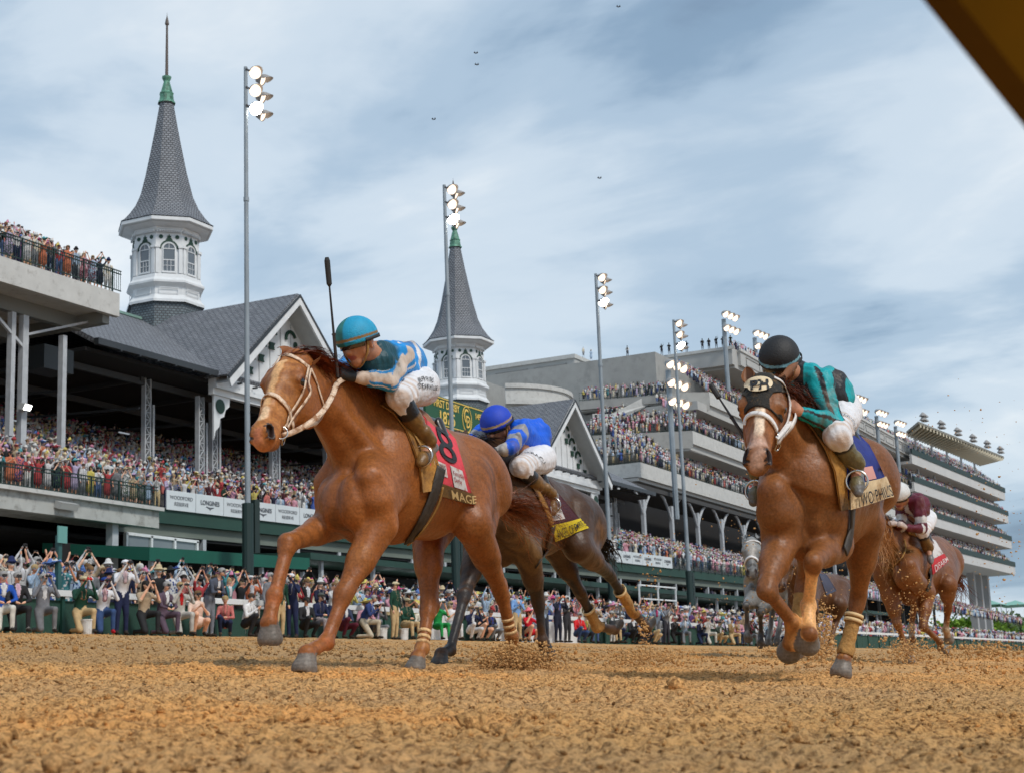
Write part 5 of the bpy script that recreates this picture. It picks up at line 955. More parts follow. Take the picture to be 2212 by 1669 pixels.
class Frame:
    def __init__(s, W, heading):
        s.W = np.array(W, float); s.f = nrm([heading[0], heading[1], 0]); s.l = np.array([-s.f[1], s.f[0], 0.]); s.z = np.array([0, 0, 1.])
    def P(s, px, py, b=0.):
        r = ray(px, py); return r*((s.W@s.l+b)/(r@s.l))
    def q(s, f, l, z): return s.W+s.f*f+s.l*l+s.z*z       # relative to the withers
def vol_fix(V, Q):
    a, b, c = V[Q[:, 0]], V[Q[:, 1]], V[Q[:, 2]]
    if np.einsum('ij,ij->i', a, np.cross(b, c)).sum() < 0 if False else False: return Q[:, ::-1]
    return Q
def paint(V, base, spots):
    """colour per vertex: base plus markings; a spot is (a, b, radius, softness, colour)"""
    Cc = np.tile(np.array(base, float), (len(V), 1))
    for a, b, r, so_, c in spots:
        a = np.array(a, float); b = np.array(b, float); X = V-a; ba = b-a; h = np.clip((X@ba)/(ba@ba+1e-9), 0, 1); d = np.linalg.norm(X-np.outer(h, ba), axis=1)
        wob = .5*so_*np.sin(V[:, 0]*61+V[:, 2]*47+V[:, 1]*53)
        w = np.clip((r+so_+wob-d)/(2*so_), 0, 1)[:, None]; w = w*w*(3-2*w); Cc = Cc*(1-w)+np.array(c)*w
    return Cc
def head_axes(poll, muz, facen):
    a = nrm(muz-poll); n = np.array(facen, float); n = nrm(n-a*(n@a)); s_ = np.cross(n, a); return a, n, s_   # s_: horse's left when n is the face front
def lerp(a, b, t): return np.array(a)*(1-t)+np.array(b)*t
def horse_sdf(J, F, girth=1.):
    s = SDF(); l = F.l; f = F.f; z = F.z
    Wt, Bk, Cr, Tl, Ch, Bf, Br = (J[k] for k in ('withers', 'back', 'croup', 'tail', 'chest', 'bellyF', 'bellyR'))
    # barrel
    cA = (Wt+Bf)/2+f*.02; rA = np.linalg.norm(Wt-Bf)/2
    mB = lerp(Bf, Br, .5); cB = (Bk+mB)/2; rB = np.linalg.norm(Bk-mB)/2
    cD = lerp(Cr, Br, .42)+z*0; rD = np.linalg.norm(Cr-Br)*.46
    s.cap(cA, cB, rA*.95, rB*.98, k=.05, flat=l, ratio=.66*girth)
    s.cap(cB, cD, rB*.98, rD, k=.08, flat=l, ratio=.74*girth)
    s.cap(cA-z*.02-f*.12, cB-f*.05-z*.03, rA*.62, rB*.66, k=.08, flat=l, ratio=1.10*girth)         # spring of ribs
    s.cap(Wt-z*.07-f*.04, Bk-z*.08, .075, .09, k=.09, flat=l, ratio=.8)
    s.cap(Bk-z*.09, Cr-z*.10, .10, .12, k=.08)
    s.cap(Cr-z*.13, Tl-z*.04+f*.10, .14, .07, k=.09)
    # breast and neck
    el_mid = (J['elL']+J['elR'])/2
    s.cap(cA+f*.18-z*.02, Ch-f*.13, rA*.66, .155, k=.07, flat=l, ratio=.80)
    s.cap(Ch-f*.10-z*.06, el_mid-z*.02+f*.02, .13, .10, k=.08, flat=l, ratio=1.0)
    nk0 = lerp(Wt, Ch, .46)-f*.10; nk1 = J['neck1']; nk2 = J['neck2']; q_ = J.get('lt', 1.)
    s.cap(nk0, nk1, .32*girth, .220, k=.08, flat=l, ratio=.54)
    s.cap(nk1, nk2, .220, .150, k=.06, flat=l, ratio=.58)
    s.cap(Wt-z*.09, J['crest']-z*.03, .09, .085, k=.09, flat=l, ratio=.75)
    s.cap(J['crest']-z*.04, J['poll']-z*.03, .085, .065, k=.08, flat=l, ratio=.8)
    s.cap(lerp(J['crest'], nk1, .5), lerp(J['poll'], nk2, .6), .13, .10, k=.08, flat=l, ratio=.7)
    for sd, g in (('L', 1), ('R', -1)):
        sh, el, kn, fe, ho = (J[k+sd] for k in ('sh', 'el', 'kn', 'fe', 'ho'))
        # neck muscle down to the shoulder, shoulder blade, breast
        s.cap(nk2+l*g*.06-z*.05, nk1+l*g*.095-z*.07+f*.02, .055, .07, k=.035)
        s.cap(nk1+l*g*.095-z*.07+f*.02, sh+f*.01+z*.06, .07, .09, k=.04)
        top = Wt-z*.17+l*g*.10-f*.06; s.cap(top, sh-f*.09-z*.02, .11, .14, k=.06, flat=l, ratio=.62)
        s.cap(top+l*g*.03-f*.03, sh-f*.10+l*g*.02+z*.02, .035, .045, k=.04)
        s.cap(top-f*.14-z*.08, el-f*.05+z*.14+l*g*.02, .11, .115, k=.03, flat=l, ratio=.6)              # triceps
        s.cap(sh-f*.05-z*.06, el+z*.03, .118, .10, k=.06)
        s.ell(lerp(Ch, sh, .55)-z*.05-f*.02, [f*.12, l*.10, z*.17], k=.018)                      # breast muscle
        ax = nrm(kn-el); cx = nrm(fe-kn); sd2 = nrm(np.cross(cx, l)); bk = -sd2 if (sd2@f) > 0 else sd2
        if 'flip'+sd in J: bk = -bk
        s.cap(el-ax*.02, lerp(el, kn, .50), .112*q_, .082*q_, k=.05)
        s.cap(lerp(el, kn, .48), kn-ax*.03, .080*q_, .050*q_, k=.03)
        s.cap(lerp(el, kn, .02)+f*.04+l*g*.015, lerp(el, kn, .5)+f*.03+l*g*.01, .07*q_, .055*q_, k=.014)
        s.cap(lerp(el, kn, .15)-f*.05, lerp(el, kn, .7)-f*.02, .045*q_, .035*q_, k=.02)
        s.cap(kn-ax*.035, kn+cx*.035, .055*q_, .052*q_, k=.02); s.ball(kn-bk*.012, .054*q_, k=.012); s.ball(kn+bk*.04-ax*.01, .03*q_, k=.015)
        s.cap(kn+cx*.03, fe, .036*q_, .034*q_, k=.025)
        s.cap(kn+cx*.04+bk*.030, fe+bk*.026-cx*.02, .025*q_, .025*q_, k=.008)
        s.ball(fe+bk*.004, .048*q_, k=.015); s.ball(fe+bk*.034, .030*q_, k=.015)
        s_hoof(s, fe, ho, J['toe'+sd], l, q_)
    for sd, g in (('L', 1), ('R', -1)):
        hp, st, hk, fe, ho = (J[k+sd] for k in ('hp', 'st', 'hk', 'hf', 'hh'))
        but = Tl-z*.10+l*g*.09+f*.12
        s.ell(lerp(Cr, but, .36)+l*g*.09-z*.12, [nrm(Tl-Cr)*.33, l*.165, nrm(np.cross(nrm(Tl-Cr), l))*.20], k=.05)   # gluteals
        s.cap(hp-z*.05, lerp(hp, st, .75), .185, .150, k=.05, flat=l, ratio=.72)
        s.cap(but+z*.02, lerp(st, hk, .30), .12, .090, k=.045, flat=l, ratio=.8)                       # hamstrings
        s.cap(lerp(hp, but, .5)-z*.04, st, .16, .115, k=.05, flat=l, ratio=.75)
        s.ball(st, .115, k=.05)
        gx = nrm(hk-st); cx = nrm(fe-hk); ptd = nrm(gx-cx)
        s.cap(st, lerp(st, hk, .5), .120*q_, .092*q_, k=.04); s.cap(lerp(st, hk, .42), hk-gx*.04, .088*q_, .050*q_, k=.03)
        s.cap(lerp(st, hk, .12)+l*g*.03, lerp(st, hk, .6)+l*g*.015, .07*q_, .05*q_, k=.015)
        s.cap(lerp(st, hk, .5)+ptd*.06, hk+ptd*.05, .035*q_, .034*q_, k=.018)
        s.cap(hk-gx*.03, hk+cx*.04, .056*q_, .052*q_, k=.02); s.ball(hk+ptd*.05-cx*.03, .038*q_, k=.025)
        bk = nrm(np.cross(cx, l)); bk = bk if bk@ptd > 0 else -bk
        s.cap(hk+cx*.03, fe, .042*q_, .037*q_, k=.025)
        s.cap(hk+cx*.04+bk*.030, fe+bk*.026-cx*.02, .027*q_, .026*q_, k=.008)
        s.ball(fe, .050*q_, k=.015); s.ball(fe+bk*.034, .031*q_, k=.015)
        s_hoof(s, fe, ho, J['htoe'+sd], l, q_)
    s.cap(Tl-z*.0, J['dock'], .05, .035, k=.03)
    # head
    po, mu = J['poll'], J['muz']; a, n, sx = head_axes(po, mu, J['facen']); k_ = J.get('hs', 1.); kl = J.get('hl', 1.)
    H = lambda aa, nn, ss: po+a*aa*kl+(n*nn+sx*ss)*k_
    s.cap(nk2, H(.06, -.07, 0), .150, .115, k=.05, flat=l, ratio=.75)
    s.cap(H(.03, -.02, 0), H(.20, -.015, 0), .078*k_, .086*k_, k=.04)
    s.cap(H(.20, -.02, 0), H(.50, -.04, 0), .083*k_, .050*k_, k=.03, flat=sx, ratio=.95)
    s.cap(H(.16, .035, 0), H(.46, .012, 0), .050*k_, .030*k_, k=.025)
    s.cap(H(.46, .010, 0), H(.57, -.005, 0), .030*k_, .032*k_, k=.02)
    s.cap(H(.20, -.12, 0), H(.52, -.085, 0), .060*k_, .040*k_, k=.03)
    s.ball(H(.555, -.035, 0), .060*k_, k=.03); s.ball(H(.60, -.05, 0), .042*k_, k=.03); s.cap(H(.545, -.10, 0), H(.57, -.09, 0), .032*k_, .028*k_, k=.015)
    for g in (1, -1):
        s.ell(H(.165, -.13, .040*g), [a*.135*k_, n*.125*k_, sx*.048*k_], k=.018)     # jowl
        s.cap(H(.205, -.035, .066*g), H(.36, -.055, .045*g), .022*k_, .014*k_, k=.02)
        s.cap(H(.15, .028, .064*g), H(.215, .026, .072*g), .026*k_, .023*k_, k=.025)     # brow
        s.ball(H(.215, -.005, .075*g), .034*k_, k=.02)
        s.ball(H(.215, .000, .106*g), .022*k_, k=.010, sub=True, col=None)
        s.cap(H(.19, .026, .096*g), H(.235, .026, .094*g), .011*k_, .009*k_, k=.008)
        s.cap(H(.575, .000, .034*g), H(.60, -.025, .044*g), .027*k_, .022*k_, k=.014)
        s.cap(H(.574, .012, .054*g), H(.604, -.014, .060*g), .0165*k_, .013*k_, k=.006, sub=True, col=5); s.cap(H(.570, .004, .036*g), H(.600, -.016, .040*g), .015*k_, .012*k_, k=.006, sub=True, col=5)
    s.cap(H(.50, -.077, .09), H(.50, -.077, -.09), .007*k_, k=.008, sub=True, col=None)
    s.cap(H(.50, -.077, .052), H(.60, -.078, .02), .006*k_, k=.008, sub=True, col=None); s.cap(H(.50, -.077, -.052), H(.60, -.078, -.02), .006*k_, k=.008, sub=True, col=None)
    return s, H, (a, n, sx)
def s_hoof(s, fe, ho, toe, l, q=1.):
    """pastern and hoof: ho = centre of the ground face, toe = direction the toe points"""
    toe = nrm(toe); ax = nrm(ho-fe); up = nrm(-(ax-toe*(ax@toe))); cor = ho+up*.082-toe*.016
    s.cap(fe, cor, .038*q, .042*q, k=.02)
    s.cap(cor, cor-up*.012, .050, .050, k=.008)
    s.cap(cor-up*.014-toe*.002, ho+toe*.018+up*.006, .050, .072, k=.003, col=1)
    s.cap(ho-up*.068-toe*.4, ho-up*.068+toe*.4, .066, k=.002, sub=True, col=1)
def face_dir(poll, muz, th):
    """the way a face looks, turned th degrees about its long axis away from the viewer"""
    v = -nrm(np.array(poll)+np.array(muz)); a = nrm(muz-poll); vp = nrm(v-a*(v@a)); return vp*cos(radians(th))-np.cross(vp, a)*sin(radians(th))
def ear_mesh(base, tip, face, w):
    """cupped ear: base, tip, the way its opening faces, half width"""
    d = tip-base; L_ = np.linalg.norm(d); d = d/L_; fc = nrm(face-d*(face@d)); sd = np.cross(d, fc); V = []; Q = []; nr, nc = 9, 9
    for sgn in (0, 1):
        for i in range(nr):
            t = i/(nr-1); ww = w*(math.sin(pi*min(1, .22+.78*t))**.75)*(1-.15*t)+.001
            if t < .3: ww = w*(.72+.28*t/.3)
            for j in range(nc):
                th = (j/(nc-1)-.5)*2*2.2*(1-.35*t); r_ = ww*(.92 if sgn else 1)
                V.append(base+d*(t*L_*(1 if not sgn else .985))+sd*sin(th)*r_-fc*cos(th)*r_*.8+fc*ww*.2-fc*.03*t*t)
    N_ = nr*nc
    for i in range(nr-1):
        for j in range(nc-1):
            a_ = i*nc+j; Q.append([a_, a_+1, a_+nc+1, a_+nc]); Q.append([N_+a_, N_+a_+nc, N_+a_+nc+1, N_+a_+1])
        for j in (0, nc-1):
            a_ = i*nc+j; Q.append([a_, a_+nc, N_+a_+nc, N_+a_])
    return mesh_np('ear', np.array(V), np.array(Q))
def strand_mesh(name, roots, dirs, lens, wid, droop, mats, parent, wave=.02, seed=1, n=7, col=None):
    """many thin hair strands as tapering ribbons"""
    r = np.random.default_rng(seed); V = []; Q = []; b = 0
    for ro, di, le in zip(roots, dirs, lens):
        ph = r.uniform(0, 6.28, 3); sd = nrm(np.cross(di, [0, 0, 1])+r.normal(0, .25, 3)); p = np.array(ro, float); d = nrm(di)
        for i in range(n):
            t = i/(n-1); w = wid*(1-t**2*.9); off = sd*sin(ph[0]+t*7)*wave*t+np.cross(sd, d)*sin(ph[1]+t*6)*wave*t
            V += [p+off-sd*w/2, p+off+sd*w/2]
            if i: Q.append([b+2*i-2, b+2*i-1, b+2*i+1, b+2*i])
            d = nrm(d+np.array([0, 0, -1.])*droop/n); p = p+d*le/(n-1)
        b += 2*n
    me = mesh_np(name, np.array(V), np.array(Q)); o = link(name, me, mats, smooth=True)
    if parent is not None: rebase(o, parent)
    return o
def strap(name, pts, w, th, m, parent, nrmls=None, closed=False, smooth=True):
    """flat strap following a smooth path; width across the given normals"""
    P = [np.array(p, float) for p in pts]; Nn = len(P); R = []
    def cr_(p0, p1, p2, p3, t): return .5*((2*p1)+(-p0+p2)*t+(2*p0-5*p1+4*p2-p3)*t*t+(-p0+3*p1-3*p2+p3)*t**3)
    seg = Nn if closed else Nn-1; C_ = []; NN = []
    for i in range(seg):
        g = (lambda k: k % Nn) if closed else (lambda k: min(max(k, 0), Nn-1))
        for t in np.arange(0, 1, .2):
            C_.append(cr_(P[g(i-1)], P[g(i)], P[g(i+1)], P[g(i+2)], t))
            if nrmls is not None: NN.append(lerp(nrmls[g(i)], nrmls[g(i+1)], t))
    if not closed:
        C_.append(P[-1]); 
        if nrmls is not None: NN.append(nrmls[-1])
    V = []; Q = []; n = len(C_)
    for i in range(n):
        d = nrm(C_[(i+1) % n]-C_[i-1]) if closed else nrm(C_[min(i+1, n-1)]-C_[max(i-1, 0)])
        nn = nrm(NN[i]) if nrmls is not None else nrm(np.cross(d, [0, 0, 1])+1e-6); nn = nrm(nn-d*(nn@d)); sd = np.cross(d, nn)
        for a_, b_ in ((-1, -1), (1, -1), (1, 1), (-1, 1)): V.append(C_[i]+sd*a_*w/2+nn*b_*th/2)
    for i in range(n if closed else n-1):
        j = (i+1) % n
        for k in range(4): Q.append([i*4+k, i*4+(k+1) % 4, j*4+(k+1) % 4, j*4+k])
    if not closed: Q.append([3, 2, 1, 0]); Q.append([n*4-4, n*4-3, n*4-2, n*4-1])
    me = mesh_np(name, np.array(V), np.array(Q)); o = link(name, me, m)
    if parent is not None: rebase(o, parent)
    return o
class BodyQ:
    """nearest-surface lookups on a finished body, so tack and clothes lie on it"""
    def __init__(s, V, Q): 
        from mathutils.bvhtree import BVHTree
        s.t = BVHTree.FromPolygons([tuple(v) for v in V], [tuple(map(int, q)) for q in Q])
    def near(s, p, off=.006):
        c, n, i, d = s.t.find_nearest(Vector(tuple(p))); n = np.array(n); return np.array(c)+n*off, n
    def cast(s, o, d, off=.006):
        r = s.t.ray_cast(Vector(tuple(o)), Vector(tuple(d)))
        if r[0] is None:
            o = np.array(o, float); d = nrm(d); best = min((s.t.find_nearest(Vector(tuple(o+d*t))) for t in (np.linalg.norm(o)*0+np.linspace(.05, 40, 400) if np.linalg.norm(o) < 1e-6 else np.linspace(0, .6, 12))), key=lambda q: q[3])
            return np.array(best[0])+np.array(best[1])*off, np.array(best[1])
        n = np.array(r[1]); 
        if n@np.array(d) > 0: n = -n
        return np.array(r[0])+n*off, n
def drape(name, B, grid, off, m, parent, thick=.006, uv=True, smooth=True):
    """cloth: a grid of (origin, direction) rays cast onto the body"""
    nr, nc = len(grid), len(grid[0]); V = []; NN = []
    for row in grid:
        for p, d in row:
            c, n = B.cast(p, d, off); V.append(c); NN.append(n)
    V = np.array(V); NN = np.array(NN)
    Vg = V.reshape(nr, nc, 3).copy()
    for _ in range(3):
        A_ = Vg.copy(); A_[1:-1, 1:-1] = (Vg[1:-1, 1:-1]*2+Vg[:-2, 1:-1]+Vg[2:, 1:-1]+Vg[1:-1, :-2]+Vg[1:-1, 2:])/6
        A_[0, 1:-1] = (Vg[0, 1:-1]*2+Vg[0, :-2]+Vg[0, 2:])/4; A_[-1, 1:-1] = (Vg[-1, 1:-1]*2+Vg[-1, :-2]+Vg[-1, 2:])/4; Vg = A_
    V = Vg.reshape(-1, 3); T = np.vstack([V, V-NN*thick]); Q = []; N_ = nr*nc
    uvv = []
    for i in range(nr-1):
        for j in range(nc-1):
            a_ = i*nc+j; Q.append([a_, a_+1, a_+nc+1, a_+nc]); Q.append([N_+a_, N_+a_+nc, N_+a_+nc+1, N_+a_+1])
    for i in range(nr-1):
        for j in (0, nc-1): a_ = i*nc+j; Q.append([a_, a_+nc, N_+a_+nc, N_+a_] if j else [a_, N_+a_, N_+a_+nc, a_+nc])
    for j in range(nc-1):
        for i in (0, nr-1): a_ = i*nc+j; Q.append([a_, N_+a_, N_+a_+1, a_+1] if i else [a_, a_+1, N_+a_+1, N_+a_])
    me = mesh_np(name, T, np.array(Q)); o = link(name, me, m, smooth=smooth)
    if parent is not None: rebase(o, parent)
    return o, Vg
def decal_text(name, txt, m, Vg, u0, u1, v0, v1, parent, off=.008, stretch=True):
    """lettering laid on a draped cloth: u along columns, v along rows (0..1)"""
    cu = bpy.data.curves.new('t', 'FONT'); cu.body = txt; cu.size = 1; cu.align_x = 'LEFT'; cu.offset = .004; cu.extrude = 0
    to = bpy.data.objects.new('t', cu); COL.objects.link(to); bpy.context.view_layer.update()
    me = bpy.data.meshes.new_from_object(to.evaluated_get(bpy.context.evaluated_depsgraph_get())); bpy.data.objects.remove(to)
    V = np.empty(len(me.vertices)*3, np.float32); me.vertices.foreach_get('co', V); V = V.reshape(-1, 3); lo = V.min(0); hi = V.max(0)
    x = (V[:, 0]-lo[0])/(hi[0]-lo[0]); y = (V[:, 1]-lo[1])/(hi[1]-lo[1]); nr, nc = Vg.shape[:2]
    uu = (u0+(u1-u0)*x)*(nc-1); vv = (v0+(v1-v0)*(1-y))*(nr-1)
    def smp(uu, vv):
        i = np.clip(vv.astype(int), 0, nr-2); j = np.clip(uu.astype(int), 0, nc-2); a_ = (vv-i)[:, None]; b_ = (uu-j)[:, None]
        return (Vg[i, j]*(1-a_)+Vg[i+1, j]*a_)*(1-b_)+(Vg[i, j+1]*(1-a_)+Vg[i+1, j+1]*a_)*b_
    Pp = smp(uu, vv); e = .3; tu = smp(np.minimum(uu+e, nc-1.001), vv)-smp(np.maximum(uu-e, 0), vv); tv = smp(uu, np.minimum(vv+e, nr-1.001))-smp(uu, np.maximum(vv-e, 0))
    nn = np.cross(tu, tv); nn /= np.linalg.norm(nn, axis=1)[:, None]+1e-9
    if (nn*(Pp)).sum() > 0: nn = -nn       # towards the trackside
    Pp = Pp+nn*off; me.vertices.foreach_set('co', Pp.astype(np.float32).ravel()); me.materials.clear(); me.update(); o = link(name, me, m)
    if parent is not None: rebase(o, parent)
    return o

# ------------------------------------------------------------------ tack
def px_strap(name, B, pts, w, th, m, parent, off=.004, free=()):
    """a strap laid on the body where each sight line meets it; free points carry their own depth"""
    P = []; NN = []
    for p in pts:
        if len(p) == 3: c = atD(*p); P.append(c); NN.append(-nrm(c))
        else:
            c, n = B.cast((0, 0, 0), ray(*p), off+th/2); P.append(c); NN.append(n)
    return strap(name, P, w, th, m, parent, NN)
def loop_strap(name, B, c, ax, ref, w, th, m, parent, off=.004, a0=0., a1=2*pi, n=18, R=.35, skip=None):
    """band round a limb or the head: rays cast inward toward the axis"""
    ax = nrm(ax); u_ = nrm(np.array(ref)-ax*(ax@np.array(ref))); v_ = np.cross(ax, u_); P = []; NN = []; closed = abs(a1-a0-2*pi) < 1e-6
    for t in np.linspace(a0, a1, n, endpoint=not closed):
        d = u_*cos(t)+v_*sin(t); p, nn = B.cast(np.array(c)+d*R, -d, off+th/2); P.append(p); NN.append(d)
    return strap(name, P, w, th, m, parent, NN, closed=closed)
def saddle_cloth(root, B, F, quad, cloth_m, band_m=None, nr=12, nc=14, band=.82, off=.010, rowmats=None):
    """quad: picture points TL, TR, BR, BL on the near flank; the far side mirrors it"""
    TL, TR, BR, BL = [np.array(q, float) for q in quad]; L_ = []
    for i in range(nr):
        row = []
        for j in range(nc):
            a_ = i/(nr-1); b_ = j/(nc-1); p = (TL*(1-b_)+TR*b_)*(1-a_)+(BL*(1-b_)+BR*b_)*a_; c, n = B.cast((0, 0, 0), ray(*p), 0); row.append((c, n))
        L_.append(row)
    def mir(c): return c-2*F.l*((c-F.W)@F.l)
    grid = []
    for i in range(nr-1, -1, -1): grid.append([(mir(c)-F.l*.25, F.l) for c, n in L_[i]])
    up = []
    for c, n in L_[0]:
        c0 = c-F.l*((c-F.W)@F.l)*.5+F.z*.3; c1 = c-F.l*((c-F.W)@F.l)+F.z*.3; c2 = c-F.l*((c-F.W)@F.l)*1.5+F.z*.3; up.append((c2, c1, c0))
    for k in (0, 1, 2): grid.append([(u_[k], -F.z) for u_ in up])
    for i in range(nr): grid.append([(c+n*.12, -n) for c, n in L_[i]])
    o, Vg = drape('saddle_cloth', B, grid, off, cloth_m, root, .008); LV = Vg[nr+3:]
    if band_m:
        r0 = int(band*(nr-1)); sub = LV[r0:]; g2 = [[(p+F.l*.15, -F.l) for p in row] for row in sub]
        V = sub.reshape(-1, 3); nn = []
        T = sub+F.l*.010; q = []; h, w_ = sub.shape[:2]
        for i in range(h-1):
            for j in range(w_-1): q.append([i*w_+j, i*w_+j+1, (i+1)*w_+j+1, (i+1)*w_+j])
        b_o = link('name_band', mesh_np('name_band', np.vstack([T.reshape(-1, 3), (T-F.l*.006).reshape(-1, 3)]), np.array(q+[[x+h*w_ for x in k[::-1]] for k in q])), band_m, smooth=True); rebase(b_o, root)
    return o, LV
# ------------------------------------------------------------------ riders
def arm_angle(V, a, b, F, sgn):
    """position along an arm and angle round it, measured from the outer side"""
    d_ = b-a; t = ((V-a)@d_)/(d_@d_); rad = V-(a+np.outer(t, d_)); dn = nrm(d_); o_ = nrm(F.l*sgn-dn*(F.l*sgn@dn)); up = np.cross(dn, o_)
    return t, np.degrees(np.arctan2(rad@up, rad@o_))
mat('strap_tan', srgb(150, 110, 50), .7)
def rider(label, F, px, fd, fu, cols, paintf=None, group='riders bent over their racehorses', mirror=True, vox=.0075, gloves=(.012, .012, .013), hr=1., skin=srgb(176, 122, 92), bare=False):
    J = {}
    for k, v in px.items(): J[k] = F.P(*v) if len(v) == 3 else atD(v[0], v[1], v[3])
    mir = lambda c: c-2*F.l*((c-F.W)@F.l)
    for k in ('sh', 'el', 'wr', 'hp', 'kn', 'an', 'toe', 'fist'):
        if k+'R' not in J and k+'L' in J: J[k+'R'] = mir(J[k+'L'])
    root = empty('person', (J['hpL']+J['hpR'])/2, label, 'jockey', group); R_ = {}
    hc = J['head']; d = nrm(fd); u_ = nrm(np.array(fu)-d*(np.array(fu)@d)); s_ = np.cross(u_, d); nb = J['neck']
    Hh = lambda a, b, c: hc+(d*a+s_*b+u_*c)*hr
    # body: one continuous surface
    s = SDF(); hipm = (J['hpL']+J['hpR'])/2; shm = (J['shL']+J['shR'])/2
    s.cap(Hh(-.01, 0, .02), Hh(-.015, 0, .021), .088*hr, k=.02, col=0); s.cap(Hh(.02, 0, -.03), Hh(.035, 0, -.085), .066*hr, .042*hr, k=.03)
    s.cap(Hh(.078, 0, .0), Hh(.098, 0, -.028), .012*hr, .015*hr, k=.012); s.cap(Hh(.04, .02, .0), Hh(.04, -.02, .0), .045*hr, k=.03)
    s.cap(Hh(.074, -.017, -.062), Hh(.074, .017, -.062), .0065*hr, k=.006, col=1); s.cap(Hh(.070, -.025, -.045), Hh(.070, .025, -.045), .012*hr, k=.02)
    for g in (1, -1):
        s.cap(Hh(.03, .05*g, -.02), Hh(.02, .055*g, -.05), .03*hr, .025*hr, k=.02); s.ball(Hh(.072, .03*g, .012), .016*hr, k=.012, sub=True, col=None)
        s.cap(Hh(-.005, .092*g, .0), Hh(-.012, .088*g, -.035), .013*hr, .009*hr, k=.008)
        s.ball(Hh(.066, .03*g, .012), .0125*hr, k=.003, col=2)
    s.cap(Hh(-.03, 0, -.04), nb, .052, .056, k=.02); s.cap(nb, (hipm+shm)/2, .08, .11, k=.05); s.cap((hipm+shm)/2, hipm, .12, .11, k=.05)
    for sd in 'LR':
        sh, el, wr, hp, kn, an, toe, fist = (J[k+sd] for k in ('sh', 'el', 'wr', 'hp', 'kn', 'an', 'toe', 'fist'))
        s.cap(nb, sh, .06, .055, k=.04); s.cap(sh, el, .048, .036, k=.02); s.cap(el, wr, .036, .024, k=.02)
        s.cap(hp, kn, .085, .055, k=.04); s.cap(kn, an, .05, .034, k=.02); s.cap(an, toe, .036, .028, k=.02)
        # hand: palm, curled fingers, thumb
        hd = nrm(fist-wr); sdv = nrm(np.cross(hd, F.z)); pz = np.cross(sdv, hd); gl = 3
        s.cap(wr, wr+hd*.03, .026, .028, k=.01, col=gl); s.cap(wr+hd*.03, wr+hd*.085, .036, .036, k=.012, flat=sdv, ratio=.62, col=gl)
        for i, (o_, ln) in enumerate(((.027, .92), (.009, 1.), (-.009, .96), (-.026, .8))):
            k0 = wr+hd*.088+pz*o_; side = F.l*(1 if sd == 'R' else -1)
            k1 = k0+(hd*.7+side*.5)*.034*ln; k2 = k1+(side*.85-hd*.35)*.024*ln; k3 = k2+(-hd*.9+side*.1)*.02*ln
            s.cap(k0, k1, .0105, .0098, k=.003, col=gl); s.cap(k1, k2, .0098, .009, k=.002, col=gl); s.cap(k2, k3, .009, .008, k=.002, col=gl)
        t0 = wr+hd*.04+pz*.03; t1 = t0+(hd*.4+pz*.55+side*.5)*.035; t2 = t1+(hd*.6+side*.75-pz*.2)*.03
        s.cap(t0, t1, .0125, .0105, k=.006, col=gl); s.cap(t1, t2, .0105, .009, k=.002, col=gl)
    V, Q, ci = s.build(vox*.8); c = np.tile(np.array(skin), (len(V), 1)); c[ci == 1] = srgb(150, 82, 76); c[ci == 2] = (.02, .015, .012); c[ci == 3] = gloves
    c *= (1+.12*np.sin(V[:, :1]*40)*np.sin(V[:, 2:]*37)); rebase(link('body', mesh_np('body', V, Q, col=c), mat('rider_skin', attr='Col', rough=.5, var=.12, vscale=30, bump=.1, bscale=120), smooth=True), root)
    # shirt
    s = SDF(); back = J.get('back', lerp(hipm, shm, .5)+F.z*.06); waist = lerp(hipm, shm, .2); fr = nrm(F.f)
    s.cap(nb-F.z*.03, back-F.z*.10, .11, .145, k=.06); s.cap(back-F.z*.10, waist, .15, .13, k=.05); s.cap(J['shL'], J['shR'], .075, .075, k=.05)
    s.cap(lerp(J['shL'], nb, .4), lerp(back, J['hpL'], .4)-F.z*.07, .085, .10, k=.04); s.cap(lerp(J['shR'], nb, .4), lerp(back, J['hpR'], .4)-F.z*.07, .085, .10, k=.04)
    for sd in 'LR':
        sh, el, wr = (J[k+sd] for k in ('sh', 'el', 'wr')); g_ = 1 if sd == 'L' else 2; s.cap(sh, lerp(sh, el, .5), .078, .068, k=.025, col=g_); s.cap(lerp(sh, el, .45), el, .068, .056, k=.02, col=g_); s.cap(el, lerp(el, wr, .5), .055, .046, k=.02, col=g_+2); s.cap(lerp(el, wr, .5), lerp(el, wr, .93), .046, .034, k=.015, col=g_+2)
        for t in (.25, .5, .75): s.cap(lerp(sh, el, t)+F.z*.07+F.l*.05, lerp(sh, el, t)-F.z*.07-F.f*.06, .012, k=.014, col=g_)       # folds
    V, Q, ci = s.build(vox); V0 = V.copy(); r_ = np.random.default_rng(3)
    nz = sum(np.sin(V@r_.normal(0, fq, 3)+r_.uniform(0, 6))*am for fq, am in ((14, .004), (22, .0035), (38, .0022), (38, .002), (60, .0012)) for _ in (0, 1))
    me = mesh_np('shirt', V, Q); nv = np.empty(len(V)*3, np.float32); me.vertices.foreach_get('normal', nv); V = V+nv.reshape(-1, 3)*nz[:, None]
    c = paint(V, cols['shirt'], []) if paintf is None else paintf(V0, ci, J, F, cols)
    rebase(link('shirt', mesh_np('shirt', V, Q, col=c), mat('silks', attr='Col', rough=.5, var=.06, vscale=9, bump=.5, bscale=22, spec=.4, dirt=srgb(110, 84, 60), dscale=3.2, dlo=.56, dhi=.78), smooth=True), root)
    # breeches
    s = SDF(); s.cap(waist-fr*.02, hipm, .125, .13, k=.05)
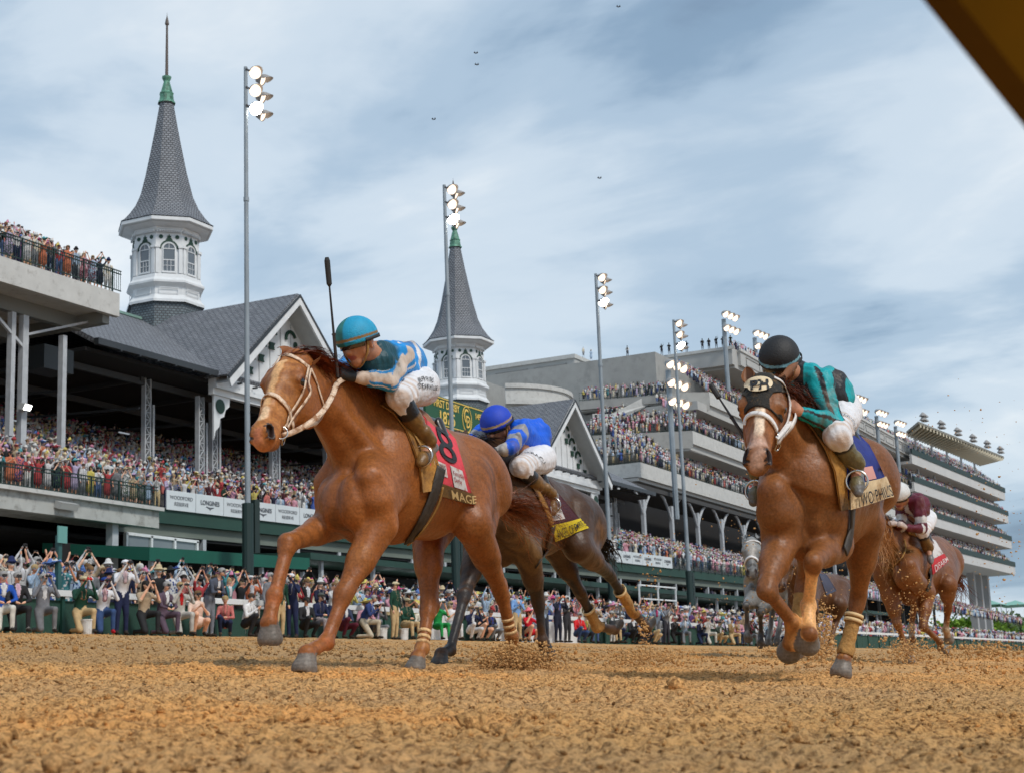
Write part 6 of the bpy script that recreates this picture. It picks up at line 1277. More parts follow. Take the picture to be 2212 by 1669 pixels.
    for sd in 'LR':
        hp, kn, an = (J[k+sd] for k in ('hp', 'kn', 'an')); s.cap(hp-fr*.04, lerp(hp, kn, .4), .125, .11, k=.05); s.cap(lerp(hp, kn, .35), kn, .108, .076, k=.04); s.cap(kn, lerp(kn, an, .2), .072, .062, k=.03)
        for t in (.3, .55, .8): s.cap(lerp(hp, kn, t)+F.z*.09, lerp(hp, kn, t)+F.l*.09*(1 if sd == 'L' else -1)-F.z*.03, .012, k=.02)
    V, Q, ci = s.build(vox); c = paint(V, cols.get('breeches', (.72, .72, .74)), [(J['knL'], lerp(J['knL'], J['hpL'], .3), .06, .06, srgb(188, 150, 112)), (J['knR'], lerp(J['knR'], J['hpR'], .3), .06, .06, srgb(188, 150, 112))])
    nz = sum(np.sin(V@r_.normal(0, fq, 3)+r_.uniform(0, 6))*am for fq, am in ((20, .002), (40, .0018), (60, .0012)) for _ in (0, 1)); me = mesh_np('b', V, Q); nv = np.empty(len(V)*3, np.float32); me.vertices.foreach_get('normal', nv); V = V+nv.reshape(-1, 3)*nz[:, None]
    br = link('breeches', mesh_np('breeches', V, Q, col=c), mat('breeches_cloth', attr='Col', rough=.7, var=.08, vscale=14, bump=.5, bscale=30, dirt=srgb(150, 120, 92), dscale=4, dlo=.57, dhi=.8), smooth=True); rebase(br, root); R_['breeches'] = BodyQ(V, Q)
    # boots
    for sd in 'LR':
        hp, kn, an, toe = (J[k+sd] for k in ('hp', 'kn', 'an', 'toe')); s = SDF(); ft = nrm(toe-an); heel = an-ft*.03-(nrm(kn-an))*.045
        s.cap(lerp(kn, an, .10), lerp(kn, an, .5), .068, .058, k=.02, col=0); s.cap(lerp(kn, an, .45), an, .057, .043, k=.02, col=1); s.cap(an, heel, .045, .034, k=.02, col=1); s.cap(heel, toe, .036, .040, k=.02, col=1); s.cap(toe-ft*.02, toe+ft*.045, .040, .028, k=.02, col=1)
        for t in (.72, .82, .9): s.cap(lerp(kn, an, t)+F.l*.03, lerp(kn, an, t)-F.l*.03, .044, k=.006, col=1)
        V, Q, ci = s.build(vox); t_ = np.clip(((V-kn)@nrm(an-kn))/np.linalg.norm(an-kn), 0, 2)[:, None]; top = np.array(cols.get('boottop', (.012, .012, .014))); low = np.array(cols.get('boot', srgb(116, 84, 42)))
        w = np.clip((t_-.36)/.03, 0, 1); c = top*(1-w)+low*w; wob = (np.sin(V[:, :1]*130)+np.sin(V[:, 2:]*170+1)+np.sin(V[:, 1:2]*90))/3; c = c*(1-np.clip((t_-1)*6+wob*.6, 0, .8))+np.array(srgb(104, 104, 108))*np.clip((t_-1)*6+wob*.6, 0, .8); c = np.clip(c*(1+.2*wob), .005, 1)
        rebase(link('boot', mesh_np('boot', V, Q, col=c), mat('boot_leather', attr='Col', rough=.38, var=.25, vscale=18, bump=.3, bscale=60, spec=.5), smooth=True), root)
    # helmet with cloth cover, band and peak
    s = SDF(); cu = u_*.055-d*.004
    s.ell(hc+(u_*.040-d*.012)*hr, [d*.132*hr, s_*.118*hr, u_*.122*hr], k=.001, col=0); pl = hc+(u_*.016)*hr
    s.ell(hc+(u_*-.10-d*.0)*hr, [d*.30, s_*.30, u_*.118*hr], k=.004, sub=True, col=0)
    s.cap(Hh(.085, -.035, .030), Hh(.085, .035, .030), .036*hr, k=.01, flat=u_, ratio=.28, col=0)
    V, Q, ci = s.build(vox*.8); hgt = ((V-hc)@u_)/hr
    c = np.tile(np.array(cols['helmet'], float), (len(V), 1)); az = np.arctan2((V-hc)@s_, (V-hc)@d)
    if 'helmet2' in cols: 
        w = np.clip((.35-np.abs(az+.3))/.1+.9, 0, 1)[:, None]; wob = (.5+.5*np.sin(V[:, :1]*55+np.sin(V[:, 2:]*40)*2)*np.sin(V[:, 2:]*60))[:, :]; c = c*(1-w)+np.array(cols['helmet2'])*(.75+.5*wob)*w
    bd = ((hgt > .034) & (hgt < .050))[:, None]; c = np.where(bd, np.array(cols.get('band', srgb(150, 120, 70))), c)
    ho = link('helmet', mesh_np('helmet', V, Q, col=c), mat('helmet_cloth', attr='Col', rough=.6, var=.1, vscale=25, bump=.25, bscale=140), smooth=True); rebase(ho, root)
    # goggles: lens band and strap
    P = []; NN = []
    for t in np.linspace(-1.15, 1.15, 9): dd = d*cos(t)+s_*sin(t); P.append(hc+(dd*.098+u_*.010)*hr*(1. if abs(t) < .8 else .98)); NN.append(dd)
    strap('goggles', P, .045*hr, .012, mat('goggle_lens', (.03, .025, .02), .12, spec=.9, coat=.5), root, NN)
    P = []; NN = []
    for t in np.linspace(1.1, 2*pi-1.1, 12): dd = d*cos(t)+s_*sin(t); P.append(hc+(dd*.128*abs(1)+u_*.02-d*.012)*hr*(1.0 if abs(t-pi) < 1.6 else .93)); NN.append(dd)
    strap('goggle_strap', P, .02, .004, mat('strap_dark', (.02, .02, .022), .7), root, NN)
    strap('chin_strap', [Hh(.01, .094, .02), Hh(.03, .085, -.05), Hh(.045, .03, -.118), Hh(.045, -.03, -.118), Hh(.03, -.085, -.05), Hh(.01, -.094, .02)], .016, .004, mat('strap_tan', srgb(150, 110, 50), .7), root, [s_, s_-u_*.3, -u_, -u_, -s_-u_*.3, -s_])
    R_.update(root=root, J=J, Hh=Hh); return R_
def build_horse(name, F, px, facen, vox, base, spots, label, group=None, girth=1., hs=1., hl=1., dockd=None, toes={}, flips=(), hoofc=(.17, .145, .12), matn='coat_chestnut', ears=None, mane=None):
    J = {k: F.P(*v) if len(v) == 3 else atD(v[0], v[1], v[3]) for k, v in px.items()}
    J['facen'] = face_dir(J['poll'], J['muz'], facen); J['hs'] = hs; J['hl'] = hl
    J['dock'] = J['tail']+(dockd if dockd is not None else -F.f*.12-F.z*.12)
    for sd in 'LR':
        J['toe'+sd] = toes.get('toe'+sd, F.f-F.z*.0); J['htoe'+sd] = toes.get('htoe'+sd, F.f)
    for fl in flips: J[fl] = True
    s, H, ax = horse_sdf(J, F, girth); V, Q, ci = s.build(vox)
    sp = spots(J, F, H, ax) if spots else []
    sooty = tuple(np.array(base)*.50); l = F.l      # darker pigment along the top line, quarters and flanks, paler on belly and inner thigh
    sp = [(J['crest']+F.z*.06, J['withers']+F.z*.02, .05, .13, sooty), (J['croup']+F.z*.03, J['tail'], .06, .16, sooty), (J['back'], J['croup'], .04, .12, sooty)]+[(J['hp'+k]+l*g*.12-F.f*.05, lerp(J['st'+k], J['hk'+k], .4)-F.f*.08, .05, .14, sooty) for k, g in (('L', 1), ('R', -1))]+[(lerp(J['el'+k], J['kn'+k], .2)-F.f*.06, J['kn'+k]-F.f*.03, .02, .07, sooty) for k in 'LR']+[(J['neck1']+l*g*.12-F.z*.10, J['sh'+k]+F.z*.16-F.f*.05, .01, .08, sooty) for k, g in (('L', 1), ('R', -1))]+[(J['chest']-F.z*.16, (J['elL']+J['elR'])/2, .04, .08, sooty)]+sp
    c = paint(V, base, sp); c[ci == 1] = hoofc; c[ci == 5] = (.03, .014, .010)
    hm = ci == 1
    c[hm] *= (1+.35*np.sin(V[hm, 2]*300)[:, None]*.3)
    c = np.clip(c, .004, 1)
    root = empty(name, (J['withers'][0], J['withers'][1], G(J['withers'][0], J['withers'][1])), label, 'horse', group)
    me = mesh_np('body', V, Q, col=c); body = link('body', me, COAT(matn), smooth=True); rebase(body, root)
    B = BodyQ(V, Q); me_eye = mat('eye_dark', (.008, .005, .004), .08, spec=.9)
    a, n, sx = ax
    for g in (1, -1):
        e = MB(); c0 = H(.213, .004, .085*g); r_ = .0205*hs
        mb = bpy.data.meshes.new('eye'); import bmesh as _bm; b_ = _bm.new(); _bm.ops.create_uvsphere(b_, u_segments=20, v_segments=12, radius=r_); b_.to_mesh(mb); b_.free()
        o = link('eye', mb, me_eye, smooth=True); o.location = tuple(c0); bpy.context.view_layer.update(); o.location = (0, 0, 0)
        mb.transform(Matrix.Translation(Vector(tuple(c0)))); rebase(o, root)
    if ears:
        for (bs, tp, fc, w) in ears(J, F, H, ax):
            o = link('ear', ear_mesh(bs, tp, fc, w), mat('ear_'+matn, tuple(np.array(base)*.9), .6, var=.2, vscale=20), smooth=True); rebase(o, root)
    return root, J, B, H, ax
C1 = srgb(142, 84, 38); C1d = srgb(92, 44, 22)
F1 = Frame(atY(868, 872, 4.93), (-1, 0))
px1 = dict(withers=(868, 868, 0), back=(930, 925, 0), croup=(992, 952, 0), tail=(1048, 1048, 0), chest=(722, 1075, 0), bellyF=(835, 1178, 0), bellyR=(975, 1136, 0),
  neck1=(772, 960, 0), neck2=(702, 868, 0), crest=(795, 838, 0), poll=(640, 776, 0, 8.80), muz=(556, 944, 0, 8.30),
  shL=(800, 1055, .21), elL=(815, 1140, .19), knL=(742, 1283, .12), feL=(704, 1385, .10), hoL=(662, 1444, .10),
  shR=(712, 1065, -.19), elR=(742, 1122, -.17), knR=(622, 1172, -.13), feR=(592, 1285, -.12), hoR=(588, 1376, -.12),
  hpL=(1018, 1020, .17), stL=(1020, 1130, .22), hkL=(1082, 1275, .15), hfL=(1105, 1372, .14), hhL=(1118, 1440, .14),
  hpR=(965, 1005, -.17), stR=(925, 1135, -.20), hkR=(926, 1310, -.14), hfR=(912, 1398, -.12), hhR=(900, 1447, -.12))
def spots1(J, F, H, ax):
    w = srgb(226, 176, 122); a, n, sx = ax; gd = srgb(178, 116, 58)
    S_ = [(H(.14, .05, 0), H(.56, .0, 0), .07, .05, gd), (H(.30, -.02, .06), H(.55, -.04, .04), .03, .04, gd), (H(.55, -.04, 0), H(.62, -.05, 0), .05, .03, srgb(186, 122, 80)), (H(.10, .085, .005), H(.24, .075, 0), .026, .007, w), (H(.22, .075, 0), H(.42, .045, .0), .022, .006, w), (H(.47, .04, .01), H(.52, .03, .0), .022, .008, srgb(226, 190, 150)), (H(.60, .0, 0), H(.62, -.02, 0), .03, .02, srgb(190, 120, 85)),
          (H(.56, -.11, 0), H(.60, -.09, 0), .03, .02, srgb(120, 84, 68)), (H(.20, -.0, .09), H(.20, 0, .091), .03, .02, C1d),(H(.20, -.0, -.09), H(.20, 0, -.091), .03, .02, C1d)]
    dust = srgb(176, 120, 66)
    for k in ('L', 'R'):
        S_ += [(J['fe'+k], J['ho'+k], .05, .04, srgb(168, 96, 48)), (lerp(J['kn'+k], J['fe'+k], .3), J['fe'+k], .03, .03, srgb(150, 88, 50))]
        S_ += [(J['hf'+k], J['hh'+k], .05, .05, dust)]
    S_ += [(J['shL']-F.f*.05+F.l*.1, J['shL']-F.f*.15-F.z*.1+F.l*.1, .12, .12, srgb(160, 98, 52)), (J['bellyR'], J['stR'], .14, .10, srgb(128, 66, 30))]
    return S_
def ears1(J, F, H, ax):
    a, n, sx = ax
    bL = atD(664, 786, 8.72); bR = H(.0, .055, -.06)
    return [(bL, atD(694, 750, 8.95), nrm(-ray(660, 780)+F.z*.5), .042), (bR, bR-F.f*.15+F.z*.02, nrm(-sx), .036)]
H1 = build_horse('racehorse', F1, px1, 44, .0095, C1, spots1, 'chestnut racehorse with a white blaze in the lead, under the jockey in bright blue', ears=ears1, hs=1.25, hl=1.06,
   toes=dict(toeL=F1.f-F1.z*.12, toeR=F1.f*.9-F1.z*.55, htoeL=F1.f-F1.z*.5, htoeR=F1.f))

def zz1(pts, sc=3.97, ox=480, oy=680): return [(ox+p[0]/sc, oy+p[1]/sc)+tuple(p[2:]) for p in pts]
root1, J1, B1, HH1, ax1 = H1
strapw = mat('bridle_white', srgb(222, 196, 170), .55, var=.2, vscale=60, dirt=srgb(150, 104, 66), dscale=22, dlo=.5, dhi=.62)
metal = mat('bit_metal', (.55, .53, .5), .25, metal=1.)
br1 = px_strap('bridle', B1, zz1([(405, 410), (440, 372), (500, 350), (580, 352), (660, 392), (740, 455)]), .024, .0035, strapw, root1)
px_strap('cheek_strap', B1, zz1([(738, 450), (712, 560), (695, 640), (640, 750), (575, 850), (548, 930), (520, 985)]), .019, .0035, strapw, br1)
px_strap('cheek_strap', B1, zz1([(748, 470), (728, 580), (748, 660), (700, 745), (650, 810), (590, 890), (548, 965)]), .016, .0035, strapw, br1, off=.009)
px_strap('throat_lash', B1, zz1([(752, 465), (800, 575), (838, 700), (862, 790), (850, 870), (800, 930), (740, 935)]), .018, .0035, strapw, br1, off=.006)
loop_strap('noseband', B1, HH1(.385, -.05, 0), ax1[0]+ax1[1]*.12, ax1[1], .028, .006, strapw, br1, n=20)
def ring(name, c, r, th, nn, m, parent, n=24, a0=0, a1=2*pi):
    nn = nrm(nn); u_ = nrm(np.cross(nn, [0.3, .2, 1])); v_ = np.cross(nn, u_); P = [c+(u_*cos(t)+v_*sin(t))*r for t in np.linspace(a0, a1, n, endpoint=False)]
    return strap(name, P, th, th, m, parent, [nn]*n, closed=True)
bitc, bn = B1.cast((0, 0, 0), ray(*zz1([(505, 1010)])[0]), .012); ring('bit_ring', bitc, .036, .007, bn+np.array([0, -.3, .3]), metal, br1)
bitc2, bn2 = B1.cast((0, 0, 0), ray(*zz1([(510, 1075)])[0]), .010); ring('bit_ring', bitc2, .022, .006, bn2, metal, br1)
dR = np.linalg.norm(bitc)/np.linalg.norm(ray(608, 935))
px_strap('rein', B1, zz1([(515, 1035, dR), (600, 1005, dR+.02), (700, 955, dR+.05), (800, 885, dR+.12), (880, 800, dR+.22), (945, 690, dR+.38), (985, 590, dR+.52), (1050, 545, dR+.66)]), .030, .005, strapw, br1)
px_strap('rein', B1, zz1([(690, 975, dR+.04), (770, 942, dR+.10), (830, 890, dR+.18), (862, 800, dR+.22)]), .012, .004, strapw, br1)
# mane and forelock, blown back
hair1 = mat('hair_chestnut', srgb(112, 52, 24), .6, var=.5, vscale=40, spec=.25)
r_ = np.random.default_rng(5); ro = []; di = []; le = []
for i in range(2600):
    t = r_.uniform(0, 1)**.8; base = lerp(HH1(.035, .075, 0), J1['poll']*1.0+F1.z*.03-F1.f*.03, min(1, t*2.2)) if t < .45 else lerp(J1['poll']-F1.f*.03+F1.z*.03, J1['crest']+F1.z*.05, (t-.45)/.55)
    p = base+F1.l*r_.normal(0, .022); ro.append(p-F1.z*.02); di.append(nrm(-F1.f*(.95+r_.normal(0, .12))+F1.z*(.50+r_.normal(0, .16)-t*.22)+F1.l*(r_.normal(0, .15)+.12))); le.append(r_.uniform(.14, .34))
strand_mesh('mane', ro, di, le, .0085, 1.1, hair1, root1, wave=.016, seed=2)
r_ = np.random.default_rng(6); ro = []; di = []; le = []
for i in range(420):
    ro.append(J1['dock']+r_.normal(0, .018, 3)); di.append(nrm(-F1.f*.9+F1.z*(-.02+r_.normal(0, .17))+F1.l*(r_.normal(0, .16)+.30))); le.append(r_.uniform(.3, .78))
strand_mesh('tail', ro, di, le, .007, .30, mat('hair_tail', srgb(150, 92, 58), .5, var=.5, vscale=30), root1, wave=.06, seed=3, n=12)
# leg wraps on the two hind legs
tape = mat('tape_tan', srgb(222, 184, 132), .75, var=.2, vscale=90, bump=.4, bscale=70, dirt=srgb(150, 98, 50), dscale=12)
for hk, hf in ((J1['hkL'], J1['hfL']), (J1['hkR'], J1['hfR'])):
    for t in (.62, .76, .90): loop_strap('leg_tape', B1, lerp(hk, hf, t), hf-hk, F1.l, .022, .003, tape, root1, off=.001, n=14, R=.12)
# saddle cloth, pad, girth, saddle, stirrup
red1 = mat('cloth_coral', srgb(214, 66, 78), .8, var=.12, vscale=20, bump=.5, bscale=18, dirt=srgb(160, 104, 70), dscale=3, dlo=.56, dhi=.74)
bandb = mat('band_brown', srgb(104, 76, 34), .85, var=.25, vscale=30, bump=.5, bscale=30)
clo, LV1 = saddle_cloth(root1, B1, F1, ((918, 905), (982, 950), (1024, 1092), (932, 1066)), red1, bandb)
blk = mat('ink_black', (.012, .012, .014), .7); gold = mat('letter_gold', srgb(206, 176, 120), .7); whitem = mat('patch_white', (.62, .60, .58), .7, dirt=srgb(180, 130, 110), dscale=14)
decal_text('saddle_number', '8', blk, LV1, .30, .80, .0, .46, root1)
decal_text('saddle_name', 'MAGE', gold, LV1, .36, .97, .86, .98, root1, off=.034)
def patch(name, LV, u0, u1, v0, v1, m, root, off=.006):
    nr, nc = LV.shape[:2]; P = []
    for v_ in np.linspace(v0, v1, 5):
        for u_ in np.linspace(u0, u1, 5):
            i = min(v_*(nr-1), nr-1.01); j = min(u_*(nc-1), nc-1.01); a_, b_ = i-int(i), j-int(j); i, j = int(i), int(j)
            P.append((LV[i, j]*(1-a_)+LV[i+1, j]*a_)*(1-b_)+(LV[i, j+1]*(1-a_)+LV[i+1, j+1]*a_)*b_)
    P = np.array(P); nn = np.cross(P[4]-P[0], P[20]-P[0]); nn = nrm(nn); nn = nn if nn@P[0] < 0 else -nn
    o = link(name, mesh_np(name, np.vstack([P+nn*off, P+nn*(off-.003)]), np.array([[i*5+j, i*5+j+1, i*5+j+6, i*5+j+5] for i in range(4) for j in range(4)]+[[25+i*5+j, 25+i*5+j+5, 25+i*5+j+6, 25+i*5+j+1] for i in range(4) for j in range(4)])), m, smooth=True); rebase(o, root); return o
patch('sponsor_patch', LV1, .10, .42, .52, .70, whitem, root1); decal_text('sponsor_name', 'WOODFORD\nRESERVE', blk, LV1, .13, .39, .55, .68, root1, off=.010)
patch('race_badge', LV1, .55, .88, .50, .80, whitem, root1); decal_text('badge_name', 'Kentucky\nDerby', mat('ink_red', srgb(150, 40, 44), .7), LV1, .58, .86, .56, .74, root1, off=.010)
padm = mat('pad_tan', srgb(168, 118, 48), .8, var=.25, vscale=20, bump=.5, bscale=40, dirt=srgb(92, 60, 28), dscale=5)
Lf = [(818, 876), (848, 896), (874, 930), (890, 972), (903, 1012), (908, 1062)]; Rt = [(862, 868), (890, 885), (916, 925), (932, 970), (944, 1010), (930, 1058)]
grid = []
for (a_, b_) in zip(Lf, Rt):
    grid.append([(np.zeros(3), ray(*lerp(a_, b_, t))) for t in np.linspace(0, 1, 5)])
drape('saddle_pad', B1, grid, .022, padm, root1, .012)
girm = mat('girth_dark', srgb(52, 44, 36), .6, var=.3, vscale=20, bump=.3, bscale=30)
px_strap('girth', B1, [(948, 1010), (940, 1045), (926, 1085), (906, 1126), (880, 1166)], .085, .010, girm, root1, off=.012)
px_strap('girth', B1, [(951, 1050), (942, 1085), (922, 1122), (898, 1152), (880, 1170)], .018, .008, mat('strap_tan'), root1, off=.016)
sdm = mat('saddle_leather', (.018, .015, .013), .3, spec=.6)
s = SDF(); sb = J1['back']; s.cap(sb+F1.f*.22+F1.z*.03, sb-F1.f*.10+F1.z*.03, .05, .045, k=.03); s.cap(sb+F1.f*.10+F1.z*.0+F1.l*.12, sb+F1.l*.20-F1.z*.18+F1.f*.10, .05, .035, k=.04, flat=F1.l, ratio=.5); s.cap(sb+F1.f*.10-F1.l*.12, sb-F1.l*.20-F1.z*.18+F1.f*.10, .05, .035, k=.04, flat=F1.l, ratio=.5)
V, Q, ci = s.build(.01); rebase(link('saddle', mesh_np('saddle', V, Q), sdm, smooth=True), root1)
# rider
blue, teal, wht = srgb(18, 140, 214), srgb(24, 118, 128), (.74, .72, .72)
def paint_j1(V, ci, J, F, cols):
    c = np.tile(np.array(blue), (len(V), 1))
    for k, (sd, sg) in enumerate((('L', 1), ('R', -1))):
        for ids, a_, b_ in ((1+k, J['sh'+sd], J['el'+sd]), (3+k, J['el'+sd], J['wr'+sd])):
            t, an = arm_angle(V, a_, b_, F, sg); m_ = ci == ids; off = 15 if ids < 3 else 5
            c[m_ & (np.abs(an-off) < 34)] = (.60, .49, .40); c[m_ & (np.abs(an-off) > 58) & (np.abs(an-off) < 72)] = wht
            if ids > 2: c[m_ & (t > .66)] = (.58, .46, .37)
    wst = lerp((J['hpL']+J['hpR'])/2, (J['shL']+J['shR'])/2, .34); dd = (V-wst)@nrm(J['shL']+J['shR']-J['hpL']-J['hpR'])
    c[(np.abs(dd) < .022) & (ci == 0)] = wht
    dn = np.linalg.norm(V-J['neck']-F.f*.02, axis=1); w = np.clip((.20-dn)/.04, 0, 1)[:, None]; w[ci > 0] *= .4; c = c*(1-w)+np.array(srgb(14, 66, 78))*w
    return c
pxj1 = dict(head=(772, 744, 0, 9.10), neck=(812, 768, 0, 9.30), shL=(866, 770, .18), elL=(840, 826, .27), wrL=(768, 815, .16), fistL=(735, 805, .12), hpL=(903, 832, .12), knL=(862, 856, .25), anL=(926, 962, .27), toeL=(912, 992, .30), back=(868, 756, 0))
vj = -nrm(ray(780, 760)); RJ1 = rider('jockey in white-striped bright blue silks and muddy teal helmet, on the leading chestnut', F1, pxj1, vj*.70+F1.f*.25+nrm(np.array([-CM[0, 0], -CM[1, 0], 0]))*.62-F1.z*.30, np.array([0, 0, 1.]), dict(shirt=blue, helmet=srgb(20, 150, 190), helmet2=srgb(40, 118, 112), band=srgb(132, 96, 44)), paint_j1, hr=1.02)
decal = None
def leg_text(R, txt, pxc, size, m, dirx, diry, name='breeches_lettering'):
    c, n = R['breeches'].cast((0, 0, 0), ray(*pxc), .008); x = nrm(np.array(dirx)-n*(n@np.array(dirx))); o = text_mesh(name, txt, size, m, c, x, np.cross(n, x), R['root'], extrude=0)
    me = o.data; V = np.empty(len(me.vertices)*3, np.float32); me.vertices.foreach_get('co', V); V = V.reshape(-1, 3)
    for i in range(len(V)): 
        p, nn = R['breeches'].near(V[i], .006); V[i] = p
    me.vertices.foreach_set('co', V.ravel()); me.update()
cr = CM[:, 0]; cu_ = CM[:, 1]
leg_text(RJ1, 'JEFF RUBY\nSTEAKHOUSE', (925, 828), .055, blk, cr+cu_*.35, cu_)
# stirrup
st_c = RJ1['J']['toeL']; ring('stirrup', st_c+F1.z*.02, .062, .012, F1.f+F1.l*.2, metal, root1); strap('stirrup_leather', [st_c+F1.z*.08, lerp(st_c, RJ1['J']['knL'], .5)-F1.l*.03-F1.f*.07, RJ1['J']['knL']-F1.l*.10-F1.f*.12], .02, .005, mat('strap_tan'), root1, [F1.l]*3)
st_r = RJ1['J']['toeR']; ring('stirrup', st_r+F1.z*.02, .062, .012, F1.f-F1.l*.2, metal, root1); strap('stirrup_leather', [st_r+F1.z*.08, lerp(st_r, RJ1['J']['knR'], .5)+F1.l*.03-F1.f*.07, RJ1['J']['knR']+F1.l*.10-F1.f*.12], .02, .005, mat('strap_tan'), root1, [F1.l]*3)
def whip(label, a, b, grip=.16, parent=None):
    d = b-a; L_ = np.linalg.norm(d); w = empty('whip', a, label, 'whip', 'whips carried by the riders'); m = MB(); d = d/L_
    m.tube(a-d*.04, a+d*grip, .010, .009, 10).tube(a+d*grip, a+d*grip*1.05, .012, .012, 10); m.obj('handle', mat('whip_grip', (.03, .02, .016), .6), w)
    MB().tube(a+d*grip, a+d*L_*.74, .0075, .0055, 8).obj('shaft', mat('whip_shaft', (.015, .012, .012), .4), w)
    m = MB(); m.tube(a+d*L_*.74, a+d*L_*.76, .006, .014, 10).tube(a+d*L_*.76, a+d*L_*.97, .0155, .0165, 10).tube(a+d*L_*.97, a+d*L_, .0165, .010, 10); m.obj('flap', mat('whip_flap', (.02, .02, .02), .7), w)
whip('black whip held upright beside the helmet of the jockey in bright blue', atD(728, 800, 8.95), atD(706, 556, 8.95), .20)

# ------------------------------------------------------------------ the white-blazed chestnut on the right
def chk(J, nm):
    if not globals().get('DBG'): return
    o = [nm]
    for a_, b_ in (('withers', 'croup'), ('withers', 'poll'), ('elL', 'knL'), ('knL', 'feL'), ('elR', 'knR'), ('knR', 'feR'), ('stL', 'hkL'), ('hkL', 'hfL'), ('stR', 'hkR'), ('hkR', 'hfR'), ('shL', 'elL'), ('chest', 'tail')):
        o.append('%s-%s %.2f' % (a_, b_, np.linalg.norm(J[a_]-J[b_])))
    o.append('ground '+' '.join('%s %.2f' % (k, J[k][2]-G(J[k][0], J[k][1])) for k in ('hoL', 'hoR', 'hhL', 'hhR'))); print(o)
chk(J1, 'h1')
W2 = atD(1758, 893, 9.45); Cr2 = atD(1838, 952, 10.30); hd2 = nrm(W2-Cr2)
F2 = Frame(W2, hd2)
C2 = srgb(130, 80, 40)
px2 = dict(withers=(1758, 893, 0), back=(1798, 925, 0), croup=(1830, 954, 0), tail=(1868, 1034, 0), chest=(1722, 1075, 0, 9.0), bellyF=(1765, 1190, 0), bellyR=(1838, 1160, 0),
  neck1=(1704, 985, 0, 9.10), neck2=(1668, 905, 0, 8.85), crest=(1718, 884, 0, 9.05), poll=(1652, 830, 0, 8.75), muz=(1635, 990, 0, 8.30),
  shL=(1775, 1085, 0, 9.05), elL=(1800, 1178, 0, 9.2), knL=(1757, 1210, 0, 8.75), feL=(1746, 1308, 0, 8.85), hoL=(1744, 1384, 0, 8.8),
  shR=(1672, 1085, 0, 8.85), elR=(1688, 1165, 0, 8.95), knR=(1655, 1272, 0, 8.60), feR=(1712, 1345, 0, 8.78), hoR=(1704, 1400, 0, 8.9),
  hpL=(1848, 1012, .16), stL=(1868, 1130, 0, 9.85), hkL=(1854, 1292, 0, 10.05), hfL=(1828, 1402, 0, 9.95), hhL=(1818, 1452, 0, 9.9),
  hpR=(1800, 1010, -.17), stR=(1770, 1130, 0, 9.6), hkR=(1736, 1262, 0, 9.75), hfR=(1722, 1345, 0, 9.6), hhR=(1714, 1400, 0, 9.55))
def spots2(J, F, H, ax):
    w = srgb(226, 200, 172); gd = srgb(160, 98, 48); sock = srgb(226, 168, 104); dust = srgb(182, 122, 62)
    S_ = [(H(.25, .0, .05), H(.5, -.03, .03), .04, .04, gd), (H(.25, .0, -.05), H(.5, -.03, -.03), .04, .04, gd), (H(.26, .065, 0), H(.50, .025, 0), .026, .004, w), (H(.50, .02, 0), H(.61, -.02, 0), .045, .02, srgb(200, 160, 138)), (H(.56, -.10, 0), H(.60, -.09, 0), .035, .02, srgb(120, 100, 90)),
      (lerp(J['knL'], J['feL'], .30), J['feL'], .05, .02, sock), (J['feL'], J['hoL'], .10, .01, sock), (J['feR'], J['hoR'], .05, .03, dust), (J['hfL'], J['hhL'], .05, .05, dust), (J['hfR'], J['hhR'], .05, .05, dust)]
    return S_
def ears2(J, F, H, ax):
    bL = atD(1690, 818, 8.72); bR = atD(1622, 826, 8.74); v = -nrm(bL)
    return [(bL, atD(1716, 776, 8.95), nrm(v-CM[:, 0]*.9), .040), (bR, atD(1607, 788, 8.80), nrm(v-CM[:, 0]*.2), .042)]
H2 = build_horse('racehorse', F2, px2, 6, .0095, C2, spots2, 'chestnut racehorse with a broad white blaze under a black hood, chasing on the right', ears=ears2, hs=1.27, hl=1.0, girth=.89, matn='coat_red_chestnut',
  toes=dict(toeL=F2.f*.3-F2.z, toeR=F2.f*.15-F2.z, htoeL=F2.f-F2.z*.2, htoeR=F2.f*.6-F2.z*.6), flips=())
root2, J2, B2, HH2, ax2 = H2; chk(J2, 'h2')
# black hood with round eye openings, oval badge and letters
hoodm = mat('hood_cloth', (.020, .018, .014), .85, var=.3, vscale=60, bump=.5, bscale=120, dirt=srgb(110, 84, 50), dscale=26, dlo=.52, dhi=.72)
def hood(B, root, outline, m):
    from mathutils.geometry import delaunay_2d_cdt
    n = len(outline); xs = [p[0] for p in outline]; ys = [p[1] for p in outline]; P = [Vector((p[0], p[1])) for p in outline]
    def inside(x, y):
        c = False; j = n-1
        for i in range(n):
            if (ys[i] > y) != (ys[j] > y) and x < (xs[j]-xs[i])*(y-ys[i])/(ys[j]-ys[i])+xs[i]: c = not c
            j = i
        return c
    pts = list(P)
    for x in np.arange(min(xs), max(xs), 4.):
        for y in np.arange(min(ys), max(ys), 4.):
            if inside(x, y) and min((Vector((x, y))-q).length for q in P) > 2.2: pts.append(Vector((x, y)))
    V2, E2, F2_, *_r = delaunay_2d_cdt(pts, [(i, (i+1) % n) for i in range(n)], [], 0, 1e-4)
    V = []; 
    for p in V2: c, nn = B.cast((0, 0, 0), ray(p[0], p[1]), .006); V.append(c)
    T = [f_ for f_ in F2_ if inside(*(sum((V2[i] for i in f_), Vector((0, 0)))/3))]
    o = link('blinker_hood', mesh_np('blinker_hood', np.array(V), None, np.array(T)), m, smooth=True); md = o.modifiers.new('s', 'SOLIDIFY'); md.thickness = .006; md.offset = 0; rebase(o, root)
def z4(pts): return [(1503.4+p[0]*.21874, 708.5+p[1]*.21874)+tuple(p[2:]) for p in pts]
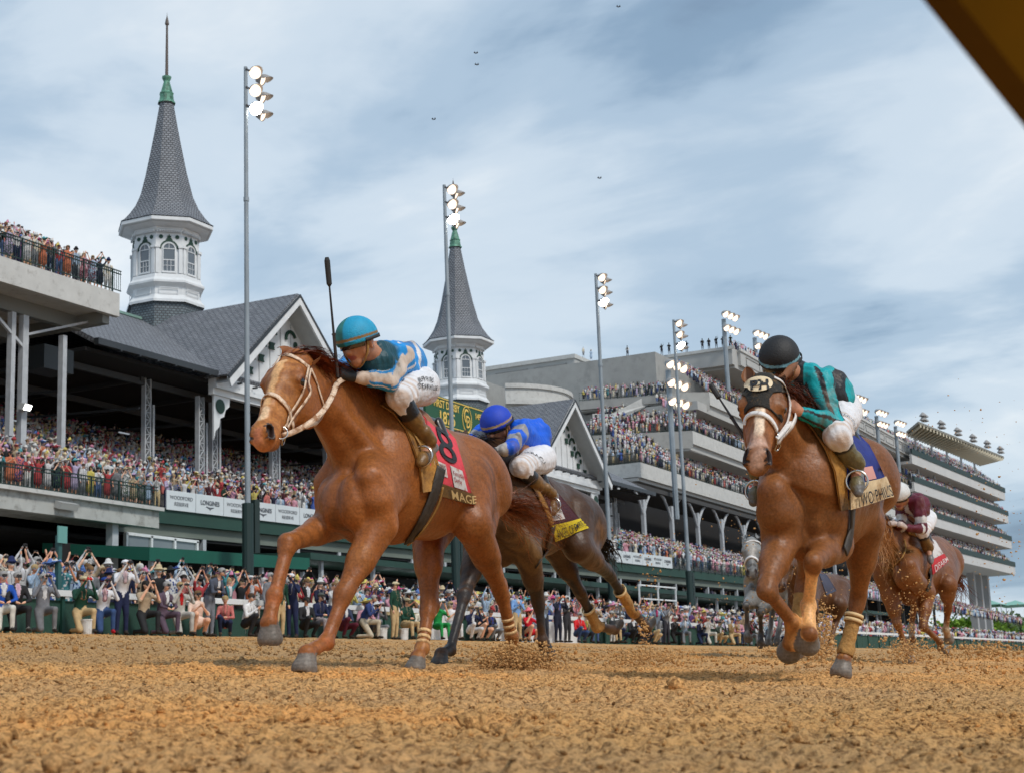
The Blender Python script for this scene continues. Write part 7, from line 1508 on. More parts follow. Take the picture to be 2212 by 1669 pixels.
hood(B2, root2, z4([(545, 500), (590, 462), (640, 448), (740, 458), (800, 500), (860, 580), (900, 690), (905, 640), (830, 636), (760, 640), (718, 700), (722, 790), (790, 850), (840, 850), (850, 900), (835, 930), (790, 870), (730, 810), (660, 780), (590, 775), (530, 800), (490, 850), (482, 800), (520, 740), (490, 680), (440, 670), (500, 580)]), hoodm)
def oval(name, B, cpx, rx, ry, m, root, off, rot=0.):
    V = []; n = 28; c0, n0 = B.cast((0, 0, 0), ray(*cpx), off); V.append(c0)
    for k in range(1, 4):
        for t in range(n): a_ = t*2*pi/n; dx = cos(a_)*rx*k/3; dy = sin(a_)*ry*k/3; c, nn = B.cast((0, 0, 0), ray(cpx[0]+dx*cos(rot)-dy*sin(rot), cpx[1]+dx*sin(rot)+dy*cos(rot)), off); V.append(c)
    T = [[0, 1+t, 1+(t+1) % n] for t in range(n)]; Qd = [[1+n*k+t, 1+n*k+(t+1) % n, 1+n*(k+1)+(t+1) % n, 1+n*(k+1)+t] for k in range(2) for t in range(n)]
    o = link(name, mesh_np(name, np.array(V), np.array(Qd), np.array(T)), m, smooth=True); rebase(o, root); return c0, n0
bc, bnn = oval('hood_badge', B2, z4([(624, 575)])[0], 26, 15.5, mat('badge_cream', srgb(226, 204, 168), .7, dirt=srgb(150, 110, 60), dscale=30, dlo=.55, dhi=.7), root2, .021, -.12)
def px_text(name, txt, B, pxc, size, m, root, off=.014, rot=0., par=None):
    c, n = B.cast((0, 0, 0), ray(*pxc), off); v = -nrm(c); n = nrm(n*.5+v); x = CM[:, 0]*cos(rot)+CM[:, 1]*sin(rot); x = nrm(x-n*(n@x)); o = text_mesh(name, txt, size, m, c, x, np.cross(n, x), root, extrude=0, bold=.002)
    me = o.data; V = np.empty(len(me.vertices)*3, np.float32); me.vertices.foreach_get('co', V); V = V.reshape(-1, 3)
    for i in range(len(V)): p, nn = B.cast((0, 0, 0), V[i], off); V[i] = p
    me.vertices.foreach_set('co', V.ravel()); me.update()
px_text('badge_letters', 'PH', B2, z4([(641, 628)])[0], .068, blk, root2, .026, .04)
white2 = mat('bridle_clean', srgb(226, 222, 218), .5, var=.12, vscale=50, dirt=srgb(150, 110, 80), dscale=24, dlo=.56, dhi=.68)
br2 = px_strap('bridle', B2, z4([(492, 960), (505, 895), (560, 852), (640, 852), (710, 890), (760, 955), (785, 1010)]), .026, .010, white2, root2)
px_strap('cheek_strap', B2, z4([(760, 505), (830, 545), (880, 640), (905, 750), (900, 850), (870, 940), (815, 1020), (770, 1090)]), .016, .006, white2, br2, off=.012)
px_strap('cheek_strap', B2, z4([(905, 740), (950, 800), (962, 880), (930, 960), (870, 1030), (820, 1080), (790, 1130)]), .026, .007, white2, br2, off=.010)
bitc, bn = B2.cast((0, 0, 0), ray(*z4([(780, 1080)])[0]), .014); ring('bit_ring', bitc, .034, .008, bn+CM[:, 0]*.8, metal, br2)
bitc, bn = B2.cast((0, 0, 0), ray(*z4([(790, 1160)])[0]), .012); ring('bit_ring', bitc, .024, .007, bn, metal, br2)
px_strap('rein', B2, z4([(800, 1085, 8.45), (870, 1010, 8.6), (930, 930, 8.75), (960, 860, 8.85)]), .022, .005, white2, br2)
px_strap('rein', B2, z4([(960, 850, 8.85), (1080, 885, 8.95), (1200, 930, 9.0), (1310, 985, 9.0), (1400, 1070, 8.98), (1435, 1130, 8.98), (1400, 1170, 8.98), (1250, 1160, 8.98), (1130, 1080, 9.0)]), .026, .005, mat('rein_tan', srgb(200, 184, 160), .6, var=.2, vscale=30), br2)
hair2 = mat('hair_red', srgb(110, 54, 26), .5, var=.4, vscale=60)
r_ = np.random.default_rng(15); ro = []; di = []; le = []
for i in range(420):
    t = r_.uniform(0, 1); p = lerp(J2['poll']+F2.z*.04, J2['crest']+F2.z*.05, t); ro.append(p+F2.l*r_.normal(0, .015)); di.append(nrm(F2.l*(.9+r_.normal(0, .15))+F2.z*(.15+r_.normal(0, .25))-F2.f*r_.uniform(-.1, .5))); le.append(r_.uniform(.08, .2))
strand_mesh('mane', ro, di, le, .006, 1.3, hair2, root2, wave=.02, seed=12)
ro = []; di = []; le = []
for i in range(110): ro.append(J2['dock']+r_.normal(0, .02, 3)); di.append(nrm(-F2.f*(.45)+F2.z*(-.85+r_.normal(0, .14))+F2.l*r_.normal(.12, .12))); le.append(r_.uniform(.25, .6))
strand_mesh('tail', ro, di, le, .007, 1.3, mat('hair_light', srgb(196, 150, 104), .6, var=.4, vscale=30), root2, wave=.05, seed=13, n=12)
wrapm = mat('wrap_tan', srgb(170, 128, 70), .85, var=.2, vscale=30, bump=.6, bscale=50, dirt=srgb(140, 98, 48), dscale=7)
def leg_wrap(B, root, a, b, t0, t1, m, F, extra=.008, r=.05, n=14):
    V = []; Q = []; ax = nrm(b-a); u_ = nrm(F.l-ax*(ax@F.l)); v_ = np.cross(ax, u_); ts = np.linspace(t0, t1, 12)
    for k, t in enumerate(ts):
        c = lerp(a, b, t)
        for i in range(n):
            d = u_*cos(i*2*pi/n)+v_*sin(i*2*pi/n); p, nn = B.cast(c+d*.11, -d, extra*(1+.25*sin(k*2.4+i*.4))); V.append(p)
    for k in range(11):
        for i in range(n): Q.append([k*n+i, k*n+(i+1) % n, (k+1)*n+(i+1) % n, (k+1)*n+i])
    o = link('leg_wrap', mesh_np('leg_wrap', np.array(V), np.array(Q)), m, smooth=True); md = o.modifiers.new('s', 'SOLIDIFY'); md.thickness = -.005; md.offset = 1; rebase(o, root)
leg_wrap(B2, root2, J2['hkL'], J2['hfL'], .30, 1.12, wrapm, F2); leg_wrap(B2, root2, J2['hkR'], J2['hfR'], .30, 1.1, wrapm, F2)
for t in (.34, .44): loop_strap('leg_tape', B2, lerp(J2['hkL'], J2['hfL'], t), J2['hfL']-J2['hkL'], F2.l, .022, .006, mat('tape_pale', srgb(220, 190, 140), .7), root2, off=.014, n=14, R=.12)
blue2 = mat('cloth_navy', srgb(28, 44, 120), .8, var=.15, vscale=20, bump=.4, bscale=18); band2 = mat('band_cream', srgb(214, 190, 150), .8, var=.12, vscale=20, bump=.4, bscale=30, dirt=srgb(160, 120, 70), dscale=8)
clo, LV2 = saddle_cloth(root2, B2, F2, ((1822, 960), (1872, 965), (1922, 1068), (1826, 1100)), blue2, band2, band=.72, off=.024)
decal_text('saddle_name', "TWO PHIL'S", blk, LV2, .10, .95, .77, .97, root2, off=.024)
patch('sponsor_patch', LV2, .45, .75, .40, .62, mat('patch_red', srgb(210, 150, 140), .7), root2)
grid = []
for a_, b_ in zip([(1728, 905), (1752, 935), (1778, 975), (1796, 1020), (1804, 1070), (1808, 1102)], [(1768, 905), (1800, 935), (1824, 975), (1836, 1020), (1840, 1070), (1842, 1094)]): grid.append([(np.zeros(3), ray(*lerp(a_, b_, t))) for t in np.linspace(0, 1, 5)])
drape('saddle_pad', B2, grid, .034, padm, root2, .014)
px_strap('girth', B2, [(1838, 1085), (1836, 1110), (1834, 1140), (1828, 1168), (1820, 1190)], .07, .010, girm, root2, off=.012)
s = SDF(); sb = J2['back']; s.cap(sb+F2.f*.22+F2.z*.03, sb-F2.f*.10+F2.z*.03, .05, .045, k=.03); s.cap(sb+F2.f*.10+F2.l*.12, sb+F2.l*.20-F2.z*.18+F2.f*.10, .05, .035, k=.04, flat=F2.l, ratio=.5); s.cap(sb+F2.f*.10-F2.l*.12, sb-F2.l*.20-F2.z*.18+F2.f*.10, .05, .035, k=.04, flat=F2.l, ratio=.5)
V, Q, ci = s.build(.01); rebase(link('saddle', mesh_np('saddle', V, Q), sdm, smooth=True), root2)
tealc, blackc = srgb(0, 158, 164), (.012, .013, .016)
def paint_j2(V, ci, J, F, cols):
    c = np.tile(np.array(tealc), (len(V), 1)); c[(np.sin(((V-J['neck'])@F.l)*36+.6) > .38) & (ci == 0)] = blackc
    for k, (sd, sg) in enumerate((('L', 1), ('R', -1))):
        for ids, a_, b_ in ((1+k, J['sh'+sd], J['el'+sd]), (3+k, J['el'+sd], J['wr'+sd])):
            t, an = arm_angle(V, a_, b_, F, sg); m_ = ci == ids; c[m_ & (np.mod(an+12, 72) < 24)] = blackc
    return c
pxj2 = dict(head=(1684, 786, 0, 9.05), neck=(1724, 812, 0, 9.25), shL=(1768, 822, 0, 9.15), shR=(1690, 815, 0, 9.55), elL=(1800, 918, 0, 8.98), wrL=(1730, 890, 0, 8.85), fistL=(1706, 874, 0, 8.80), hpL=(1815, 885, 0, 9.55), hpR=(1770, 880, 0, 9.85), knL=(1808, 940, 0, 8.92), anL=(1846, 1008, 0, 9.02), toeL=(1852, 1050, 0, 8.92), back=(1785, 818, 0, 9.45), elR=(1668, 900, 0, 9.25), wrR=(1655, 878, 0, 9.02))
v2 = -nrm(ray(1684, 790)); RJ2 = rider('jockey in teal and black striped silks with a black helmet, on the hooded chestnut', F2, pxj2, v2*.85-F2.z*.55-CM[:, 0]*.25, np.array([0, 0, 1.])+v2*.5, dict(shirt=tealc, helmet=(.012, .012, .013), band=srgb(120, 170, 184), boot=srgb(108, 98, 66)), paint_j2, hr=1.0, gloves=srgb(184, 126, 96))
leg_text(RJ2, 'COPIOUS', (1838, 905), .05, blk, CM[:, 0]+CM[:, 1]*.1, CM[:, 1])
whip('black whip slanting down beside the hooded chestnut\'s nose', atD(1612, 950, 8.7), atD(1535, 830, 8.9), .16)
for sd, g in (('L', 1), ('R', -1)):
    st_c = RJ2['J']['toe'+sd]; ring('stirrup', st_c+F2.z*.03, .06, .012, F2.f+F2.l*.2*g, metal, root2); strap('stirrup_leather', [st_c+F2.z*.09, lerp(st_c, RJ2['J']['kn'+sd], .5)-F2.l*.03*g-F2.f*.06, RJ2['J']['kn'+sd]-F2.l*.10*g-F2.f*.10], .02, .005, mat('strap_tan'), root2, [F2.l]*3)
# ------------------------------------------------------------------ the dark bay behind, the chestnut at the right, the grey and the brown one farther back
F3 = Frame(atY(1098, 985, 5.58), (-1, 0))
px3 = dict(withers=(1098, 985, 0), back=(1155, 1032, 0), croup=(1212, 1058, 0), tail=(1278, 1135, 0), chest=(1005, 1085, 0), bellyF=(1115, 1222, 0), bellyR=(1240, 1172, 0),
  neck1=(1040, 1030, 0), neck2=(1000, 985, 0), crest=(1050, 972, 0), poll=(985, 965, 0), muz=(930, 1075, 0),
  shL=(1085, 1110, .2), elL=(1140, 1200, .18), knL=(1163, 1298, .12), feL=(1172, 1382, .11), hoL=(1184, 1408, .11),
  shR=(1020, 1090, -.18), elR=(1032, 1185, -.16), knR=(1003, 1284, -.12), feR=(972, 1402, -.11), hoR=(952, 1436, -.11),
  hpL=(1248, 1100, .17), stL=(1248, 1180, .22), hkL=(1315, 1238, .14), hfL=(1366, 1318, .13), hhL=(1400, 1338, .13),
  hpR=(1200, 1095, -.17), stR=(1198, 1178, -.20), hkR=(1254, 1280, -.14), hfR=(1290, 1352, -.13), hhR=(1330, 1342, -.13))
C3 = srgb(72, 46, 24); K3 = srgb(34, 28, 26)
def spots3(J, F, H, ax):
    S_ = []
    for k in 'LR':
        S_ += [(lerp(J['el'+k], J['kn'+k], .55), J['kn'+k], .07, .05, srgb(44, 34, 28)), (J['kn'+k], J['ho'+k], .06, .03, srgb(46, 42, 42)), (lerp(J['st'+k], J['hk'+k], .6), J['hf'+k], .08, .05, K3)]
    S_ += [(J['shL']+F.l*.1, J['elL']+F.l*.05, .10, .1, srgb(112, 80, 42)), (J['shR']-F.l*.1, J['elR'], .10, .1, srgb(96, 68, 38)), (J['bellyF'], J['bellyR'], .12, .1, srgb(88, 62, 42))]
    return S_
def ears3(J, F, H, ax):
    b_ = J['poll']+F.z*.05; return [(b_+F.l*.05, b_+F.l*.06+F.z*.10-F.f*.13, F.l, .035), (b_-F.l*.05, b_-F.l*.06+F.z*.10-F.f*.13, -F.l, .035)]
H3 = build_horse('racehorse', F3, px3, 50, .012, C3, spots3, 'dark bay racehorse with a yellow-banded maroon saddle cloth, behind the leading chestnut', ears=ears3, hs=1.15, hl=1.0, matn='coat_bay', hoofc=(.04, .035, .032),
   toes=dict(toeL=F3.f*.5-F3.z, toeR=F3.f-F3.z*.1, htoeL=-F3.f*1.-F3.z*.2, htoeR=-F3.f-F3.z*.3))
root3, J3, B3, HH3, ax3 = H3; chk(J3, 'h3')
def loose_tail(J, F, root, m, n=220, seed=1, droop=.8, ln=(.35, .8)):
    r_ = np.random.default_rng(seed); ro = []; di = []; le = []
    for i in range(n): ro.append(J['dock']+r_.normal(0, .02, 3)); di.append(nrm(-F.f*.9+F.z*(-.2+r_.normal(0, .2))+F.l*r_.normal(0, .2))); le.append(r_.uniform(*ln))
    strand_mesh('tail', ro, di, le, .012, droop, m, root, wave=.05, seed=seed)
def loose_mane(J, F, root, m, n=260, seed=1):
    r_ = np.random.default_rng(seed); ro = []; di = []; le = []
    for i in range(n): t = r_.uniform(0, 1); ro.append(lerp(J['poll']+F.z*.05, J['crest']+F.z*.06, t)+F.l*r_.normal(0, .02)); di.append(nrm(-F.f*.8+F.z*(.4+r_.normal(0, .25))+F.l*r_.normal(0, .4))); le.append(r_.uniform(.1, .24))
    strand_mesh('mane', ro, di, le, .010, 1.2, m, root, wave=.02, seed=seed)
hairk = mat('hair_black', (.014, .012, .012), .5, var=.3, vscale=50)
loose_tail(J3, F3, root3, hairk, n=110, seed=21, ln=(.2, .45)); loose_mane(J3, F3, root3, hairk, n=500, seed=22)
leg_wrap(B3, root3, J3['hkL'], J3['hfL'], .45, 1.12, wrapm, F3, .010); leg_wrap(B3, root3, J3['hkR'], J3['hfR'], .50, 1.15, wrapm, F3, .010)
for a_, b_ in ((J3['hkL'], J3['hfL']), (J3['hkR'], J3['hfR'])): loop_strap('leg_tape', B3, lerp(a_, b_, .47), b_-a_, F3.l, .025, .006, mat('tape_pale'), root3, off=.015, n=14, R=.12)
maroonm = mat('cloth_maroon', srgb(66, 20, 34), .8, var=.15, vscale=20, bump=.4, bscale=18); yelm = mat('band_yellow', srgb(214, 188, 30), .8, var=.12, vscale=20, bump=.4, bscale=30, dirt=srgb(150, 120, 40), dscale=7, dlo=.58, dhi=.75)
clo, LV3 = saddle_cloth(root3, B3, F3, ((1172, 1040), (1204, 1066), (1268, 1140), (1196, 1168)), maroonm, yelm, band=.74)
decal_text('saddle_name', 'ANGEL OF EMPIRE', blk, LV3, .04, .98, .79, .96, root3, off=.024)
patch('sponsor_patch', LV3, .06, .50, .42, .66, whitem, root3); decal_text('sponsor_name', 'WOODFORD\nRESERVE', blk, LV3, .09, .47, .45, .63, root3, off=.012)
px_strap('pad_edge', B3, [(1118, 1012), (1140, 1035), (1160, 1065), (1178, 1100), (1190, 1132)], .06, .006, padm, root3, off=.01)
px_strap('girth', B3, [(1192, 1135), (1186, 1160), (1176, 1190), (1160, 1215)], .08, .010, girm, root3, off=.01)
def saddle_at(J, F, root):
    s = SDF(); sb = J['back']; s.cap(sb+F.f*.22+F.z*.03, sb-F.f*.10+F.z*.03, .05, .045, k=.03)
    for g in (1, -1): s.cap(sb+F.f*.10+F.l*.12*g, sb+F.l*.20*g-F.z*.18+F.f*.10, .05, .035, k=.04, flat=F.l, ratio=.5)
    V, Q, ci = s.build(.012); rebase(link('saddle', mesh_np('saddle', V, Q), sdm, smooth=True), root)
saddle_at(J3, F3, root3)
rblue = srgb(16, 92, 214)
def paint_j3(V, ci, J, F, cols):
    c = np.tile(np.array(rblue), (len(V), 1))
    for k, (sd, sg) in enumerate((('L', 1), ('R', -1))):
        t, an = arm_angle(V, J['sh'+sd], J['el'+sd], F, sg); m_ = (ci == 1+k) & (((t > .15) & (t < .34)) | ((t > .62) & (t < .82))); c[m_] = srgb(150, 148, 150)
        t, an = arm_angle(V, J['el'+sd], J['wr'+sd], F, sg); c[(ci == 3+k)] = srgb(178, 170, 162); c[(ci == 3+k) & (t < .2)] = rblue
    return c
pxj3 = dict(head=(1074, 922, .02), neck=(1102, 930, 0), shL=(1128, 928, .18), elL=(1102, 968, .24), wrL=(1070, 974, .14), fistL=(1046, 978, .10), hpL=(1166, 990, .12), knL=(1122, 1008, .24), anL=(1192, 1072, .28), toeL=(1194, 1096, .30), back=(1150, 918, 0))
v3 = -nrm(ray(1074, 920)); RJ3 = rider('jockey in royal blue silks and a royal blue helmet, on the dark bay', F3, pxj3, v3*.75+F3.f*.2-CM[:, 0]*.5-F3.z*.55, np.array([0, 0, 1.]), dict(shirt=rblue, helmet=srgb(18, 62, 186), band=srgb(170, 140, 92)), paint_j3, hr=1.08, vox=.0095)
leg_text(RJ3, 'MIRACLE', (1160, 984), .07, blk, CM[:, 0]+CM[:, 1]*.2, CM[:, 1])
for sd, g in (('L', 1), ('R', -1)):
    st_c = RJ3['J']['toe'+sd]; ring('stirrup', st_c+F3.z*.02, .062, .012, F3.f+F3.l*.2*g, metal, root3); strap('stirrup_leather', [st_c+F3.z*.09, RJ3['J']['kn'+sd]-F3.l*.09*g-F3.f*.08], .02, .005, mat('strap_tan'), root3, [F3.l]*2)
px_strap('rein', B3, [(1052, 980, np.linalg.norm(RJ3['J']['wrL'])*.97), (1030, 1000, 11.2), (1005, 1030, 11.0)], .02, .006, strapw, root3)
# right-hand chestnut
W4 = atD(1956, 1150, 19.2); F4 = Frame(W4, hd2)
px4 = dict(withers=(1956, 1152, 0), back=(1990, 1165, 0), croup=(2024, 1172, 0), tail=(2050, 1215, 0), chest=(1928, 1232, 0, 18.7), bellyF=(1962, 1298, 0), bellyR=(2022, 1280, 0),
  neck1=(1926, 1190, 0, 18.8), neck2=(1906, 1150, 0, 18.5), crest=(1930, 1140, 0, 18.8), poll=(1892, 1122, 0, 18.3), muz=(1874, 1195, 0, 17.8),
  shL=(1965, 1232, .2), elL=(2000, 1282, 0, 18.9), knL=(1994, 1352, 0, 18.6), feL=(2030, 1386, 0, 18.8), hoL=(2048, 1402, 0, 18.9),
  shR=(1905, 1232, 0, 18.6), elR=(1925, 1290, 0, 18.6), knR=(1938, 1345, 0, 18.5), feR=(1958, 1400, 0, 18.5), hoR=(1966, 1422, 0, 18.5),
  hpL=(2044, 1200, .17), stL=(2046, 1262, 0, 19.6), hkL=(2048, 1312, 0, 19.9), hfL=(2043, 1358, 0, 19.9), hhL=(2050, 1378, 0, 20.),
  hpR=(2004, 1200, -.17), stR=(1985, 1262, 0, 19.6), hkR=(1976, 1300, 0, 19.9), hfR=(1968, 1355, 0, 19.9), hhR=(1964, 1385, 0, 19.9))
C4 = srgb(118, 70, 32)
def spots4(J, F, H, ax): return [(J['fe'+k], J['ho'+k], .06, .05, srgb(120, 86, 50)) for k in 'LR']+[(J['hf'+k], J['hh'+k], .06, .05, srgb(190, 170, 140)) for k in 'LR']+[(J['chest']+F.f*.1+F.l*.1, J['chest']+F.l*.15+F.z*.1, .12, .12, srgb(150, 112, 62))]
def ears4(J, F, H, ax): b_ = J['poll']+F.z*.05; return [(b_+F.l*.05*g, b_+F.l*.07*g+F.z*.12-F.f*.05, F.f, .04) for g in (1, -1)]
H4 = build_horse('racehorse', F4, px4, 10, .017, C4, spots4, 'mud-spattered chestnut racehorse far right, under the jockey in maroon', ears=ears4, hs=1.2, hl=1., matn='coat_mud', toes=dict(toeL=-F4.f-F4.z*.5, toeR=F4.f*.6-F4.z, htoeL=-F4.z+F4.f*.3, htoeR=-F4.z+F4.f*.2))
root4, J4, B4, HH4, ax4 = H4; chk(J4, 'h4')
loose_tail(J4, F4, root4, hair2, n=120, seed=31); loose_mane(J4, F4, root4, hair2, n=160, seed=32)
clo, LV4 = saddle_cloth(root4, B4, F4, ((2000, 1160), (2020, 1168), (2046, 1212), (2012, 1240)), mat('cloth_white', srgb(206, 200, 196), .8, var=.1, dirt=srgb(140, 110, 90), dscale=8), mat('band_red', srgb(186, 32, 40), .8, var=.15, vscale=20), band=.72, nr=9, nc=9)
decal_text('saddle_name', 'DISARM', whitem, LV4, .08, .95, .78, .96, root4, off=.03)
px_strap('saddle_pad', B4, [(1958, 1148), (1978, 1158), (1992, 1175), (2000, 1195)], .10, .02, padm, root4, off=.01); saddle_at(J4, F4, root4)
px_strap('girth', B4, [(2006, 1230), (2008, 1245), (2006, 1262), (2000, 1275)], .09, .012, girm, root4, off=.01)
P_ = [(1952, 1165), (1956, 1185), (1950, 1205), (1938, 1218), (1920, 1226), (1905, 1224)]; px_strap('yoke', B4, P_, .02, .008, mat('strap_tan'), root4, off=.01)
mar = srgb(92, 22, 40)
def paint_j4(V, ci, J, F, cols):
    c = np.tile(np.array(mar), (len(V), 1))
    for k, (sd, sg) in enumerate((('L', 1), ('R', -1))):
        t, an = arm_angle(V, J['sh'+sd], J['el'+sd], F, sg); c[(ci == 1+k) & (t > .55) & (t < .78)] = (.62, .60, .58)
        t, an = arm_angle(V, J['el'+sd], J['wr'+sd], F, sg); c[(ci == 3+k) & (t < .16)] = (.6, .58, .56)
    c[(np.abs((V-J['neck'])@F.l) < .03) & (ci == 0)] = (.6, .58, .56); return c
pxj4 = dict(head=(1943, 1074, 0, 18.5), neck=(1960, 1082, 0, 18.75), shL=(1984, 1086, 0, 18.6), shR=(1950, 1086, 0, 19.0), elL=(1993, 1142, 0, 18.5), wrL=(1956, 1138, 0, 18.3), fistL=(1938, 1126, 0, 18.2), elR=(1945, 1140, 0, 18.8), wrR=(1936, 1130, 0, 18.4), hpL=(2000, 1120, 0, 19.15), hpR=(1978, 1118, 0, 19.45), knL=(1992, 1148, 0, 18.75), anL=(2006, 1186, 0, 18.8), toeL=(2010, 1208, 0, 18.7), back=(1978, 1074, 0, 19.0))
v4 = -nrm(ray(1943, 1070)); RJ4 = rider('jockey in maroon silks and a muddy white helmet, at the far right of the field', F4, pxj4, v4*.8-CM[:, 0]*.35-F4.z*.5, np.array([0, 0, 1.])+v4*.3, dict(shirt=mar, helmet=(.62, .62, .60), helmet2=srgb(160, 130, 90), band=srgb(190, 180, 170), boottop=(.03, .025, .02)), paint_j4, hr=1.1, vox=.014, gloves=srgb(190, 170, 160))
# the grey, seen between the legs of the hooded chestnut
F5 = Frame(atD(1652, 1195, 23.5), (-1, .06))
px5 = dict(withers=(1652, 1195, 0), back=(1672, 1208, 0), croup=(1695, 1214, 0), tail=(1712, 1240, 0), chest=(1636, 1262, 0, 22.9), bellyF=(1660, 1312, 0), bellyR=(1692, 1300, 0),
  neck1=(1638, 1228, 0, 22.9), neck2=(1632, 1200, 0, 22.6), crest=(1640, 1180, 0, 22.9), poll=(1623, 1168, 0, 21.6), muz=(1624, 1236, 0, 21.1),
  shL=(1655, 1262, .2), elL=(1662, 1300, 0, 23.), knL=(1642, 1322, 0, 22.6), feL=(1644, 1366, 0, 22.8), hoL=(1645, 1390, 0, 22.8), shR=(1620, 1262, -.2), elR=(1624, 1298, 0, 22.8), knR=(1612, 1306, 0, 22.3), feR=(1614, 1350, 0, 22.4), hoR=(1617, 1376, 0, 22.4),
  hpL=(1712, 1230, .17), stL=(1704, 1272, .2), hkL=(1690, 1318, .14), hfL=(1682, 1362, .13), hhL=(1678, 1392, .12), hpR=(1682, 1230, -.17), stR=(1676, 1272, -.2), hkR=(1668, 1320, -.14), hfR=(1664, 1366, -.13), hhR=(1660, 1393, -.12))
def spots5(J, F, H, ax): return [(H(.12, .06, 0), H(.34, .05, 0), .06, .03, srgb(164, 158, 150)), (H(.5, 0, 0), H(.6, -.05, 0), .06, .03, srgb(70, 66, 62))]+[(J['kn'+k], J['ho'+k], .07, .05, srgb(66, 64, 64)) for k in 'LR']
H5 = build_horse('racehorse', F5, px5, 4, .02, srgb(124, 124, 122), spots5, 'grey racehorse with a pale bridle, seen behind the hooded chestnut\'s forelegs', ears=lambda J, F, H, ax: [(H(.0, .055, .06), atD(1640, 1152, 21.7), nrm(-ray(1640, 1160)), .045), (H(.0, .055, -.06), atD(1606, 1152, 21.7), nrm(-ray(1610, 1160)), .045)], hs=1.4, hl=1.05, matn='coat_grey', toes=dict(toeL=-F5.z+F5.f*.4, toeR=-F5.z+F5.f*.2, htoeL=F5.f, htoeR=F5.f))
root5, J5, B5, HH5, ax5 = H5
loop_strap('noseband', B5, HH5(.38, -.05, 0), ax5[0], ax5[1], .035, .016, white2, root5, n=16); loose_tail(J5, F5, root5, mat('hair_grey', (.2, .2, .2), .5), 80, 41); loose_mane(J5, F5, root5, hairk, 120, 42)
px_strap('cheek_strap', B5, [(1612, 1172), (1625, 1168), (1640, 1172), (1645, 1190), (1644, 1212), (1638, 1226)], .022, .012, white2, root5)
saddle_cloth(root5, B5, F5, ((1684, 1212), (1704, 1216), (1716, 1262), (1696, 1268)), mat('band_red'), mat('cloth_white'), band=.7, nr=8, nc=8)
pxj5 = dict(head=(1694, 1130, 0, 23.2), neck=(1702, 1142, 0, 23.5), shL=(1716, 1150, .18), elL=(1706, 1180, .26), wrL=(1690, 1178, .15), fistL=(1682, 1180, .1), hpL=(1724, 1180, .12), knL=(1710, 1192, .25), anL=(1726, 1226, .28), toeL=(1726, 1240, .3), back=(1718, 1142, 0))
v5 = -nrm(ray(1660, 1130)); rider('jockey in pink and black silks on the grey, mostly hidden by the hooded chestnut', F5, pxj5, v5-CM[:, 0]*.2-F5.z*.5, np.array([0, 0, 1.]), dict(shirt=srgb(190, 40, 110), helmet=(.02, .02, .022), band=srgb(200, 60, 120)), None, hr=1.05, vox=.02)
# a brown horse behind it
F6 = Frame(atD(1742, 1228, 22.5), (-1, .04))
px6 = dict(withers=(1742, 1226, 0), back=(1770, 1240, 0), croup=(1800, 1246, 0), tail=(1822, 1275, 0), chest=(1718, 1280, 0), bellyF=(1746, 1322, 0), bellyR=(1796, 1310, 0), neck1=(1722, 1245, 0, 21.9), neck2=(1708, 1218, 0, 21.5), crest=(1720, 1208, 0, 21.9), poll=(1700, 1198, 0, 21.3), muz=(1688, 1258, 0, 20.9),
  shL=(1742, 1285, .2), elL=(1752, 1320, .18), knL=(1760, 1352, .12), feL=(1768, 1386, .11), hoL=(1770, 1400, .11), shR=(1716, 1285, -.18), elR=(1720, 1318, -.16), knR=(1722, 1352, -.12), feR=(1740, 1380, -.11), hoR=(1748, 1400, -.11),
  hpL=(1818, 1270, .17), stL=(1812, 1305, .22), hkL=(1806, 1340, .14), hfL=(1796, 1376, .13), hhL=(1790, 1402, .13), hpR=(1792, 1270, -.17), stR=(1790, 1305, -.2), hkR=(1800, 1318, -.14), hfR=(1806, 1300, -.13), hhR=(1806, 1286, -.13))
H6 = build_horse('racehorse', F6, px6, 8, .022, srgb(92, 58, 32), None, 'brown racehorse kicking up dirt behind the hooded chestnut\'s hind legs', hs=1.2, matn='coat_brown', toes=dict(toeL=F6.f, toeR=F6.f, htoeL=-F6.z, htoeR=-F6.f+F6.z*.5))
root6, J6, B6, HH6, ax6 = H6; loose_tail(J6, F6, root6, hairk, 80, 51); saddle_cloth(root6, B6, F6, ((1768, 1238), (1786, 1243), (1806, 1275), (1784, 1284)), mat('cloth_dark', srgb(60, 62, 80), .8, var=.15), None, nr=8, nc=8)
# ------------------------------------------------------------------ loose dirt: clods lying on the track, clods thrown up by the hooves
r_ = np.random.default_rng(101)
def ico():
    import bmesh as bmm
    b = bmm.new(); bmm.ops.create_icosphere(b, subdivisions=1, radius=1); V = np.array([v.co[:] for v in b.verts]); T = np.array([[v.index for v in f.verts] for f in b.faces]); b.free(); return V, T
IV, IT = ico(); VAR = [IV*(1+r_.normal(0, .34, (len(IV), 1)))*r_.uniform(.6, 1.2, 3) for _ in range(10)]
def clods(name, P, R, label, m, kind='stuff', cat='dirt'):
    n = len(P); k = r_.integers(0, 10, n); V = np.array(VAR)[k]; a = r_.uniform(0, 6.28, n); c, s = np.cos(a)[:, None], np.sin(a)[:, None]; W_ = np.stack([V[..., 0]*c-V[..., 1]*s, V[..., 0]*s+V[..., 1]*c, V[..., 2]*r_.uniform(.6, 1.1, (n, 1))], -1)*np.array(R)[:, None, None]+np.array(P)[:, None, :]
    T = (IT[None]+(np.arange(n)*len(IV))[:, None, None]).reshape(-1, 3); o = link(name, mesh_np(name, W_.reshape(-1, 3), None, T), m, label=label, kind=kind); return o
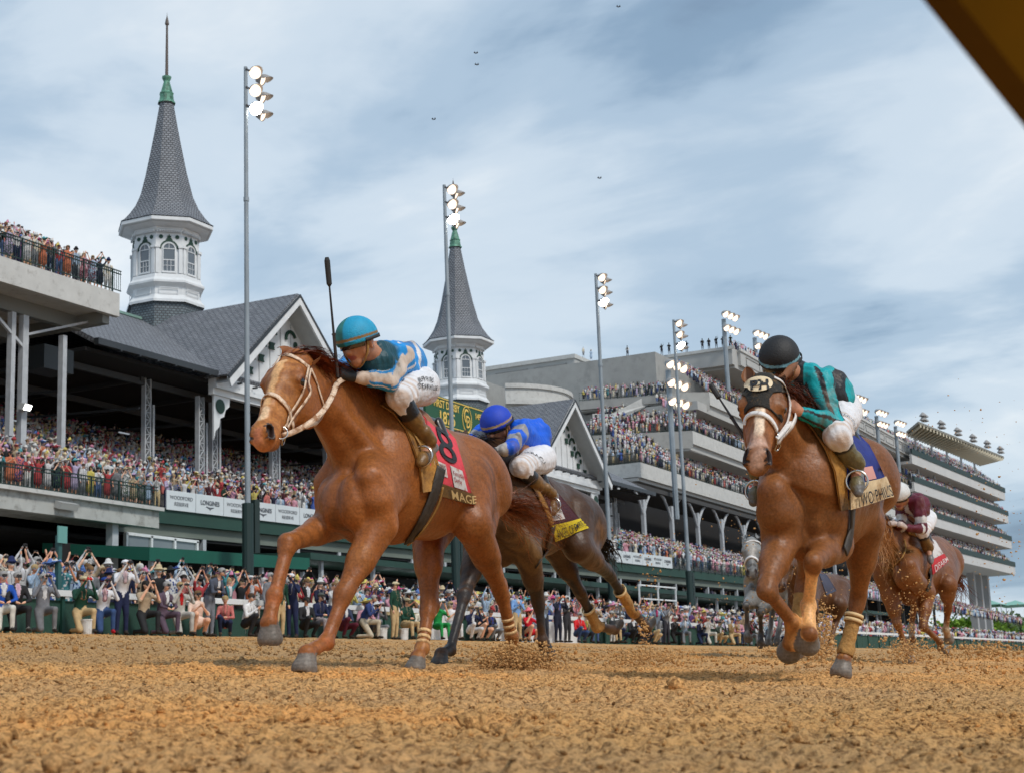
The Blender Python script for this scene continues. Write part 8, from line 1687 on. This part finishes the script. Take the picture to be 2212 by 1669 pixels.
n = 16000; s = 1.8+11.5*r_.uniform(0, 1, n)**.8; w = r_.uniform(-.38, .38, n)*s; x = FD[0]*s+SD[0]*w; y = FD[1]*s+SD[1]*w; R = np.minimum(r_.lognormal(-5.25, .40, n), .018)
P = np.stack([x, y, G(x, y)+dirt_h(x, y)+R*.35], -1); clods('loose_dirt', P, R, 'loose crumbs and clods of dirt scattered over the track', dirtm)
n = 5000; s = 13+26*r_.uniform(0, 1, n); w = r_.uniform(-.4, .4, n)*s; x = FD[0]*s+SD[0]*w; y = FD[1]*s+SD[1]*w; ok = y < 26.8; x, y = x[ok], y[ok]; R = np.minimum(r_.lognormal(-4.3, .4, len(x)), .045)
clods('loose_dirt', np.stack([x, y, G(x, y)+R*.4+.01], -1), R, 'clods of dirt farther out on the track', dirtm)
# a few big clods one can point at
for px, py, rr, lb in ((1456, 1487, .040, 'largest loose clod of dirt on the track, right of centre'), (85, 1545, .03, 'loose clod near the left edge of the track'), (1010, 1572, .034, 'dark clod right of centre in the foreground'), (1420, 1478, .02, 'small clod just left of the largest one')):
    r = ray(px, py); t = min((abs((r*t_)[2]-G(*(r*t_)[:2])), t_) for t_ in np.arange(2, 15, .02))[1]; c = r*t; clods('dirt_clod', [c+np.array([0, 0, rr*.4])], [rr], lb, dirtm, 'thing')['category'] = 'dirt clod'
splm = mat('thrown_dirt', srgb(190, 146, 92), .95, var=.3, vscale=30)
def splash(px, py, sx, sy, d, dd, n, r0, name_label, up=0.):
    c = [];
    for _ in range(n):
        q = r_.normal(0, 1, 3)*.55; rad = np.linalg.norm(q[:2]); q = q if rad < 1.6 else q*.5; X = px+q[0]*sx; Y = py+q[1]*sy-abs(q[1])*up; p = atD(X, Y, d+q[2]*dd); g = G(p[0], p[1]); p[2] = max(p[2], g+r0*.5); c.append(p)
    return c, np.minimum(r_.lognormal(math.log(r0), .5, n), r0*3.6)
sets = [(((1118, 1425, 75, 32, 10.2, .30, 3600, .0055),), 'burst of dirt clods thrown up by the leading chestnut\'s hind hoof'), (((1380, 1420, 80, 16, 12.5, .4, 1000, .005), (1392, 1360, 12, 60, 13.2, .2, 160, .007), (1405, 1240, 22, 60, 14, .3, 60, .006)), 'dirt scattered behind the dark bay\'s hind hooves'),
  (((1780, 1370, 24, 60, 12.5, .4, 1000, .005), (1730, 1405, 70, 14, 11.5, .5, 900, .006)), 'curtain of dirt thrown between the hooded chestnut\'s legs'), (((1962, 1404, 60, 24, 17, .6, 900, .007), (1975, 1330, 70, 90, 16, .8, 350, .006), (2130, 1405, 90, 16, 18, .8, 900, .009)), 'spray of dirt round the far right chestnut\'s hooves'),
  (((2160, 1180, 80, 230, 13, 1.5, 220, .0045), (1700, 1180, 220, 110, 14, 2., 380, .0045), (2080, 950, 140, 120, 13, 1.5, 60, .004), (1660, 1300, 120, 50, 12, 1.5, 120, .004)), 'fine specks of dirt hanging in the air on the right')]
for ss, lb in sets:
    P = []; R = []
    for a in ss: p, q = splash(*a, lb); P += p; R += list(q)
    clods('flying_dirt', np.array(P), np.array(R), lb, splm)
